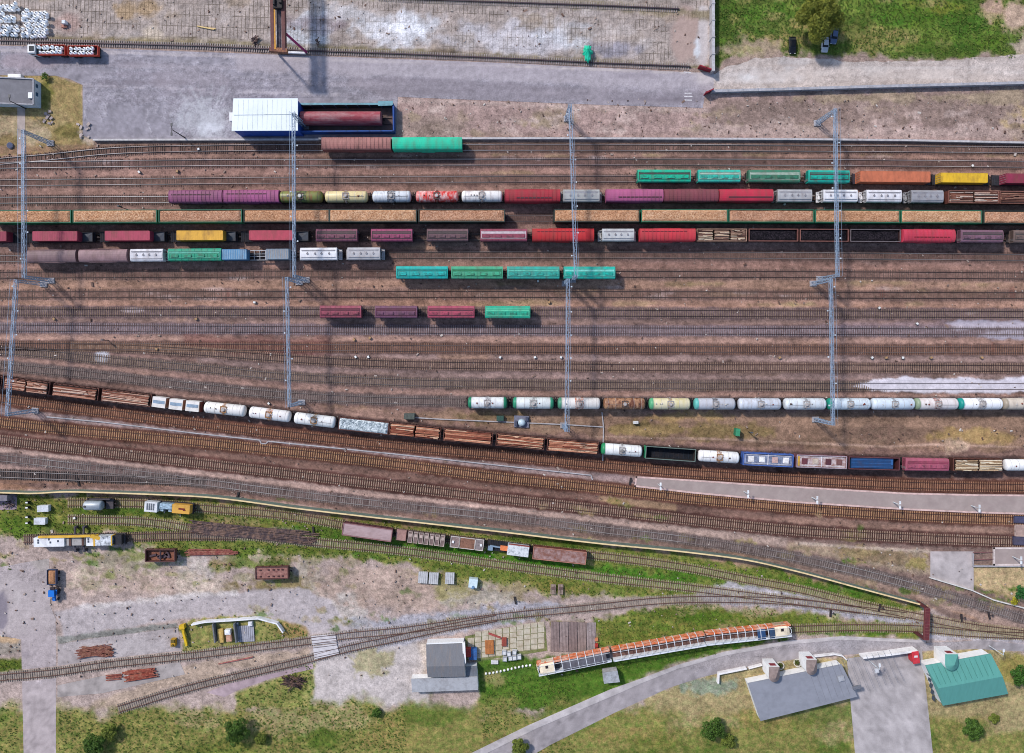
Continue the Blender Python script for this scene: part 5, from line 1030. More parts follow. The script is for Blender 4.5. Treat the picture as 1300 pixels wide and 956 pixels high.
def turret(px, py, rm, root, o, z=7.2, w=3.4):
    p = W(px, py, z)-o; m = MB(); hw = w/2; pts = [(p.x-hw,p.y+2.0),(p.x-hw,p.y-.6)]+[(p.x-hw*math.cos(a), p.y-.6-hw*math.sin(a)) for a in [math.pi*i/10 for i in range(1,10)]]+[(p.x+hw,p.y-.6),(p.x+hw,p.y+2.0)]
    m.prism(pts, 0, z-.3); m.build('turret', WHITE, root); m = MB(); n = len(pts); ap = (p.x, p.y-.3, z+.9)
    m.add([(a,b,z-.29) for a,b in pts]+[ap], [(i,(i+1) % n, n) for i in range(n)]+[tuple(range(n))[::-1]]); m.build('turret_roof', rm, root)
    m = MB(); m.box((p.x,p.y+2.03,z-1.6),(1.6,.08,1.3)); m.build('turret_window', mat('#8a3038', .6), root)
turret(1209,841,TE,r,o0,5.3)
m = MB(); 
for i in range(5):
    a = W(1181+i*1.6, 855+i*8, 2.5)-o0
    m.box((a.x-.3,a.y,2.2),(.1,1.1,1.2),R(-12))
m.build('window', mat('#3a4450', .3), r)
GB = mat('#8d8f98', .85, 0, .08, .6, '#75777f', .4, .4, .55)
r, o0 = hut('grey_roof_house', [(950,868),(1068,844),(1088,884),(966,915)], 3.0, WHITE, GB, 'white-walled house with a grey roof and two rounded turrets at the bottom edge', over=.1)
turret(983.5,857,mat('#8a7a76',.8),r,o0,5.2,2.8); turret(1031,848,mat('#8a7a76',.8),r,o0,5.2,2.8)
for x, y in ((990,844.5),(1012,841)):
    r = thing('planter', W(x,y), 0, 'round white planter with a clipped bush, '+('nearer the derelict railcars' if x < 1000 else 'nearer the paved yard'), 'planter', 'round planters'); m = MB()
    m.loft_x([(0,[(0,0)]*3)]) if False else None
    for i in range(16): a = 2*math.pi*i/16; b = 2*math.pi*(i+1)/16; m.bar((.95*math.cos(a),.95*math.sin(a),.25),(.95*math.cos(b),.95*math.sin(b),.25),.18,.5)
    m.build('ring', mat('#d8d4c8', .7), r)
wm = mat('#f0ecea', .7, 0, .05)
for i in range(1, 16): m = MB(); a = W(950+i*7.4,868-i*1.5,3.0)-W(950,868,3); b = W(966+i*7.6,915-i*1.95,3.0)-W(950,868,3); m.bar((a.x,a.y,3.01),(b.x,b.y,3.01),.06,.05); m.build('roof_seam', mat('#7b7d86', .8), r)
for i, (x, y, lx, ly, col) in enumerate(((1000,882,1.6,1.2,'#a8aab0'),(1045,872,1.0,1.0,'#c9c9cc'),(1020,893,2.2,.8,'#70727a'))):
    p = W(x, y, 3.2)-Vector((W(950,868,3).x, W(950,868,3).y, 0)); m = MB(); m.box((p.x,p.y,3.2),(lx,ly,.5),R(12)); m.build('roof_vent', mat(col, .7), r)
wallrun('garden_wall', [(912,868),(913,856),(948,849)], 1.2, .45, wm, 'L-shaped white garden wall left of the grey-roofed house', 'wall', 1.2)
wallrun('garden_wall', [(951,849),(968,844.5)], 1.0, .3, wm, 'short thin white garden wall touching the western turret', 'wall', 1.0)
wallrun('garden_wall', [(1034,834),(1060,831),(1070,833),(1075,838)], 1.0, .3, wm, 'curved white garden wall around the strip of dry grass by the eastern turret', 'wall', 1.0)
wallrun('garden_wall', [(1096,835.5),(1130,831.5),(1165,826.5)], 2.4, .5, wm, 'long white wall north of the paved courtyard', 'wall', 2.4)
m = MB(); p = W(1163,835,2.6); r = thing('booth', (p.x,p.y,0), R(8), 'small bright red booth at the end of the long white courtyard wall', 'booth'); m.box((0,0,1.2),(1.5,2.9,2.4)); m.build('body', mat('#c8323c', .5), r); m = MB(); m.box((0,0,2.46),(1.8,3.2,.14)); m.build('roof', mat('#d23a44', .5, 0, .2), r); m = MB(); m.box((0,1.47,1.4),(.9,.06,1.0)); m.box((0,.3,2.6),(.9,.5,.12)); m.build('window', mat('#e8d8d8', .3), r)
# dark red overhead beam
r = thing('pipe_gantry', W(1175,784), 0, 'dark maroon overhead beam spanning the two lower tracks at the end of the barrier', 'overhead beam'); o0 = W(1175,784); m = MB(); A = W(1177,772,5)-o0; B = W(1175.5,812,5)-o0; m.bar((A.x,A.y,5),(B.x,B.y,5),1.3,.5); m.build('beam', mat('#6a2f34', .7, 0, .2), r)
for q in (A,B): m = MB(); m.box((q.x,q.y,2.4),(1.0,.4,4.8)); m.build('leg', mat('#5a2a2e', .7), r)
m = MB(); [m.bar((A.x+s*.62,A.y,5.3),(B.x+s*.62,B.y,5.3),.08,.12) for s in (-1,1)]; [m.bar((A.x-.6+(B.x-A.x)*t, A.y+(B.y-A.y)*t,5.27),(A.x+.6+(B.x-A.x)*t, A.y+(B.y-A.y)*t,5.27),.1) for t in [i/10 for i in range(11)]]; m.build('rim', mat('#7d4a48', .7), r)
# crossing panels
for pts, nd in (([(395.5,807),(426,804.5),(428,815),(397,818)],'upper'),([(397.5,820),(428,816.5),(431,829),(400,836)],'lower')):
    P = [W(x,y) for x,y in pts][::-1]; r = thing('crossing_panel', P[0], 0, f'white concrete crossing panel over the yard tracks, the {nd} of the two', 'crossing panel', 'white crossing panels'); m = MB(); m.prism([((p-P[0]).x,(p-P[0]).y) for p in P], .05, .385); m.build('slab', mat('#cfc9cb', .85, 0, .12), r)
    m = MB()
    for t in (.12,.5,.88): a = (P[0].lerp(P[3], t)-P[0]); b = (P[1].lerp(P[2], t)-P[0]); m.bar(a+Vector((0,0,.39)), b+Vector((0,0,.39)), .14, .04)
    m.build('groove', mat('#55484a', .8), r)

# ------------------------------------------------------------------ derelict railcars
ORG = mat('#d06a3c', .6, 0, .2, .8, '#e8d0bc', .7, .9, .52); RW = mat('#e2e6ea', .55, 0, .08, .8, '#a8aab0', .5, .8, .55); CRM = mat('#ecdcc0', .6, 0, .08)
def railcar(p0, p1, label, skel, cab=0, panels=None):
    A = W(*p0, 3.4); B = W(*p1, 3.4); an = math.atan2((B-A).y, (B-A).x); L = math.hypot((B-A).x, (B-A).y); w = 3.1; zt = 3.7
    r = thing('railcar', Vector(((A.x+B.x)/2, (A.y+B.y)/2, 0)), an, label, 'railcar', 'derelict railcar set'); running(r, L-.6, '#3a3436')
    m = MB(); m.box((0,0,1.4), (L-.2, w-.3, .12)); m.build('floor', mat('#7a5a50', .9, 0, .5, 1.3, '#5a4a48', .6, 1, .5) if skel == 1 else mat('#5b5e68', .8, 0, .3), r)
    m = MB(); m.box((0,w/2-.06,2.1), (L,.12,1.5)); n = int(L/1.95)
    for i in range(n+1): m.box((-L/2+.1+i*(L-.2)/n, w/2-.06, 3.1), (.35,.14,1.2))
    m.box((0,w/2-.1,zt-.06), (L,.5,.12)); m.build('north_wall', ORG, r)
    m = MB(); m.box((0,-w/2+.06,2.1), (L,.12,1.5))
    for i in range(n+1): m.box((-L/2+.1+i*(L-.2)/n, -w/2+.06, 3.1), (.35,.14,1.2))
    m.box((0,-w/2+.12,zt-.06), (L,.42,.12)); m.build('south_wall', RW, r)
    for i in range(1, n):
        x = -L/2+.1+i*(L-.2)/n
        if cab and abs(x-cab*(L/2-2)) < 2.2: continue
        m = MB(); m.bar((x,-w/2+.1,zt),(x,-w/4,zt+.3),.14); m.bar((x,-w/4,zt+.3),(x,w/4,zt+.3),.14); m.bar((x,w/4,zt+.3),(x,w/2-.02,zt+.06),.16); m.bar((x,w/2+.04,zt+.08),(x,w/2+.04,1.5),.16); m.build('roof_hoop', mat('#dfe2e6', .5), r)
    for q in (-.95,.95): m = MB(); m.bar((-L/2,q,zt+.28),(L/2,q,zt+.28),.09); m.build('roof_rail', mat('#cfd2d6', .5), r)
    for (a, b, mt, nm) in (panels or []):
        m = MB(); m.loft_x([(L*a, [(-w/2+.05,zt-.1),(w/2-.35,zt-.1),(w/2-.35,zt+.02),(w/4,zt+.36),(-w/4,zt+.36),(-w/2+.05,zt+.02)]), (L*b, [(-w/2+.05,zt-.1),(w/2-.35,zt-.1),(w/2-.35,zt+.02),(w/4,zt+.36),(-w/4,zt+.36),(-w/2+.05,zt+.02)])]); m.build(nm, mt, r)
    if cab:
        s = cab; e = s*L/2; m = MB(); secs = []
        for t, k, zz_ in ((4.3,1,zt+.3),(1.2,1,zt+.3),(.5,.86,zt),(0,.6,zt-.8),(-.25,.4,2.4)): secs.append((e-s*t, [(-w/2*k,1.3),(w/2*k,1.3),(w/2*k,zz_-.4),(w/3*k,zz_),(-w/3*k,zz_),(-w/2*k,zz_-.4)]))
        m.loft_x(secs if s > 0 else [q for q in secs][::-1] if False else secs); m.build('cab', CRM, r); m = MB()
        for y in (-.5,.5): m.box((e-s*.25, y, zt-.35), (.5,.75,.5))
        m.box((e-s*2.4,.55,zt+.34),(.7,.7,.1)); m.build('windscreen', mat('#2b2226', .3), r)
        m = MB(); m.bar((e-s*.9,-w/2,zt-.2),(e-s*.1,-.4,zt+.3),.1); m.bar((e-s*.9,w/2,zt-.2),(e-s*.1,.4,zt+.3),.1); m.bar((e-s*.1,-.5,zt+.3),(e-s*.1,.5,zt+.3),.1); m.build('cab_frame', RW, r)
    return r
railcar((683,850.5),(775,832), 'railcar with cream rounded cab and grey roof panels, west end of the set', 2, -1, [(-.17,.44,mat('#5f5e66',.8,0,.3),'roof_panel')])
railcar((778,832),(895.5,812), 'middle gutted railcar with open white roof hoops and a brown interior', 1)
railcar((897,811.5),(1004,800), 'eastern gutted railcar with open hoops and cream cab', 1, 1, [(.1,.19,mat('#2a4a72',.6),'roof_panel'),(.24,.3,mat('#2f4a68',.6),'roof_panel')])

# ------------------------------------------------------------------ foliage
LEAF = {}
def leafmat(hexs):
    if hexs in LEAF: return LEAF[hexs]
    m = bpy.data.materials.new('leaves'); m.use_nodes = True; nt = m.node_tree; N = nt.nodes; L = nt.links; b = N['Principled BSDF']; b.inputs['Roughness'].default_value = .7; b.inputs['Specular IOR Level'].default_value = .2
    g = N.new('ShaderNodeNewGeometry'); nz = N.new('ShaderNodeTexNoise'); nz.inputs['Scale'].default_value = 1.1; nz.inputs['Detail'].default_value = 3; L.new(g.outputs['Position'], nz.inputs['Vector'])
    r = N.new('ShaderNodeValToRGB'); r.color_ramp.elements[0].position = .35; r.color_ramp.elements[1].position = .65; r.color_ramp.elements[0].color = (*alb(hexs[0]),1); r.color_ramp.elements[1].color = (*alb(hexs[1]),1)
    mx = N.new('ShaderNodeMix'); mx.data_type = 'RGBA'; mx.inputs[0].default_value = .3; L.new(nz.outputs['Fac'], r.inputs[0]); rn = N.new('ShaderNodeValToRGB'); rn.color_ramp.elements[0].color = (*alb(hexs[0]),1); rn.color_ramp.elements[1].color = (*alb(hexs[2]),1)
    L.new(g.outputs['Random Per Island'], rn.inputs[0]); L.new(r.outputs[0], mx.inputs[6]); L.new(rn.outputs[0], mx.inputs[7]); L.new(mx.outputs[2], b.inputs['Base Color']); LEAF[hexs] = m; return m
def tree(px, py, rad, ht, hexs, label, name='tree', cat='tree', n=2600, leaf=.34, trunk=True, group=None):
    o0 = W(px, py, ht*.6); o0.z = 0; r = thing(name, o0, random.uniform(0,6), label, cat, group)
    m = MB(); m.tube((0,0,0),(0.1,.05,ht*.45),.035*ht+.03,.02*ht+.02,n=8); cl = []
    for i in range(11):
        a = 2.4*i+random.uniform(-.3,.3); q = rad*math.sqrt((i+.5)/11)*.78; c = Vector((q*math.cos(a), q*math.sin(a), ht*(.86-.38*(q/rad)**2)+random.uniform(-.06,.06)*ht)); cl.append((c, rad*random.uniform(.26,.42)))
        m.tube((0.1,.05,ht*.42), c, .012*ht+.02, .02, n=5)
    m.build('trunk', mat('#5a4636', .9), r); vs = []; fs = []; rr = np.random.default_rng(int(px*7+py))
    for i in range(n):
        c, s = cl[rr.integers(len(cl))]; v = rr.normal(size=3); v /= np.linalg.norm(v)+1e-9; v *= s*(.6+.45*rr.random()); v[2] *= .75; p = np.array(c)+v; nn = v/np.linalg.norm(v)+rr.normal(size=3)*.55; nn[2] = abs(nn[2])*.8+.15; nn /= np.linalg.norm(nn)
        a = np.cross(nn, rr.normal(size=3)); a /= np.linalg.norm(a)+1e-9; b = np.cross(nn, a); l = leaf*(.6+.8*rr.random()); o = len(vs)
        vs += [tuple(p-a*l/2), tuple(p-b*l*.35), tuple(p+a*l/2), tuple(p+b*l*.35)]; fs.append((o,o+1,o+2,o+3))
    mb = MB(); mb.add(vs, fs); mb.build('crown', leafmat(hexs), r, fix=False); return r
tree(1040,21,6.3,9,('#4a561a','#7f8230','#a8a548'), 'large olive-yellow broad tree beside the parked cars on the meadow', n=16000, leaf=.42)
tree(1297,752,1.9,3.4,('#1f4a24','#2f6a30','#3a7a3a'), 'round dark green tree on the dry lawn at the right edge', n=1500, leaf=.3)
tree(1288,763,1.2,1.6,('#8a8a20','#b0a82c','#c8bc3c'), 'small yellow-green bush beside the round dark tree', 'bush','bush', n=700, leaf=.22)
tree(1297,858,3.0,4.2,('#2a4a1c','#3f6a24','#557a2c'), 'dark green tree east of the teal-roofed house', n=3000, leaf=.36)
tree(56.5,97,1.1,1.6,('#4f6a24','#6f8a34','#86a040'), 'small green bush at the corner of the gatehouse', 'bush','bush', n=600, leaf=.22)
tree(990,844.5,.75,1.3,('#3a4a1c','#55622a','#6a7434'), 'clipped round bush in the western planter', 'bush','bush', n=500, leaf=.16)
tree(1012,841,.75,1.3,('#3a4a1c','#55622a','#6a7434'), 'clipped round bush in the eastern planter', 'bush','bush', n=500, leaf=.16)
tree(899,100,.01,.02,('#3a4a1c','#55622a','#6a7434'), 'x') if False else None
for i, (x, y, q, hx, lb) in enumerate(((300,928,3.6,0,'broad green tree with a bush beside it, south of the striped loading pads'),(331,938,1.6,1,'low scrub bush east of the broad green tree south of the loading pads'),(660,948,2.4,1,'yellow-green tree on the meadow below the row of white stones'),(478,905,1.3,0,'dark low bush on the dirt west of the workshop annex'),(140,930,2.2,1,'small loose tree at the bottom edge near the yard pavement'),(120,945,3.0,0,'dark green tree at the bottom edge, behind the small loose tree'),(905,925,3.4,0,'spreading green tree south-west of the grey-roofed house'),(925,940,2.0,1,'small yellow-green tree touching the spreading one'),(1235,925,3.0,0,'dark green tree south of the teal-roofed house'),(1262,912,1.4,1,'small bush south-east of the teal-roofed house'))):
    tree(x, y, q, q*1.25, (('#2f4a1c','#4a6826','#64802e'),('#4a5a22','#6f7c30','#909444'))[hx], lb, n=int(900+q*900), leaf=.36)
    for _ in range(0): pass
# grass tufts: one stuff object
def tufts():
    rr = np.random.default_rng(3); N_ = 60000; X = rr.uniform(-20,1320,N_); Y = np.where(rr.random(N_) < .3, rr.uniform(-10,75,N_), rr.uniform(625,960,N_)); _, msk = paint(X, Y, Lr, '#877066')
    dr = np.full(N_, 99.); 
    for k in BAL:
        a, b = TX[k]; d_ = np.abs(Y-np.interp(X, a, b)); dr = np.minimum(dr, np.where((X < a[0]) | (X > a[-1]), 99, d_))
    sel = (msk[:,0] > .5) & (dr > 5) & (rr.random(N_) < msk[:,0]*.85) & ~((Y < 90) & (X < 906)) & ~((Y > 805) & (X > 730) & (Y > 845-(X-820)*.16)) & ~((X > 22) & (X < 75) & (Y > 700)) & ~((X > 540) & (X < 830) & (Y > 866) & (np.abs(Y-(982-(X-560)*.42)) < 22)) & ~((X > 1065) & (X < 1195) & (Y > 828)) & ~((X > 585) & (X < 700) & (Y > 790) & (Y < 842)) & ~((X > 515) & (X < 612) & (Y > 810)) & ~((X > 695) & (X < 760) & (Y > 785) & (Y < 830)) & ~((X > 240) & (X < 330) & (Y > 785) & (Y < 820))
    X = X[sel]; Y = Y[sel]; vs = []; fs = []
    for x, y in zip(X, Y):
        px, py = (x-650)*S, (433.5-y)*S
        for j in range(3):
            a = rr.uniform(0,6.28); l = rr.uniform(.1,.3); h = rr.uniform(.12,.34); dx, dy = math.cos(a)*l, math.sin(a)*l; o = len(vs); qx, qy = -dy*.5, dx*.5
            vs += [(px-qx,py-qy,0),(px+qx,py+qy,0),(px+dx+qx*.6,py+dy+qy*.6,h),(px+dx-qx*.6,py+dy-qy*.6,h)]; fs.append((o,o+1,o+2,o+3))
    mb = MB(); mb.add(vs, fs); o = mb.build('grass', leafmat(('#3f5a1e','#5d7628','#97904c')), None, fix=False); tag(o, 'tufts of rough green and straw-coloured grass on the verges and meadow', 'grass', kind='stuff')
tufts()

# ------------------------------------------------------------------ vehicles
def car(px, py, rz, col, label, L=4.4, w=1.8, glass='#1c2228'):
    r = thing('parked_car', W(px,py), rz, label, 'car', 'cars parked by the meadow tree'); cm = mat(col, .3, .2, .05, 1, col, 0, spec=.5)
    m = MB(); P = lambda k, a, b: [(-w/2*k,a),(w/2*k,a),(w/2*k,b-.12),(w/2*k-.12,b),(-w/2*k+.12,b),(-w/2*k,b-.12)]
    m.loft_x([(-L/2,P(.8,.35,.7)),(-L/2+.15,P(.95,.28,.9)),(-L/2+1.0,P(1,.25,.98)),(L/2-1.1,P(1,.25,.95)),(L/2-.2,P(.93,.28,.78)),(L/2,P(.8,.35,.6))]); m.build('body', cm, r)
    m = MB(); m.loft_x([(-L/2+.5,[(-.75,.92),(.75,.92),(.72,.98),(-.72,.98)]),(-L/2+1.15,[(-.8,.92),(.8,.92),(.62,1.42),(-.62,1.42)]),(L/2-2.0,[(-.8,.92),(.8,.92),(.62,1.42),(-.62,1.42)]),(L/2-1.2,[(-.76,.9),(.76,.9),(.74,.95),(-.74,.95)])]); m.build('windows', mat(glass, .15), r)
    m = MB(); m.box((-.32,0,1.43),(L*.36,1.22,.05)); m.build('roof', cm, r)
    for s in (-1,1):
        for t in (-1,1): m = MB(); m.tube((s*(L/2-.85),t*(w/2-.2),.33),(s*(L/2-.85),t*(w/2+.01),.33),.33,n=14); m.build('wheel', mat('#1a1a1a', .8), r)
        m = MB(); m.box((L/2-.05,s*.6,.62),(.1,.35,.14)); m.build('headlight', mat('#e8e8e0', .2), r)
        m = MB(); m.box((L/2-1.5,s*(w/2+.08),.95),(.15,.16,.12)); m.build('mirror', cm, r)
car(1005,58.5,R(-90),'#15181e','black saloon car parked alone west of the olive tree',4.5)
car(1046,58,R(-93),'#c9ccd0','silver car parked at the foot of the olive tree',4.0)
car(1057.5,47,R(-97),'#5a6a8a','blue-grey car half hidden under the olive tree crown',4.2)
# lorry and trailer with bags
def bagmesh():
    m = MB(); n = 10; rings = [(.0,.30),(.08,.46),(.35,.54),(.62,.5),(.8,.36),(.86,.2),(.98,.1)]; vs = []; fs = []
    for z_, r_ in rings: vs += [(r_*math.cos(2*math.pi*i/n)*(1+.08*math.sin(3*i)), r_*math.sin(2*math.pi*i/n)*(1+.08*math.cos(2*i)), z_) for i in range(n)]
    for k in range(len(rings)-1): fs += [(k*n+i, k*n+(i+1) % n, (k+1)*n+(i+1) % n, (k+1)*n+i) for i in range(n)]
    fs += [tuple(range(n))[::-1], tuple(range((len(rings)-1)*n, len(rings)*n))]; m.add(vs, fs, True); return m
bag0 = bagmesh().build('bulk_bag', mat('#f4fafc', .6, 0, .05, 3, '#a8bcc8', .3, 2, .6, k=1.0)); C.objects.unlink(bag0); tie0 = MB().tube((0,0,.93),(0,0,1.06),.13,.17,n=8).build('tie', mat('#26303c', .8)); C.objects.unlink(tie0)
def bag(x, y, z, label, group):
    o = bag0.copy(); C.objects.link(o); o.location = (x,y,z); o.rotation_euler = (random.uniform(-.15,.15),random.uniform(-.15,.15),random.uniform(0,6)); s = random.uniform(.92,1.15); o.scale = (s,s,s*random.uniform(.85,1.05)); tag(o, label, 'bulk bag', group); t = tie0.copy(); C.objects.link(t); t.parent = o
def heap(x0, y0, x1, y1, label, group):
    row = 0; y = y0+2.5
    while y < y1-1:
        x = x0+2.5+(row % 2)*2.5
        while x < x1-1:
            p = W(x+random.uniform(-.6,.6), y+random.uniform(-.6,.6), .5); bag(p.x, p.y, .02, label, group)
            if random.random() < .3: bag(p.x+.45, p.y+.4, .85, label, group)
            x += 5.4
        y += 4.9; row += 1
heap(-4,5,26,18,'white bulk bag in the northern row of the heap at the top left corner','bags in the corner heap, north row'); heap(-4,19,20,30,'white bulk bag in the middle row of the heap at the top left corner','bags in the corner heap, middle row'); heap(-4,31.5,24,45,'white bulk bag in the southern row of the heap at the top left corner','bags in the corner heap, south row'); heap(27,14,60,47,'white bulk bag in the separate eastern heap near the lorry','bags in the eastern heap')
heap_bags = None
LR = thing('lorry', W(64,67), 0, 'white-cabbed lorry with an orange-red flatbed full of white bags', 'lorry'); o0 = W(64,67)
def bed(x0, x1, yc, root, o0, z0=1.25, z1=2.3, w=2.5):
    a = W(x0, yc, 2)-o0; b = W(x1, yc, 2)-o0; L = b.x-a.x; cx = (a.x+b.x)/2; cy = a.y; OM = mat('#c8402c', .6, 0, .1)
    m = MB(); m.box((cx,cy,z0-.1),(L,w,.2)); m.build('bed', mat('#4a3a3a', .8), root); m = MB()
    for s in (-1,1): m.box((cx,cy+s*(w/2),(z0+z1)/2),(L,.08,z1-z0)); m.box((cx+s*L/2,cy,(z0+z1)/2),(.08,w,z1-z0))
    for i in range(6):
        for s in (-1,1): m.box((cx-L/2+L*(i+.5)/6,cy+s*(w/2+.05),(z0+z1)/2),(.1,.06,z1-z0+.05))
    m.build('side_board', OM, root); m = MB(); m.box((cx,cy,.9),(L,.9,.3)); m.build('chassis', mat('#2a2628', .8), root)
    for q in (-.36,-.22,.3,.42):
        m = MB(); [m.tube((cx+q*L,cy+s*(w/2-.35),.5),(cx+q*L,cy+s*(w/2-.02),.5),.5,n=14) for s in (-1,1)]; m.build('wheels', mat('#1c1a1c', .9), root)
    return cx+o0.x, cy+o0.y, L
cx, cy, L = bed(46.5,83,63.5,LR,o0)
for i in range(6):
    for j in range(2): bag(cx-L/2+.75+i*1.13+random.uniform(-.1,.1), cy-.6+j*1.2, 1.3+random.uniform(0,.5), 'white bulk bag on the flatbed of the white-cabbed lorry', 'bags on the lorry')
p = W(40.5,62.5,2.5)-o0; m = MB(); m.loft_x([(p.x-1.05,[(p.y-1.15,.6),(p.y+1.15,.6),(p.y+1.1,2.2),(p.y+.95,2.7),(p.y-.95,2.7),(p.y-1.1,2.2)]),(p.x-.8,[(p.y-1.2,.5),(p.y+1.2,.5),(p.y+1.2,2.5),(p.y+1.05,2.95),(p.y-1.05,2.95),(p.y-1.2,2.5)]),(p.x+1.0,[(p.y-1.2,.5),(p.y+1.2,.5),(p.y+1.2,2.5),(p.y+1.05,3.0),(p.y-1.05,3.0),(p.y-1.2,2.5)])]); m.build('cab', mat('#dfe0e2', .4, 0, .05), LR)
m = MB(); m.box((p.x-1.04,p.y,2.0),(.08,2.0,.75),0,(-.12,'Y')); [m.box((p.x,p.y+s*1.21,2.0),(1.0,.04,.7)) for s in (-1,1)]; m.build('windows', mat('#20262e', .2), LR); m = MB(); m.box((p.x+1.4,p.y,1.6),(.5,2.2,1.4)); m.box((p.x+.2,p.y,3.05),(1.2,1.3,.12)); m.build('air_intake', mat('#2e3236', .7), LR); m = MB(); [m.tube((p.x-.1,p.y+s*.85,.5),(p.x-.1,p.y+s*1.2,.5),.5,n=14) for s in (-1,1)]; m.build('front_wheels', mat('#1c1a1c', .9), LR)
TR = thing('trailer', W(108,69), 0, 'orange-red road trailer full of white bags, coupled behind the lorry', 'trailer'); o0 = W(108,69); cx, cy, L = bed(87,124.5,64.5,TR,o0)
for i in range(6):
    for j in range(2): bag(cx-L/2+.75+i*1.08+random.uniform(-.1,.1), cy-.6+j*1.2, 1.3+random.uniform(0,.5), 'white bulk bag on the orange-red trailer behind the lorry', 'bags on the trailer')
m = MB(); m.bar((cx-L/2-1.6-o0.x,cy-o0.y,.8),(cx-L/2-o0.x,cy-o0.y,.9),.18); m.build('drawbar', mat('#2a2628', .8), TR)
# tractor and trailer
r = thing('tractor', W(72,752), R(90), 'small bright blue tractor on the beige dirt beside the pavement', 'tractor'); BT = mat('#1f74d0', .4, 0, .05)
m = MB(); m.box((-1.0,0,.95),(1.8,.7,.6)); m.build('bonnet', BT, r); m = MB(); m.box((.45,0,1.5),(1.4,1.3,1.4)); m.build('cab', mat('#1b4a78', .3), r); m = MB(); m.box((.45,0,2.27),(1.7,1.6,.14)); m.build('roof', BT, r)
for s in (-1,1): m = MB(); m.tube((.6,s*.7,.75),(.6,s*1.05,.75),.75,n=18); m.build('rear_wheel', mat('#20202a', .9), r); m = MB(); m.tube((-1.5,s*.6,.42),(-1.5,s*.85,.42),.42,n=14); m.build('front_wheel', mat('#20202a', .9), r); m = MB(); m.box((.6,s*.85,1.55),(1.2,.45,.08)); m.build('mudguard', BT, r)
m = MB(); m.box((1.5,.3,1.2),(.5,1.2,.5)); m.box((1.7,-.8,1.0),(.4,.5,.5)); m.build('loader_bucket', mat('#3a3036', .7), r)
r = thing('trailer', W(71,730), R(90), 'blue tipping trailer filled with orange-brown sand, behind the blue tractor', 'trailer'); m = MB(); bw = mat('#3a4a6a', .6)
for s in (-1,1): m.box((0,s*1.15,1.5),(3.9,.1,.9)); m.box((s*1.95,0,1.5),(.1,2.2,.9))
m.build('side_board', bw, r); m = MB(); m.box((0,0,1.05),(3.9,2.2,.12)); m.build('floor', bw, r); 
for s in (-1,1): m = MB(); [m.tube((q,s*.85,.5),(q,s*1.15,.5),.5,n=14) for q in (-.9,.9)]; m.build('wheels', mat('#1c1a1c', .9), r)
load_at(chips_load(3.6,2.0,1.1,1.85,.5,3,(16,10)), 'sand', mat('#b07f5a', .95, 0, .3, 2), r, 'orange-brown sand heaped in the blue tipping trailer', 'sand', None, 'stuff')

# ------------------------------------------------------------------ old work wagons and rail machines
def on(k, x0, x1, zr, name, label, cat, group='old work wagons on the southern siding'): return wagon_root(name, k, x0, x1, zr, label, group, cat)
g = 'old work wagons on the southern siding'
r, L = on('V',435,497,3.6,'gondola_wagon','pinkish-grey sheet-covered wagon at the west end of the work train','gondola wagon'); gondola(r, L, '#6a3f42', 3.4, rim='#94696a'); m = MB(); m.box((0,0,3.3),(L-.25,2.85,.1)); m.build('cover', mat('#b39a9a', .9, 0, .15, 1, '#8a6a68', .5, .7, .52, stretch=(.4,1,1)), r)
r, L = on('V',503,565,1.6,'flat_wagon','flat work wagon carrying a row of brown-grey frames','flat wagon'); flat(r, L, '#7a5a54'); m = MB(); m.box((-L/2+1.4,0,1.75),(2.6,2.8,.7)); m.build('tool_box', mat('#a8827a', .9), r)
for i in range(7):
    a = r.rotation_euler.z; q = -L/2+3.9+i*1.42; p = r.location+Vector((math.cos(a), math.sin(a), 0))*q; c = thing('steel_rack', (p.x,p.y,1.42), a, 'brown-grey boxy frame standing in the row on the flat work wagon', 'steel frame', 'row of frames on the work wagon')
    m = MB(); m.box((0,0,.7),(1.1,2.8,1.3)); m.build('body', mat('#7d6a66', .9, 0, .3), c); m = MB(); [m.box((s*.5,0,1.4),(.14,3.0,.12)) for s in (-1,1)]; [m.box((0,s*1.4,1.4),(.9,.12,.12)) for s in (-1,1)]; m.box((0,.5,1.39),(.7,.8,.1)); m.build('rim', mat('#c0aca2', .8), c)
r, L = on('V',571,615,1.6,'flat_wagon','flat work wagon carrying three shallow pale-rimmed trays','flat wagon'); flat(r, L, '#5a4a48')
for q, l, c0, lb in ((-L/2+1.5,2.5,'#8d7a76','western tray with a small white box, on the flat work wagon'),(.1,4.4,'#8a6250','middle large tray of brown scrap on the flat work wagon'),(L/2-1.4,2.4,'#8b8080','eastern grey tray with a small white box, on the flat work wagon')):
    a = r.rotation_euler.z; p = r.location+Vector((math.cos(a), math.sin(a), 0))*q; c = thing('tray', (p.x,p.y,1.42), a, lb, 'tray', 'trays on the work wagon'); m = MB(); m.box((0,0,.6),(l-.2,2.7,1.0)); m.build('contents', mat(c0, .9, 0, .5, 2.2), c); m = MB()
    for s in (-1,1): m.box((0,s*1.4,1.15),(l,.16,.16)); m.box((s*(l/2-.08),0,1.15),(.16,2.64,.16))
    m.build('rim', mat('#d0c6be', .7), c)
    if l < 3: m = MB(); m.box((l*.22*(-1 if q < 0 else 1),0,1.2),(.55,.6,.3)); m.build('lid', WHITE, c)
r, L = on('V',619,673,2.6,'rail_crane','small rail machine with orange boom and dirty white cab, beside the three-tray wagon','rail crane'); flat(r, L, '#23262e')
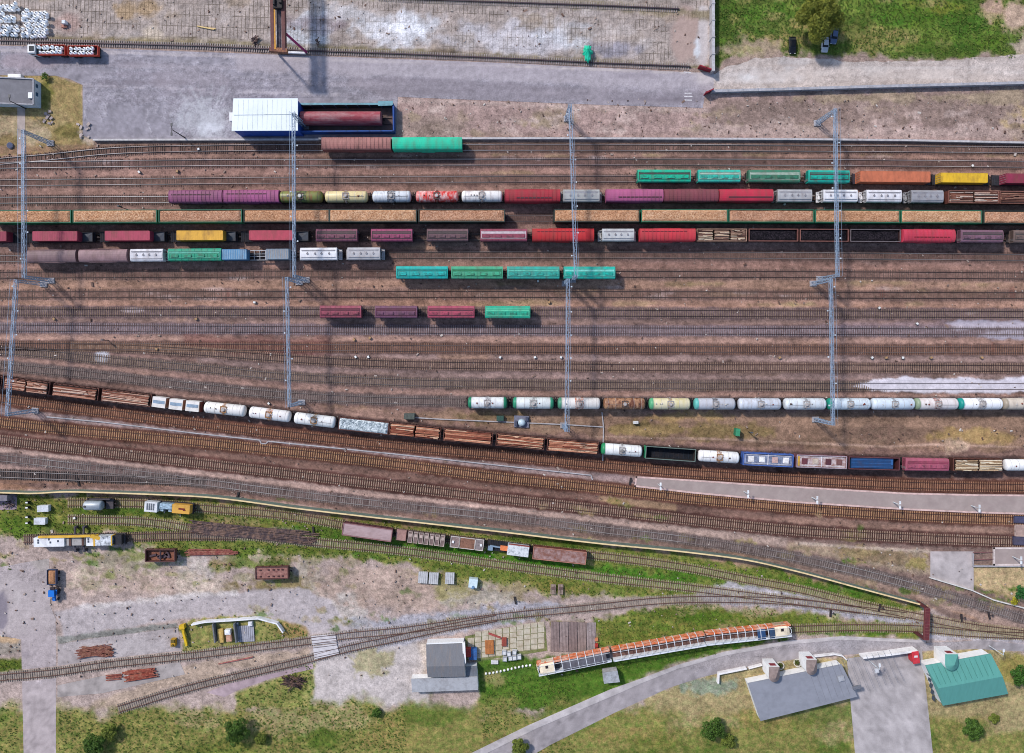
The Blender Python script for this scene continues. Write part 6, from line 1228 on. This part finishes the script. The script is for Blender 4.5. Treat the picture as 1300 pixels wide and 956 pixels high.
m = MB(); m.box((L/2-3.2,0,2.6),(5.6,2.6,2.3)); m.build('cab', mat('#d8dadc', .6, 0, .1, 1.2, '#4a5a6a', .8, 1.3, .56), r); m = MB(); m.bar((-L/2+3.4,.1,2.9),(L/2-5.6,.2,3.4),1.2,.5); m.build('boom', mat('#d87a48', .6), r); m = MB(); m.bar((-L/2+.6,0,1.9),(-L/2+3.6,0,2.4),.35); m.box((-L/2+.8,-.7,1.7),(1.3,1.1,.6)); m.build('hook_block', mat('#7f94a8', .6), r); m = MB(); m.box((L/2-3,1.32,2.9),(5.4,.1,1.0)); m.build('side_stripe', mat('#a04a48', .6), r)
r, L = on('V',677,744,3.6,'gondola_wagon','rusty mottled wagon at the east end of the work train','gondola wagon'); gondola(r, L, '#7a4438', 3.4, rim='#b07a68'); m = MB(); m.box((0,0,3.3),(L-.25,2.85,.1)); m.build('cover', mat('#a08480', .9, 0, .35, 1.4, '#7d4a38', .9, .8, .5), r)
# tank wagon and rail machine near the barrier
r, L = on('V',107,141,2.6,'tank_wagon','small silver tank wagon standing on the grass beside the barrier','tank wagon',None); running(r, L); m = MB(); n = 18
cs = lambda x, k: (x, [(-.15+1.25*k*math.sin(2*math.pi*i/n), 2.55+1.25*k*math.cos(2*math.pi*i/n)) for i in range(n)])
m.loft_x([cs(-L/2+.1,.5),cs(-L/2+.2,.85),cs(-L/2+.5,1),cs(L/2-2.6,1),cs(L/2-2.3,.85),cs(L/2-2.2,.5)], smooth=True); m.build('tank', mat('#a9b0b6', .45, .3, .1, 1, '#7a8088', .4), r); m = MB(); m.box((.3,1.4,2.0),(L-1.5,.3,.9)); m.box((L/2-1,0,1.4),(1.9,2.6,.15)); m.tube((-L/2+.8,-.2,3.7),(-L/2+.8,-.2,3.95),.3); m.build('walkway', mat('#4a4448', .7), r)
r, L = on('V',184,243,2.8,'rail_crane','white and yellow rail service vehicle beside the barrier, with a grilled white cab','rail vehicle',None); flat(r, L, '#3a3a40'); m = MB(); m.box((-L/2+1.8,0,2.4),(3.3,2.6,2.0)); m.build('cab', mat('#dcdde0', .5), r); m = MB(); [m.box((-L/2+.9+i*.55,.1,3.45),(.3,1.7,.1)) for i in range(4)]; m.build('grille', mat('#6a6e76', .7), r)
m = MB(); m.box((-L/2+5.6,.4,2.3),(3.2,1.4,1.7)); m.box((-L/2+4.4,-.6,2.0),(.9,.9,1.4)); m.box((-L/2+6.6,-.7,1.9),(1.0,.8,1.2)); m.build('machinery', mat('#a8c0d0', .5, 0, .3, 2, '#2a3038', .8, 1.6, .52), r); m = MB(); m.box((L/2-2.6,0,2.3),(4.6,2.3,1.8)); m.build('engine_box', mat('#dba548', .5, 0, .06), r); m = MB(); m.box((L/2-2.4,.1,3.25),(1.6,.4,.12)); m.box((L/2-1.7,-.2,3.25),(.6,.3,.1)); m.build('vent', mat('#7a2a20', .7), r)
# yellow crane
r, L = on('X',43,157,2.6,'rail_crane','long yellow and white railway crane on the half buried track','rail crane',None); flat(r, L, '#4f4a4c'); YM = mat('#e0b040', .5, 0, .08)
for a, b, nm in ((-L/2+.2,-L/2+8.2,'white_housing'),(-L/2+14.0,-L/2+17.8,'white_housing')):
    m = MB(); m.box(((a+b)/2,-.15,2.2),(b-a,2.4,1.6)); m.build('housing', mat('#ebebee', .5, 0, .05), r); [MB().box((a+(b-a)*t,.1+u,3.03),(.4,.5,.1)).build('vent', mat('#4a5260', .7), r) for t, u in ((.15,.3),(.15,-.3),(.5,.5),(.55,-.3),(.8,0))]
m = MB(); m.box((-L/2+10.9,0,2.0),(4.6,2.5,1.2)); m.build('turntable', mat('#a8a4a2', .7, 0, .2), r); m = MB(); m.box((-L/2+9.6,0,2.1),(.6,2.6,1.3)); m.box((-L/2+12.9,0,2.1),(.5,2.6,1.3)); m.build('brackets', mat('#5a3f38', .8), r)
m = MB(); m.bar((-L/2+1.5,1.25,2.9),(-L/2+15.5,1.4,3.4),.55,.6); m.bar((-L/2+15.5,1.4,3.4),(-L/2+17.8,.6,3.0),.9,.7); m.build('boom', YM, r); m = MB(); m.bar((-L/2+.3,-1.35,1.7),(L/2-2.6,-1.35,1.7),.15,.4); m.build('side_beam', mat('#e8d8a0', .6), r)
m = MB(); m.box((L/2-5.0,0,2.4),(4.2,2.4,1.9)); m.build('cab', mat('#dfe2e6', .5, 0, .2, 2, '#28303a', .9, 1.2, .52), r); m = MB(); m.box((L/2-7.3,0,2.3),(.6,2.7,2.0)); m.box((L/2-2.8,1.2,2.3),(.3,.2,2.0)); m.box((L/2-2.8,-1.2,2.3),(.3,.2,2.0)); m.box((L/2-2.8,0,3.3),(.3,2.6,.15)); m.build('cab_frame', YM, r); m = MB(); m.box((L/2-1.5,0,2.0),(1.9,2.5,1.3)); m.build('winch', mat('#26262c', .7, 0, .4, 3), r)
for q in (10.0,12.3):
    for s in (-1,1): m = MB(); m.box((-L/2+q,s*2.2,1.2),(.4,2.2,.3)); m.box((-L/2+q,s*3.1,.6),(.7,.6,1.2)); m.build('outrigger', mat('#4a4650', .7), r)
# rusty isolated gondolas
for x0, x1, y, lb in ((182,224,705.5,'small rusty-brown gondola on the stony dirt, the western of two'),(322,368,727.5,'rusty flat-topped wagon on the grass edge, the eastern of two')):
    s = 1-2.6/H; c = W(650+((x0+x1)/2-650)*s, 433.5+(y-433.5)*s); L = (x1-x0)*S*s-1.0; r = thing('gondola_wagon', c, R(0 if x0 < 300 else 1.5), lb, 'gondola wagon', 'two isolated rusty wagons'); gondola(r, L, '#6a423a', 2.6, inner='#8a5a48', rim='#5a3a38'); m = MB()
    if x0 < 300: m.box((0,0,2.3),(.2,2.9,.5)); [m.box((random.uniform(-.3,.3)*L,random.uniform(-.8,.8),1.6),(random.uniform(.5,2),random.uniform(.3,.8),.5), random.uniform(0,3)) for i in range(7)]; m.build('scrap', mat('#5a4a52', .9, 0, .4), r)
    else: m.box((0,0,2.4),(L-.2,2.8,.12)); m.build('cover', mat('#a0746a', .9, 0, .25, 1.4, '#6a3a38', .8, 1.2, .52), r); m = MB(); [m.box((L*t,u,2.5),(.5,.35,.2)) for t in (-.35,-.1,.05,.2,.33) for u in (-.9,.8)]; m.build('lugs', mat('#4a2a2c', .8), r)
# loose material
def rods(name, c, lx, ly, n, col, label, cat, ang=0, spread=.3, z=.5, th=.16, kind=None, group=None):
    r = thing(name, W(*c), ang, label, cat, group); m = MB()
    for i in range(n):
        x = random.uniform(-.1,.1)*lx; y = random.uniform(-.5,.5)*ly; a = random.uniform(-spread, spread); l = lx*random.uniform(.4,.9) if spread > .2 else lx*random.uniform(.9,1); h = random.uniform(.1,z)
        x += random.uniform(-.5,.5)*(lx-l); m.bar((x-l/2*math.cos(a),y-l/2*math.sin(a),h),(x+l/2*math.cos(a),y+l/2*math.sin(a),h+random.uniform(-.08,.15)),th)
    o = m.build('bars', mat(col, .9, 0, .5, 2, '#b08a70', .5, 1, .52), r); o['kind'] = 'stuff'; return r
rods('scrap_heap',(122,826.5),9.6,2.1,90,'#7d4a40','heap of rusty rods and scrap on the concrete loading pad','scrap heap',R(2),.21,.8,.13)
rods('rail_stack',(146,859),4,1.5,12,'#8a4a40','small rusty stack of beams, western of the two stacks south of the yard track','rail stack',R(6),.04,.4,.2)
rods('rail_stack',(179,855.5),8,2.6,26,'#8f4436','large rusty red stack of rails south of the yard track','rail stack',R(8),.05,.5,.2)
rods('rail_stack',(270,700.5),12.5,1.5,14,'#8a4a44','long rusty beams lying on stones east of the small rusty gondola','rail stack',R(0),.02,.5,.22)
rods('rail_stack',(323,676),31,3.0,52,'#4f4244','long dark pile of old rails and sleepers along the overgrown track','rail stack',R(-5.5),.03,.6,.2)
r = rods('rail_stack',(300,838),9,.3,2,'#a05a58','single pinkish rail lying on the dirt north of the lower yard branch','rail',R(12),.01,.2,.2)
for (x, y, lx, ly, h, col, lb, a) in ((58,644.5,2.9,1.6,1.2,'#e8eaee','white crate on the grass near the barrier, the northern of two',2),(54,660.5,2.9,1.6,1.2,'#e8eaee','white crate on the grass near the yellow crane, the southern of two',-1)):
    r = thing('crate', W(x,y), R(a), lb, 'crate', 'white crates on the grass'); m = MB(); m.box((0,0,h/2),(lx,ly,h)); m.build('body', mat(col, .6, 0, .05), r); m = MB(); m.box((0,0,h+.04),(.5,.3,.08)); m.box((0,0,h+.02),(lx+.1,ly+.1,.04)); m.build('lid', mat('#d3d6dc', .6), r)
for x, y, lb in ((37,637,'striped black and white post nearest the barrier'),(37,643.5,'striped black and white post below the barrier-side one'),(37,655.5,'striped black and white post level with the southern white crate'),(37,663,'striped black and white post nearest the yellow crane')):
    r = thing('marker_post', W(x,y), 0, lb, 'post', 'striped posts'); m = MB(); m.box((0,0,.5),(.7,.5,1.0)); m.build('base', mat('#1f1e22', .7), r); m = MB(); m.box((0,0,1.04),(.6,.35,.08)); m.build('stripe', WHITE, r)
for x, y, w_, h_, lb, a in ((537,733.5,12,14,'pale grey slatted concrete panel stack, western of the adjoining pair',-4),(550.5,734.5,12,14,'pale grey slatted concrete panel stack, eastern of the adjoining pair',-4),(571,734.5,11.5,14,'pale grey slatted panel stack standing alone beside the silver tank',-2)):
    s = S; r = thing('panel_stack', W(x*.996+2.6,433.5+(y-433.5)*.995), R(a), lb, 'panel stack', 'grey panel stacks'); 
    for lv in range(3): m = MB(); [m.box((-w_*s/2+w_*s*(i+.5)/5,0,.25+lv*.3),(w_*s/5-.06,h_*s,.2)) for i in range(5)]; m.box((0,.8,.12+lv*.3),(w_*s,.15,.08)); m.box((0,-.8,.12+lv*.3),(w_*s,.15,.08)); m.build('panel', mat('#c2c2c4', .85, 0, .12), r)
r = thing('storage_tank', W(601,738), R(-6), 'small pale blue-white box tank on the grass right of the panel stacks', 'tank'); m = MB(); m.box((0,0,.9),(2.3,2.3,1.7)); m.build('body', mat('#d3e4ea', .5, 0, .08), r); m = MB(); m.tube((.1,-.9,1.75),(.1,-.9,1.95),.35); m.box((0,-1.3,.9),(1.0,.5,1.1)); m.build('valve_box', mat('#6f8fb0', .5), r)
for x, lb in ((702,'grey-brown pallet stack, the western of the pair on the grass'),(711.5,'grey-brown pallet stack, the eastern of the pair on the grass')):
    r = thing('pallet_stack', W(x,747), R(-2), lb, 'pallet stack', 'pallet stacks'); m = MB(); [m.box((-.55+i*.36,0,.75),(.26,2.6,.08)) for i in range(4)]; [m.box((0,y,.4),(1.3,.12,.7)) for y in (-1.1,0,1.1)]; m.build('slats', mat('#a08c80', .9, 0, .25), r); m = MB(); m.box((0,.3,.85),(1.0,.7,.12)); m.build('sheet', mat('#6a5450', .9), r)
# cracked slab yard items
r = thing('timber_deck', W(727,808), R(-1.5), 'weathered brown-grey deck of long boards in five bays beside the slab yard', 'timber deck')
for i in range(5):
    m = MB(); x0 = -6.0+i*2.42; [m.box((x0+.3+j*.38,random.uniform(-.06,.06),.22),(.33,7.9-.15*i*0,.14)) for j in range(6)]; m.build('boards', mat(('#8f7c78','#9a8884','#877470','#95827c','#a09290')[i], .9, 0, .22, 1.5), r)
for args in (((621.5,821),2.3,3.6,.5,'#b87440','orange-rusty stack of steel plates on the cracked slab yard','plate stack',2),((640,814),1.3,2.2,.7,'#9a4a3c','rust-red steel box on the cracked slab yard','steel box',0),((601,828),2.0,2.9,1.4,'#3a6aa8','blue machine against the east wall of the workshop','machine',0),((594.5,826),1.6,2.2,1.5,'#b04038','red machine wedged between the workshop and the blue machine','machine',0),((628,840),1.9,1.0,.4,'#d8d4d4','single white slab on the grass edge of the slab yard','slab',0),((757,811),.8,.8,.6,'#d88a60','small orange-pink box at the corner of the timber deck','box',0),((757,818.5),.8,1.0,.6,'#b03a34','small red box beside the orange-pink one','box',0),((806.5,536),1.3,.7,1.0,'#e4e4e4','tiny white cabinet on the dry grass south of the tank wagons','cabinet',0),((635,530.5),1.9,1.3,1.2,'#3a5a50','dark green cabinet west of the round white dome','cabinet',0),((520.5,528),2.8,1.5,1.6,'#59605a','dark grey-green equipment cabinet at the end of the cable trough','cabinet',0),((84,30),.9,.9,1.2,'#e8ecf0','small white post box on the slab yard east of the bag heap','box',0)):
    c, lx, ly, h, col, lb, cat, a = args; r = thing(cat.replace(' ','_'), W(*c), R(a), lb, cat)
    m = MB(); m.box((0,0,h/2),(lx,ly,h)); m.build('body', mat(col, .7, 0, .2, 1.5), r); m = MB(); nn = max(2, int(lx/.35)); [m.box((-lx/2+lx*(i+.5)/nn,0,h+.02),(lx/nn*.55,ly*.92,.05)) for i in range(nn)]; m.build('top', mat(col, .7, 0, .35, 2.5), r)
m = MB(); r = thing('steel_beam', W(628,806), R(-20), 'rust-red steel beam lying askew on the slab yard', 'beam'); m.box((0,0,.2),(3.4,.4,.1)); m.box((0,0,.4),(3.4,.1,.35)); m.box((0,0,.6),(3.4,.4,.08)); m.build('flange', mat('#a8504a', .8), r)
for i, (x, y) in enumerate(((640,827),(646,828.5),(653,826.5),(641,835),(648,834),(653,833.5),(659,832.5))):
    r = thing('crate', W(x,y), R(random.uniform(-8,8)), 'white square crate in the small cluster on the cracked slab yard', 'crate', 'white crates on the slab yard'); m = MB(); m.box((0,0,.5),(1.15,1.15,1.0)); m.build('body', mat('#d9d8d8', .6, 0, .1), r); m = MB(); [m.box((s*.5,0,1.03),(.12,1.15,.06)) for s in (-1,1)]; [m.box((0,s*.5,1.03),(.88,.12,.06)) for s in (-1,1)]; m.build('rim', mat('#8a9098', .6), r)
for i in range(13):
    t = i/12; r = MB(); n = 8; p = W(617+56*t, 855-10.5*t+math.sin(t*6)*.5); r.add([(.36*math.cos(a),.3*math.sin(a),z_) for z_ in (0,.2) for a in [6.283*k/n for k in range(n)]]+[(.18*math.cos(a),.15*math.sin(a),.36) for a in [6.283*k/n for k in range(n)]],[(k,(k+1) % n,n+(k+1) % n,n+k) for k in range(n)]+[(n+k,n+(k+1) % n,2*n+(k+1) % n,2*n+k) for k in range(n)]+[tuple(range(2*n,3*n))],True); o = r.build('painted_stone', mat('#efece6', .8)); o.location = p; o.rotation_euler.z = random.uniform(0,3); tag(o, 'white painted stone in the curved row on the grass west of the railcars', 'stone', 'row of white painted stones')
# walled bays with yellow machines
wallrun('yard_wall', [(241,795),(258,791.5),(290,789.5),(326,787),(350,793.5),(358,805)], 1.5, .35, mat('#e8e8ea', .7, 0, .08), 'angled white yard wall around the storage bays', 'wall', 2.2)
for x, lb in ((271,'western grey partition of the storage bays'),(298,'eastern grey partition of the storage bays')):
    m = MB(); a = W(x-1,792,1.6); b = W(x+2,816,1.6); m.bar((a.x,a.y,.9),(b.x,b.y,.9),.35,1.8); tag(m.build('partition_wall', mat('#6f7074', .8)), lb, 'partition wall')
r = thing('loader_crane', W(236,806), R(-78), 'yellow folding loader crane lying beside the white yard wall', 'crane'); m = MB(); m.bar((-2.9,0,.9),(2.6,0,.7),.6,.5); m.build('boom', mat('#e8c020', .5), r); m = MB(); m.box((-2.6,0,.7),(1.1,1.3,1.2)); m.tube((-1.2,.3,1.2),(.8,.3,1.1),.14); m.build('base', mat('#d8b024', .5), r); m = MB(); m.tube((2.6,0,.6),(3.1,.1,.3),.2,.1); m.build('hook', mat('#4a4a3a', .6), r)
r = thing('steering_post', W(222,814), 0, 'small dark yellow machine at the end of the loading pad', 'machine'); m = MB(); m.box((0,0,.6),(1.2,2.0,1.1)); m.build('body', mat('#c09424', .6, 0, .3), r); m = MB(); m.box((0,.5,1.25),(.9,.7,.3)); m.tube((0,-.6,1.1),(0,-.6,1.5),.3); m.build('engine', mat('#6a5a24', .7), r)
r = thing('boardwalk', W(312,804), R(3), 'grey plank floor in the eastern storage bay', 'plank floor'); m = MB(); [m.box((-2.4+i*.5,0,.2),(.42,4.3,.14)) for i in range(10)]; m.build('planks', mat('#a5a5ae', .9, 0, .2), r)
for c, l, w_, h, col, lb in (((291,800.5),1.5,1.3,1.2,'#f0f0f2','white metal cabinet in the middle storage bay'),((292,808),1.4,2.0,.9,'#c89a80','beige box just below the white cabinet in the storage bay'),((281,806),1.5,3.6,.7,'#c8a860','straw-yellow frame in the middle storage bay'),((301,791.5),1.2,.8,.8,'#5f6a78','grey bin against the white wall in the eastern bay'),((319,790.5),1.1,1.1,.9,'#e4e4e8','round-cornered white drum in the eastern storage bay')):
    r = thing('storage_box', W(*c), R(4), lb, 'box'); m = MB(); m.box((0,0,h/2),(l,w_,h)); m.build('body', mat(col, .6, 0, .12, 2), r); m = MB(); m.box((0,0,h+.03),(l*.7,w_*.6,.06)); m.build('lid', mat(col, .6, 0, .3, 2), r)
# substation with dome, green booth, teal tarp, slab yard junk
r = thing('substation', W(662,535), R(-2), 'square grey equipment pad with a round white dome beneath the middle gantry', 'substation'); m = MB(); m.box((0,0,.25),(4.0,3.1,.5)); m.build('base', mat('#77798a', .8, 0, .2), r); m = MB(); n = 20; m.loft_x([(0,[(0,0)]*3)]) if False else None
rg = [(1.0,.5),(1.0,1.1),(.85,1.4),(.5,1.62),(.12,1.7)]; vs = [(a*math.cos(6.283*k/n)+.1,a*math.sin(6.283*k/n)-.2,z_) for a, z_ in rg for k in range(n)]; fs = [(j*n+k,j*n+(k+1) % n,(j+1)*n+(k+1) % n,(j+1)*n+k) for j in range(4) for k in range(n)]+[tuple(range(4*n,5*n))]; m.add(vs, fs, True); m.build('dome', mat('#bcd0da', .4), r); m = MB(); m.box((-1.5,-.4,.9),(.6,1.2,.8)); m.box((1.4,.8,.8),(.7,.9,.6)); m.build('cabinet', mat('#4a5266', .7), r)
r = thing('booth', W(933.5,547.5,0), R(-6), 'small dark green booth alone on the dry grass south of the tank wagons', 'booth'); m = MB(); m.box((0,0,1.1),(.9,1.8,2.2)); m.build('body', mat('#2a7a5a', .6), r); m = MB(); m.box((0,0,2.25),(1.1,2.0,.1)); m.build('roof', mat('#3a9068', .6), r)
r = thing('tarpaulin_pile', W(746,66,1), 0, 'bright turquoise tarpaulin thrown over a pile on the slab yard', 'tarpaulin'); m = MB(); n = 26; rg = [(1.3,0),(1.15,.55),(.85,1.05),(.45,1.35),(.08,1.45)]; vs = []
for j, (a, z_) in enumerate(rg):
    for k in range(n): t = 6.283*k/n; q = 1+.16*math.sin(k*2.3+j)+.1*math.sin(k*5.1); vs.append((a*q*math.cos(t)*.95, a*q*math.sin(t)*1.35-(.9 if math.sin(t) < -.8 and j < 2 else 0), z_+.1*math.sin(k*1.7+j*2)*(j > 0)))
m.add(vs, [(j*n+k,j*n+(k+1) % n,(j+1)*n+(k+1) % n,(j+1)*n+k) for j in range(4) for k in range(n)]+[tuple(range(4*n,5*n))]); m.build('tarpaulin', mat('#18c8a0', .5, 0, .15, 2), r)
rods('timber_plank',(263,35),5,.5,2,'#e8c88a','two pale yellow timber planks lying on the slab yard','planks',R(-9),.06,.3,.28)
rods('scrap_heap',(325,52),2.6,1.6,16,'#4a3f44','dark tangle of scrap on the slab yard west of the gantry crane','scrap heap',R(20),1.2,1.0,.2)
rods('scrap_heap',(404,54),1.6,1.4,9,'#3a3032','small dark scrap tangle on the slab yard east of the gantry crane','scrap heap',0,1.4,.7,.16)
rods('scrap_heap',(82,33),1.6,1.2,8,'#b07a70','small pinkish debris pile beside the white post box','scrap heap',0,1.4,.5,.2)
# posts, lamps, small track-side items
for c, lx, ly, h, col, lb, cat in (((107,166),3.6,4.0,.5,'#b9aaa4','heap of pale broken slabs at the corner of the asphalt apron','slab pile'),((61,150),2.6,3.4,.8,'#a89a98','pale rubble and box heap on the dry plot beside the gatehouse','rubble pile')):
    r = thing('slab_pile', W(*c), 0, lb, cat); 
    for q in range(11): m = MB(); m.box((random.uniform(-.5,.5)*lx,random.uniform(-.5,.5)*ly,.12+q*.03),(random.uniform(.4,1.0),random.uniform(.3,.8),.15),random.uniform(0,3)); m.build('slab', mat(col, .9, 0, .2), r)
r = thing('well_cover', W(13.5,185), 0, 'round dark blue well cover on the dry ground near the left edge', 'well cover'); m = MB(); m.tube((0,0,-.05),(0,0,.35),.85,n=22); m.build('ring', mat('#6a6a78', .7), r); m = MB(); m.tube((0,0,.35),(0,0,.42),.72,n=22); m.build('lid', mat('#2c3f66', .6), r)
def lamp(px, py, h, label, dark=True, twin=False, group='lamp posts', arm=1.2, ang=0):
    c = '#26262c' if dark else '#c9ced2'; r = thing('lamp_post', W(px,py), ang, label, 'lamp post', group); m = MB(); m.tube((0,0,0),(0,0,h),.16,.09,n=8); m.build('pole', mat(c, .6), r)
    for s in ((-1,1) if twin else (1,)): m = MB(); m.bar((0,0,h-.05),(0,s*arm,h+.1),.12); m.build('arm', mat(c, .6), r); m = MB(); m.box((0,s*arm,h+.08),(.45,.8,.2)); m.build('lamp_head', mat('#e8eaec' if not dark else '#3a3c42', .4), r)
lamp(33,138,6.2,'dark lamp post standing against the gatehouse roof'); lamp(235,175,7.5,'dark lamp post at the south edge of the asphalt apron',twin=True)
lamp(1256,820,5.5,'pale lamp post beside the teal-roofed house',False); lamp(1103,838,5.5,'green-grey lamp post at the end of the long white courtyard wall',False)
for x, y, w_ in ((835,614,'nearest the west end of the platform'),(944,623.5,'second from the west end of the platform'),(1030,631,'in the middle of the platform'),(1133,637,'second from the right edge on the platform'),(1232,641.5,'nearest the right edge on the long platform'),(1284,706,'on the short eastern platform')): lamp(x, y, 3.6, 'small twin-headed white platform lamp, '+w_, False, True, 'platform lamps', .6)
SG = [(162,266,4.6,'slim dark signal post between the mixed train and the chip wagons at the west'),(138,432,3.2,'short dark signal post above the black stain on the ballast'),(950,548,3.0,'slim post beside the small green booth')]
for x, y, h, lb in SG: r = thing('signal_post', W(x,y), 0, lb, 'signal post', 'slim signal posts'); m = MB(); m.tube((0,0,0),(0,0,h),.1,n=6); m.build('pole', mat('#2a2a30', .6), r); m = MB(); m.box((0,.1,h-.4),(.5,.3,1.0)); m.build('signal_head', mat('#55585e', .6), r)
for x, y, top in ((200,443,0),(450,431,0),(470,429,0),(452,453,1),(468,453,1),(635,453.5,1),(679,453.5,1),(712,453.5,1),(1106,454,1),(1124,454,0),(1145,454,1),(1181,454,0),(1245,454,0),(989,454,0),(96,657,1),(178,219,1),(226,218,0),(253,190,1),(70,405,0),(250,405,0),(342,512,1),(683,357,1),(668,256,1),(995,260,1),(1233,211,1),(324,384,1),(697,384,0),(1115,391,1),(1163,411,1)):
    r = thing('switch_box', W(x,y), random.uniform(0,3), 'small '+('white-lidded' if top else 'brown')+' trackside box standing in the ballast', 'trackside box', 'small white trackside boxes' if top else 'small brown trackside boxes'); m = MB(); m.box((0,0,.3),(.7,.55,.6)); m.build('body', mat('#8a7a6a' if not top else '#7a7270', .8), r); m = MB(); m.box((0,0,.64),(.6,.5,.1)); m.build('lid', mat('#e8e6e2' if top else '#b08a60', .6), r)
for x, y, a, k in ((654,762,.2,0),(100,612,0,0),(302,629,0,0),(398,673,0,0),(1178,786,0,0),(1220,784,0,0),(1116,771,0,0),(1255,781,0,0),(1054,778,0,0),(800,611,0,0)):
    r = thing('switch_stand', W(x,y), random.uniform(-.3,.3), 'dark lever switch stand beside a turnout', 'switch stand', 'lever switch stands'); m = MB(); m.box((0,0,.2),(.5,2.0,.25)); m.build('base', mat('#2f2a2c', .8), r); m = MB(); m.bar((0,0,.2),(.3,.4,1.3),.12); m.tube((.3,.4,1.2),(.3,.4,1.4),.22,n=8); m.build('lever', mat('#3a3436', .7), r)
# cable trough and thin pipe runs
for pts, lb in (([(526,530),(560,532),(640,535.5),(720,539),(766,542)],'thin grey cable trough across the dry strip below the tank wagons'),([(764,523),(766,542),(765,585)],'thin grey cable running south under the middle of the yard'),([(60,529),(130,535.5),(250,550),(330,558.5),(332,563),(338,563),(341,560),(500,576),(620,589),(750,603),(752,609)],'long grey cable duct between the two orange-brown main tracks')):
    o0 = W(*pts[0]); m = MB(); [m.bar(W(*a)-o0+Vector((0,0,.22)), W(*b)-o0+Vector((0,0,.22)), .28, .2) for a, b in zip(pts, pts[1:])]; o = m.build('cable_trough', mat('#b5b0b2', .7)); o.location = o0; tag(o, lb, 'cable trough', 'cable troughs')
# stop lines painted on the road by the gates
m = MB()
for i, (a, b) in enumerate((((869,118.5),(878,118.5)),((868.5,122.5),(879,122.5)),((869,127),(878.5,127.3)),((868,91.5),(877,92)))):
    A, B = W(*a), W(*b); m = MB(); m.bar(A+Vector((0,0,.026)), B+Vector((0,0,.026)), .3, .012); o = m.build('road_marking', mat('#e6e2e2', .8, dthr=.45, dirt='#a09a9e', damt=.7, dscale=2)); o['kind'] = 'structure'
# small hut yard at the left edge
hut('shed', [(-20,628),(9,629),(9,636),(-20,636)], 2.4, mat('#8f8288', .8), mat('#7f7a84', .8), 'small grey flat-roofed shed at the left edge below the barrier')
rods('scrap_heap',(14,640),2.5,1.4,10,'#4a4450','dark scrap beside the small grey shed at the left edge','scrap heap',0,1.2,.8,.2)

rods('scrap_heap',(373,864),6.4,1.7,40,'#33292c','dark tangle of scrap beside the pinkish path at the bottom edge','scrap heap',R(3),.9,.9,.16)
# roof details
for rt_, pts, col, w_ in (('roof_joint', [((1176+i*9.0,846-i*1.65,3.45),(1187+i*9.0,870.5-i*1.65,4.95)) for i in range(1, 9)], '#3f8278', .1),):
    pass
def litter():
    rr = np.random.default_rng(11); mb = MB(); n = 0
    for i in range(3300):
        x = rr.uniform(0,1300); z_ = rr.random()
        if z_ < .5: y = rr.uniform(184, 600)
        elif z_ < .6: y = rr.uniform(126, 176); x = rr.uniform(505, 1300)
        elif z_ < .66: y = rr.uniform(2, 60); x = rr.uniform(0, 890)
        else: y = rr.uniform(600, 862)
        if y > 600 and ((x > 775 and y > 800) or (515 < x < 700 and y > 790) or (800 < x and 603 < y < 660)): continue
        p = W(x, y); s_ = rr.uniform(.1,.34)*(1.6 if rr.random() < .06 else 1); h = rr.uniform(.05,.25)
        mb.box((p.x, p.y, h/2+.12*(y > 184)), (s_*rr.uniform(.6,2.4), s_, h), rr.uniform(0,3.1))
    m = speck_mat('litter', ['#4a3c38','#6a5248','#8f786c','#a8978c','#cfc6be'], .9); m2 = m.copy(); nt = m2.node_tree; g = nt.nodes.new('ShaderNodeNewGeometry'); rmp = [n for n in nt.nodes if n.type == 'VALTORGB'][0]; nt.links.new(g.outputs['Random Per Island'], rmp.inputs[0])
    o = mb.build('debris', m2, None, fix=False); tag(o, 'scattered stones, boards and scraps lying on the ballast and dirt', 'debris', kind='stuff')
litter()
# ------------------------------------------------------------------ camera, light, sky
cd = bpy.data.cameras.new('camera'); cam = bpy.data.objects.new('camera', cd); C.objects.link(cam)
cam.location = (0,0,H); cam.rotation_euler = (0,0,0); cd.sensor_width = 36; cd.lens = 36*H/(1300*S); cd.shift_y = -44.5/1300; cd.clip_end = 9000; cd.clip_start = 1
bpy.context.scene.camera = cam
el = R(44.5); az = (-.75, .70)    # horizontal direction towards the sun (x, y)
sl_ = bpy.data.lights.new('sun', 'SUN'); sl_.energy = 3.0; sl_.angle = R(5); sl_.color = (1,.95,.91)
so = bpy.data.objects.new('sun', sl_); C.objects.link(so); h_ = math.hypot(*az)
d = Vector((az[0]/h_*math.cos(el), az[1]/h_*math.cos(el), math.sin(el))); so.rotation_euler = d.to_track_quat('Z', 'Y').to_euler(); so.location = (0,0,150)
w = bpy.data.worlds.new('World'); bpy.context.scene.world = w; w.use_nodes = True; nt = w.node_tree
sk = nt.nodes.new('ShaderNodeTexSky'); sk.sky_type = 'NISHITA'; sk.sun_disc = False; sk.sun_elevation = el; sk.sun_rotation = math.atan2(d.x, d.y)
nt.links.new(sk.outputs[0], nt.nodes['Background'].inputs[0]); nt.nodes['Background'].inputs[1].default_value = .15
sc = bpy.context.scene; sc.view_settings.view_transform = 'Standard'; sc.view_settings.look = 'None'; sc.view_settings.exposure = .36; sc.view_settings.gamma = 1
sc.cycles.filter_width = 1.0; sc.cycles.max_bounces = 5; sc.cycles.use_denoising = True
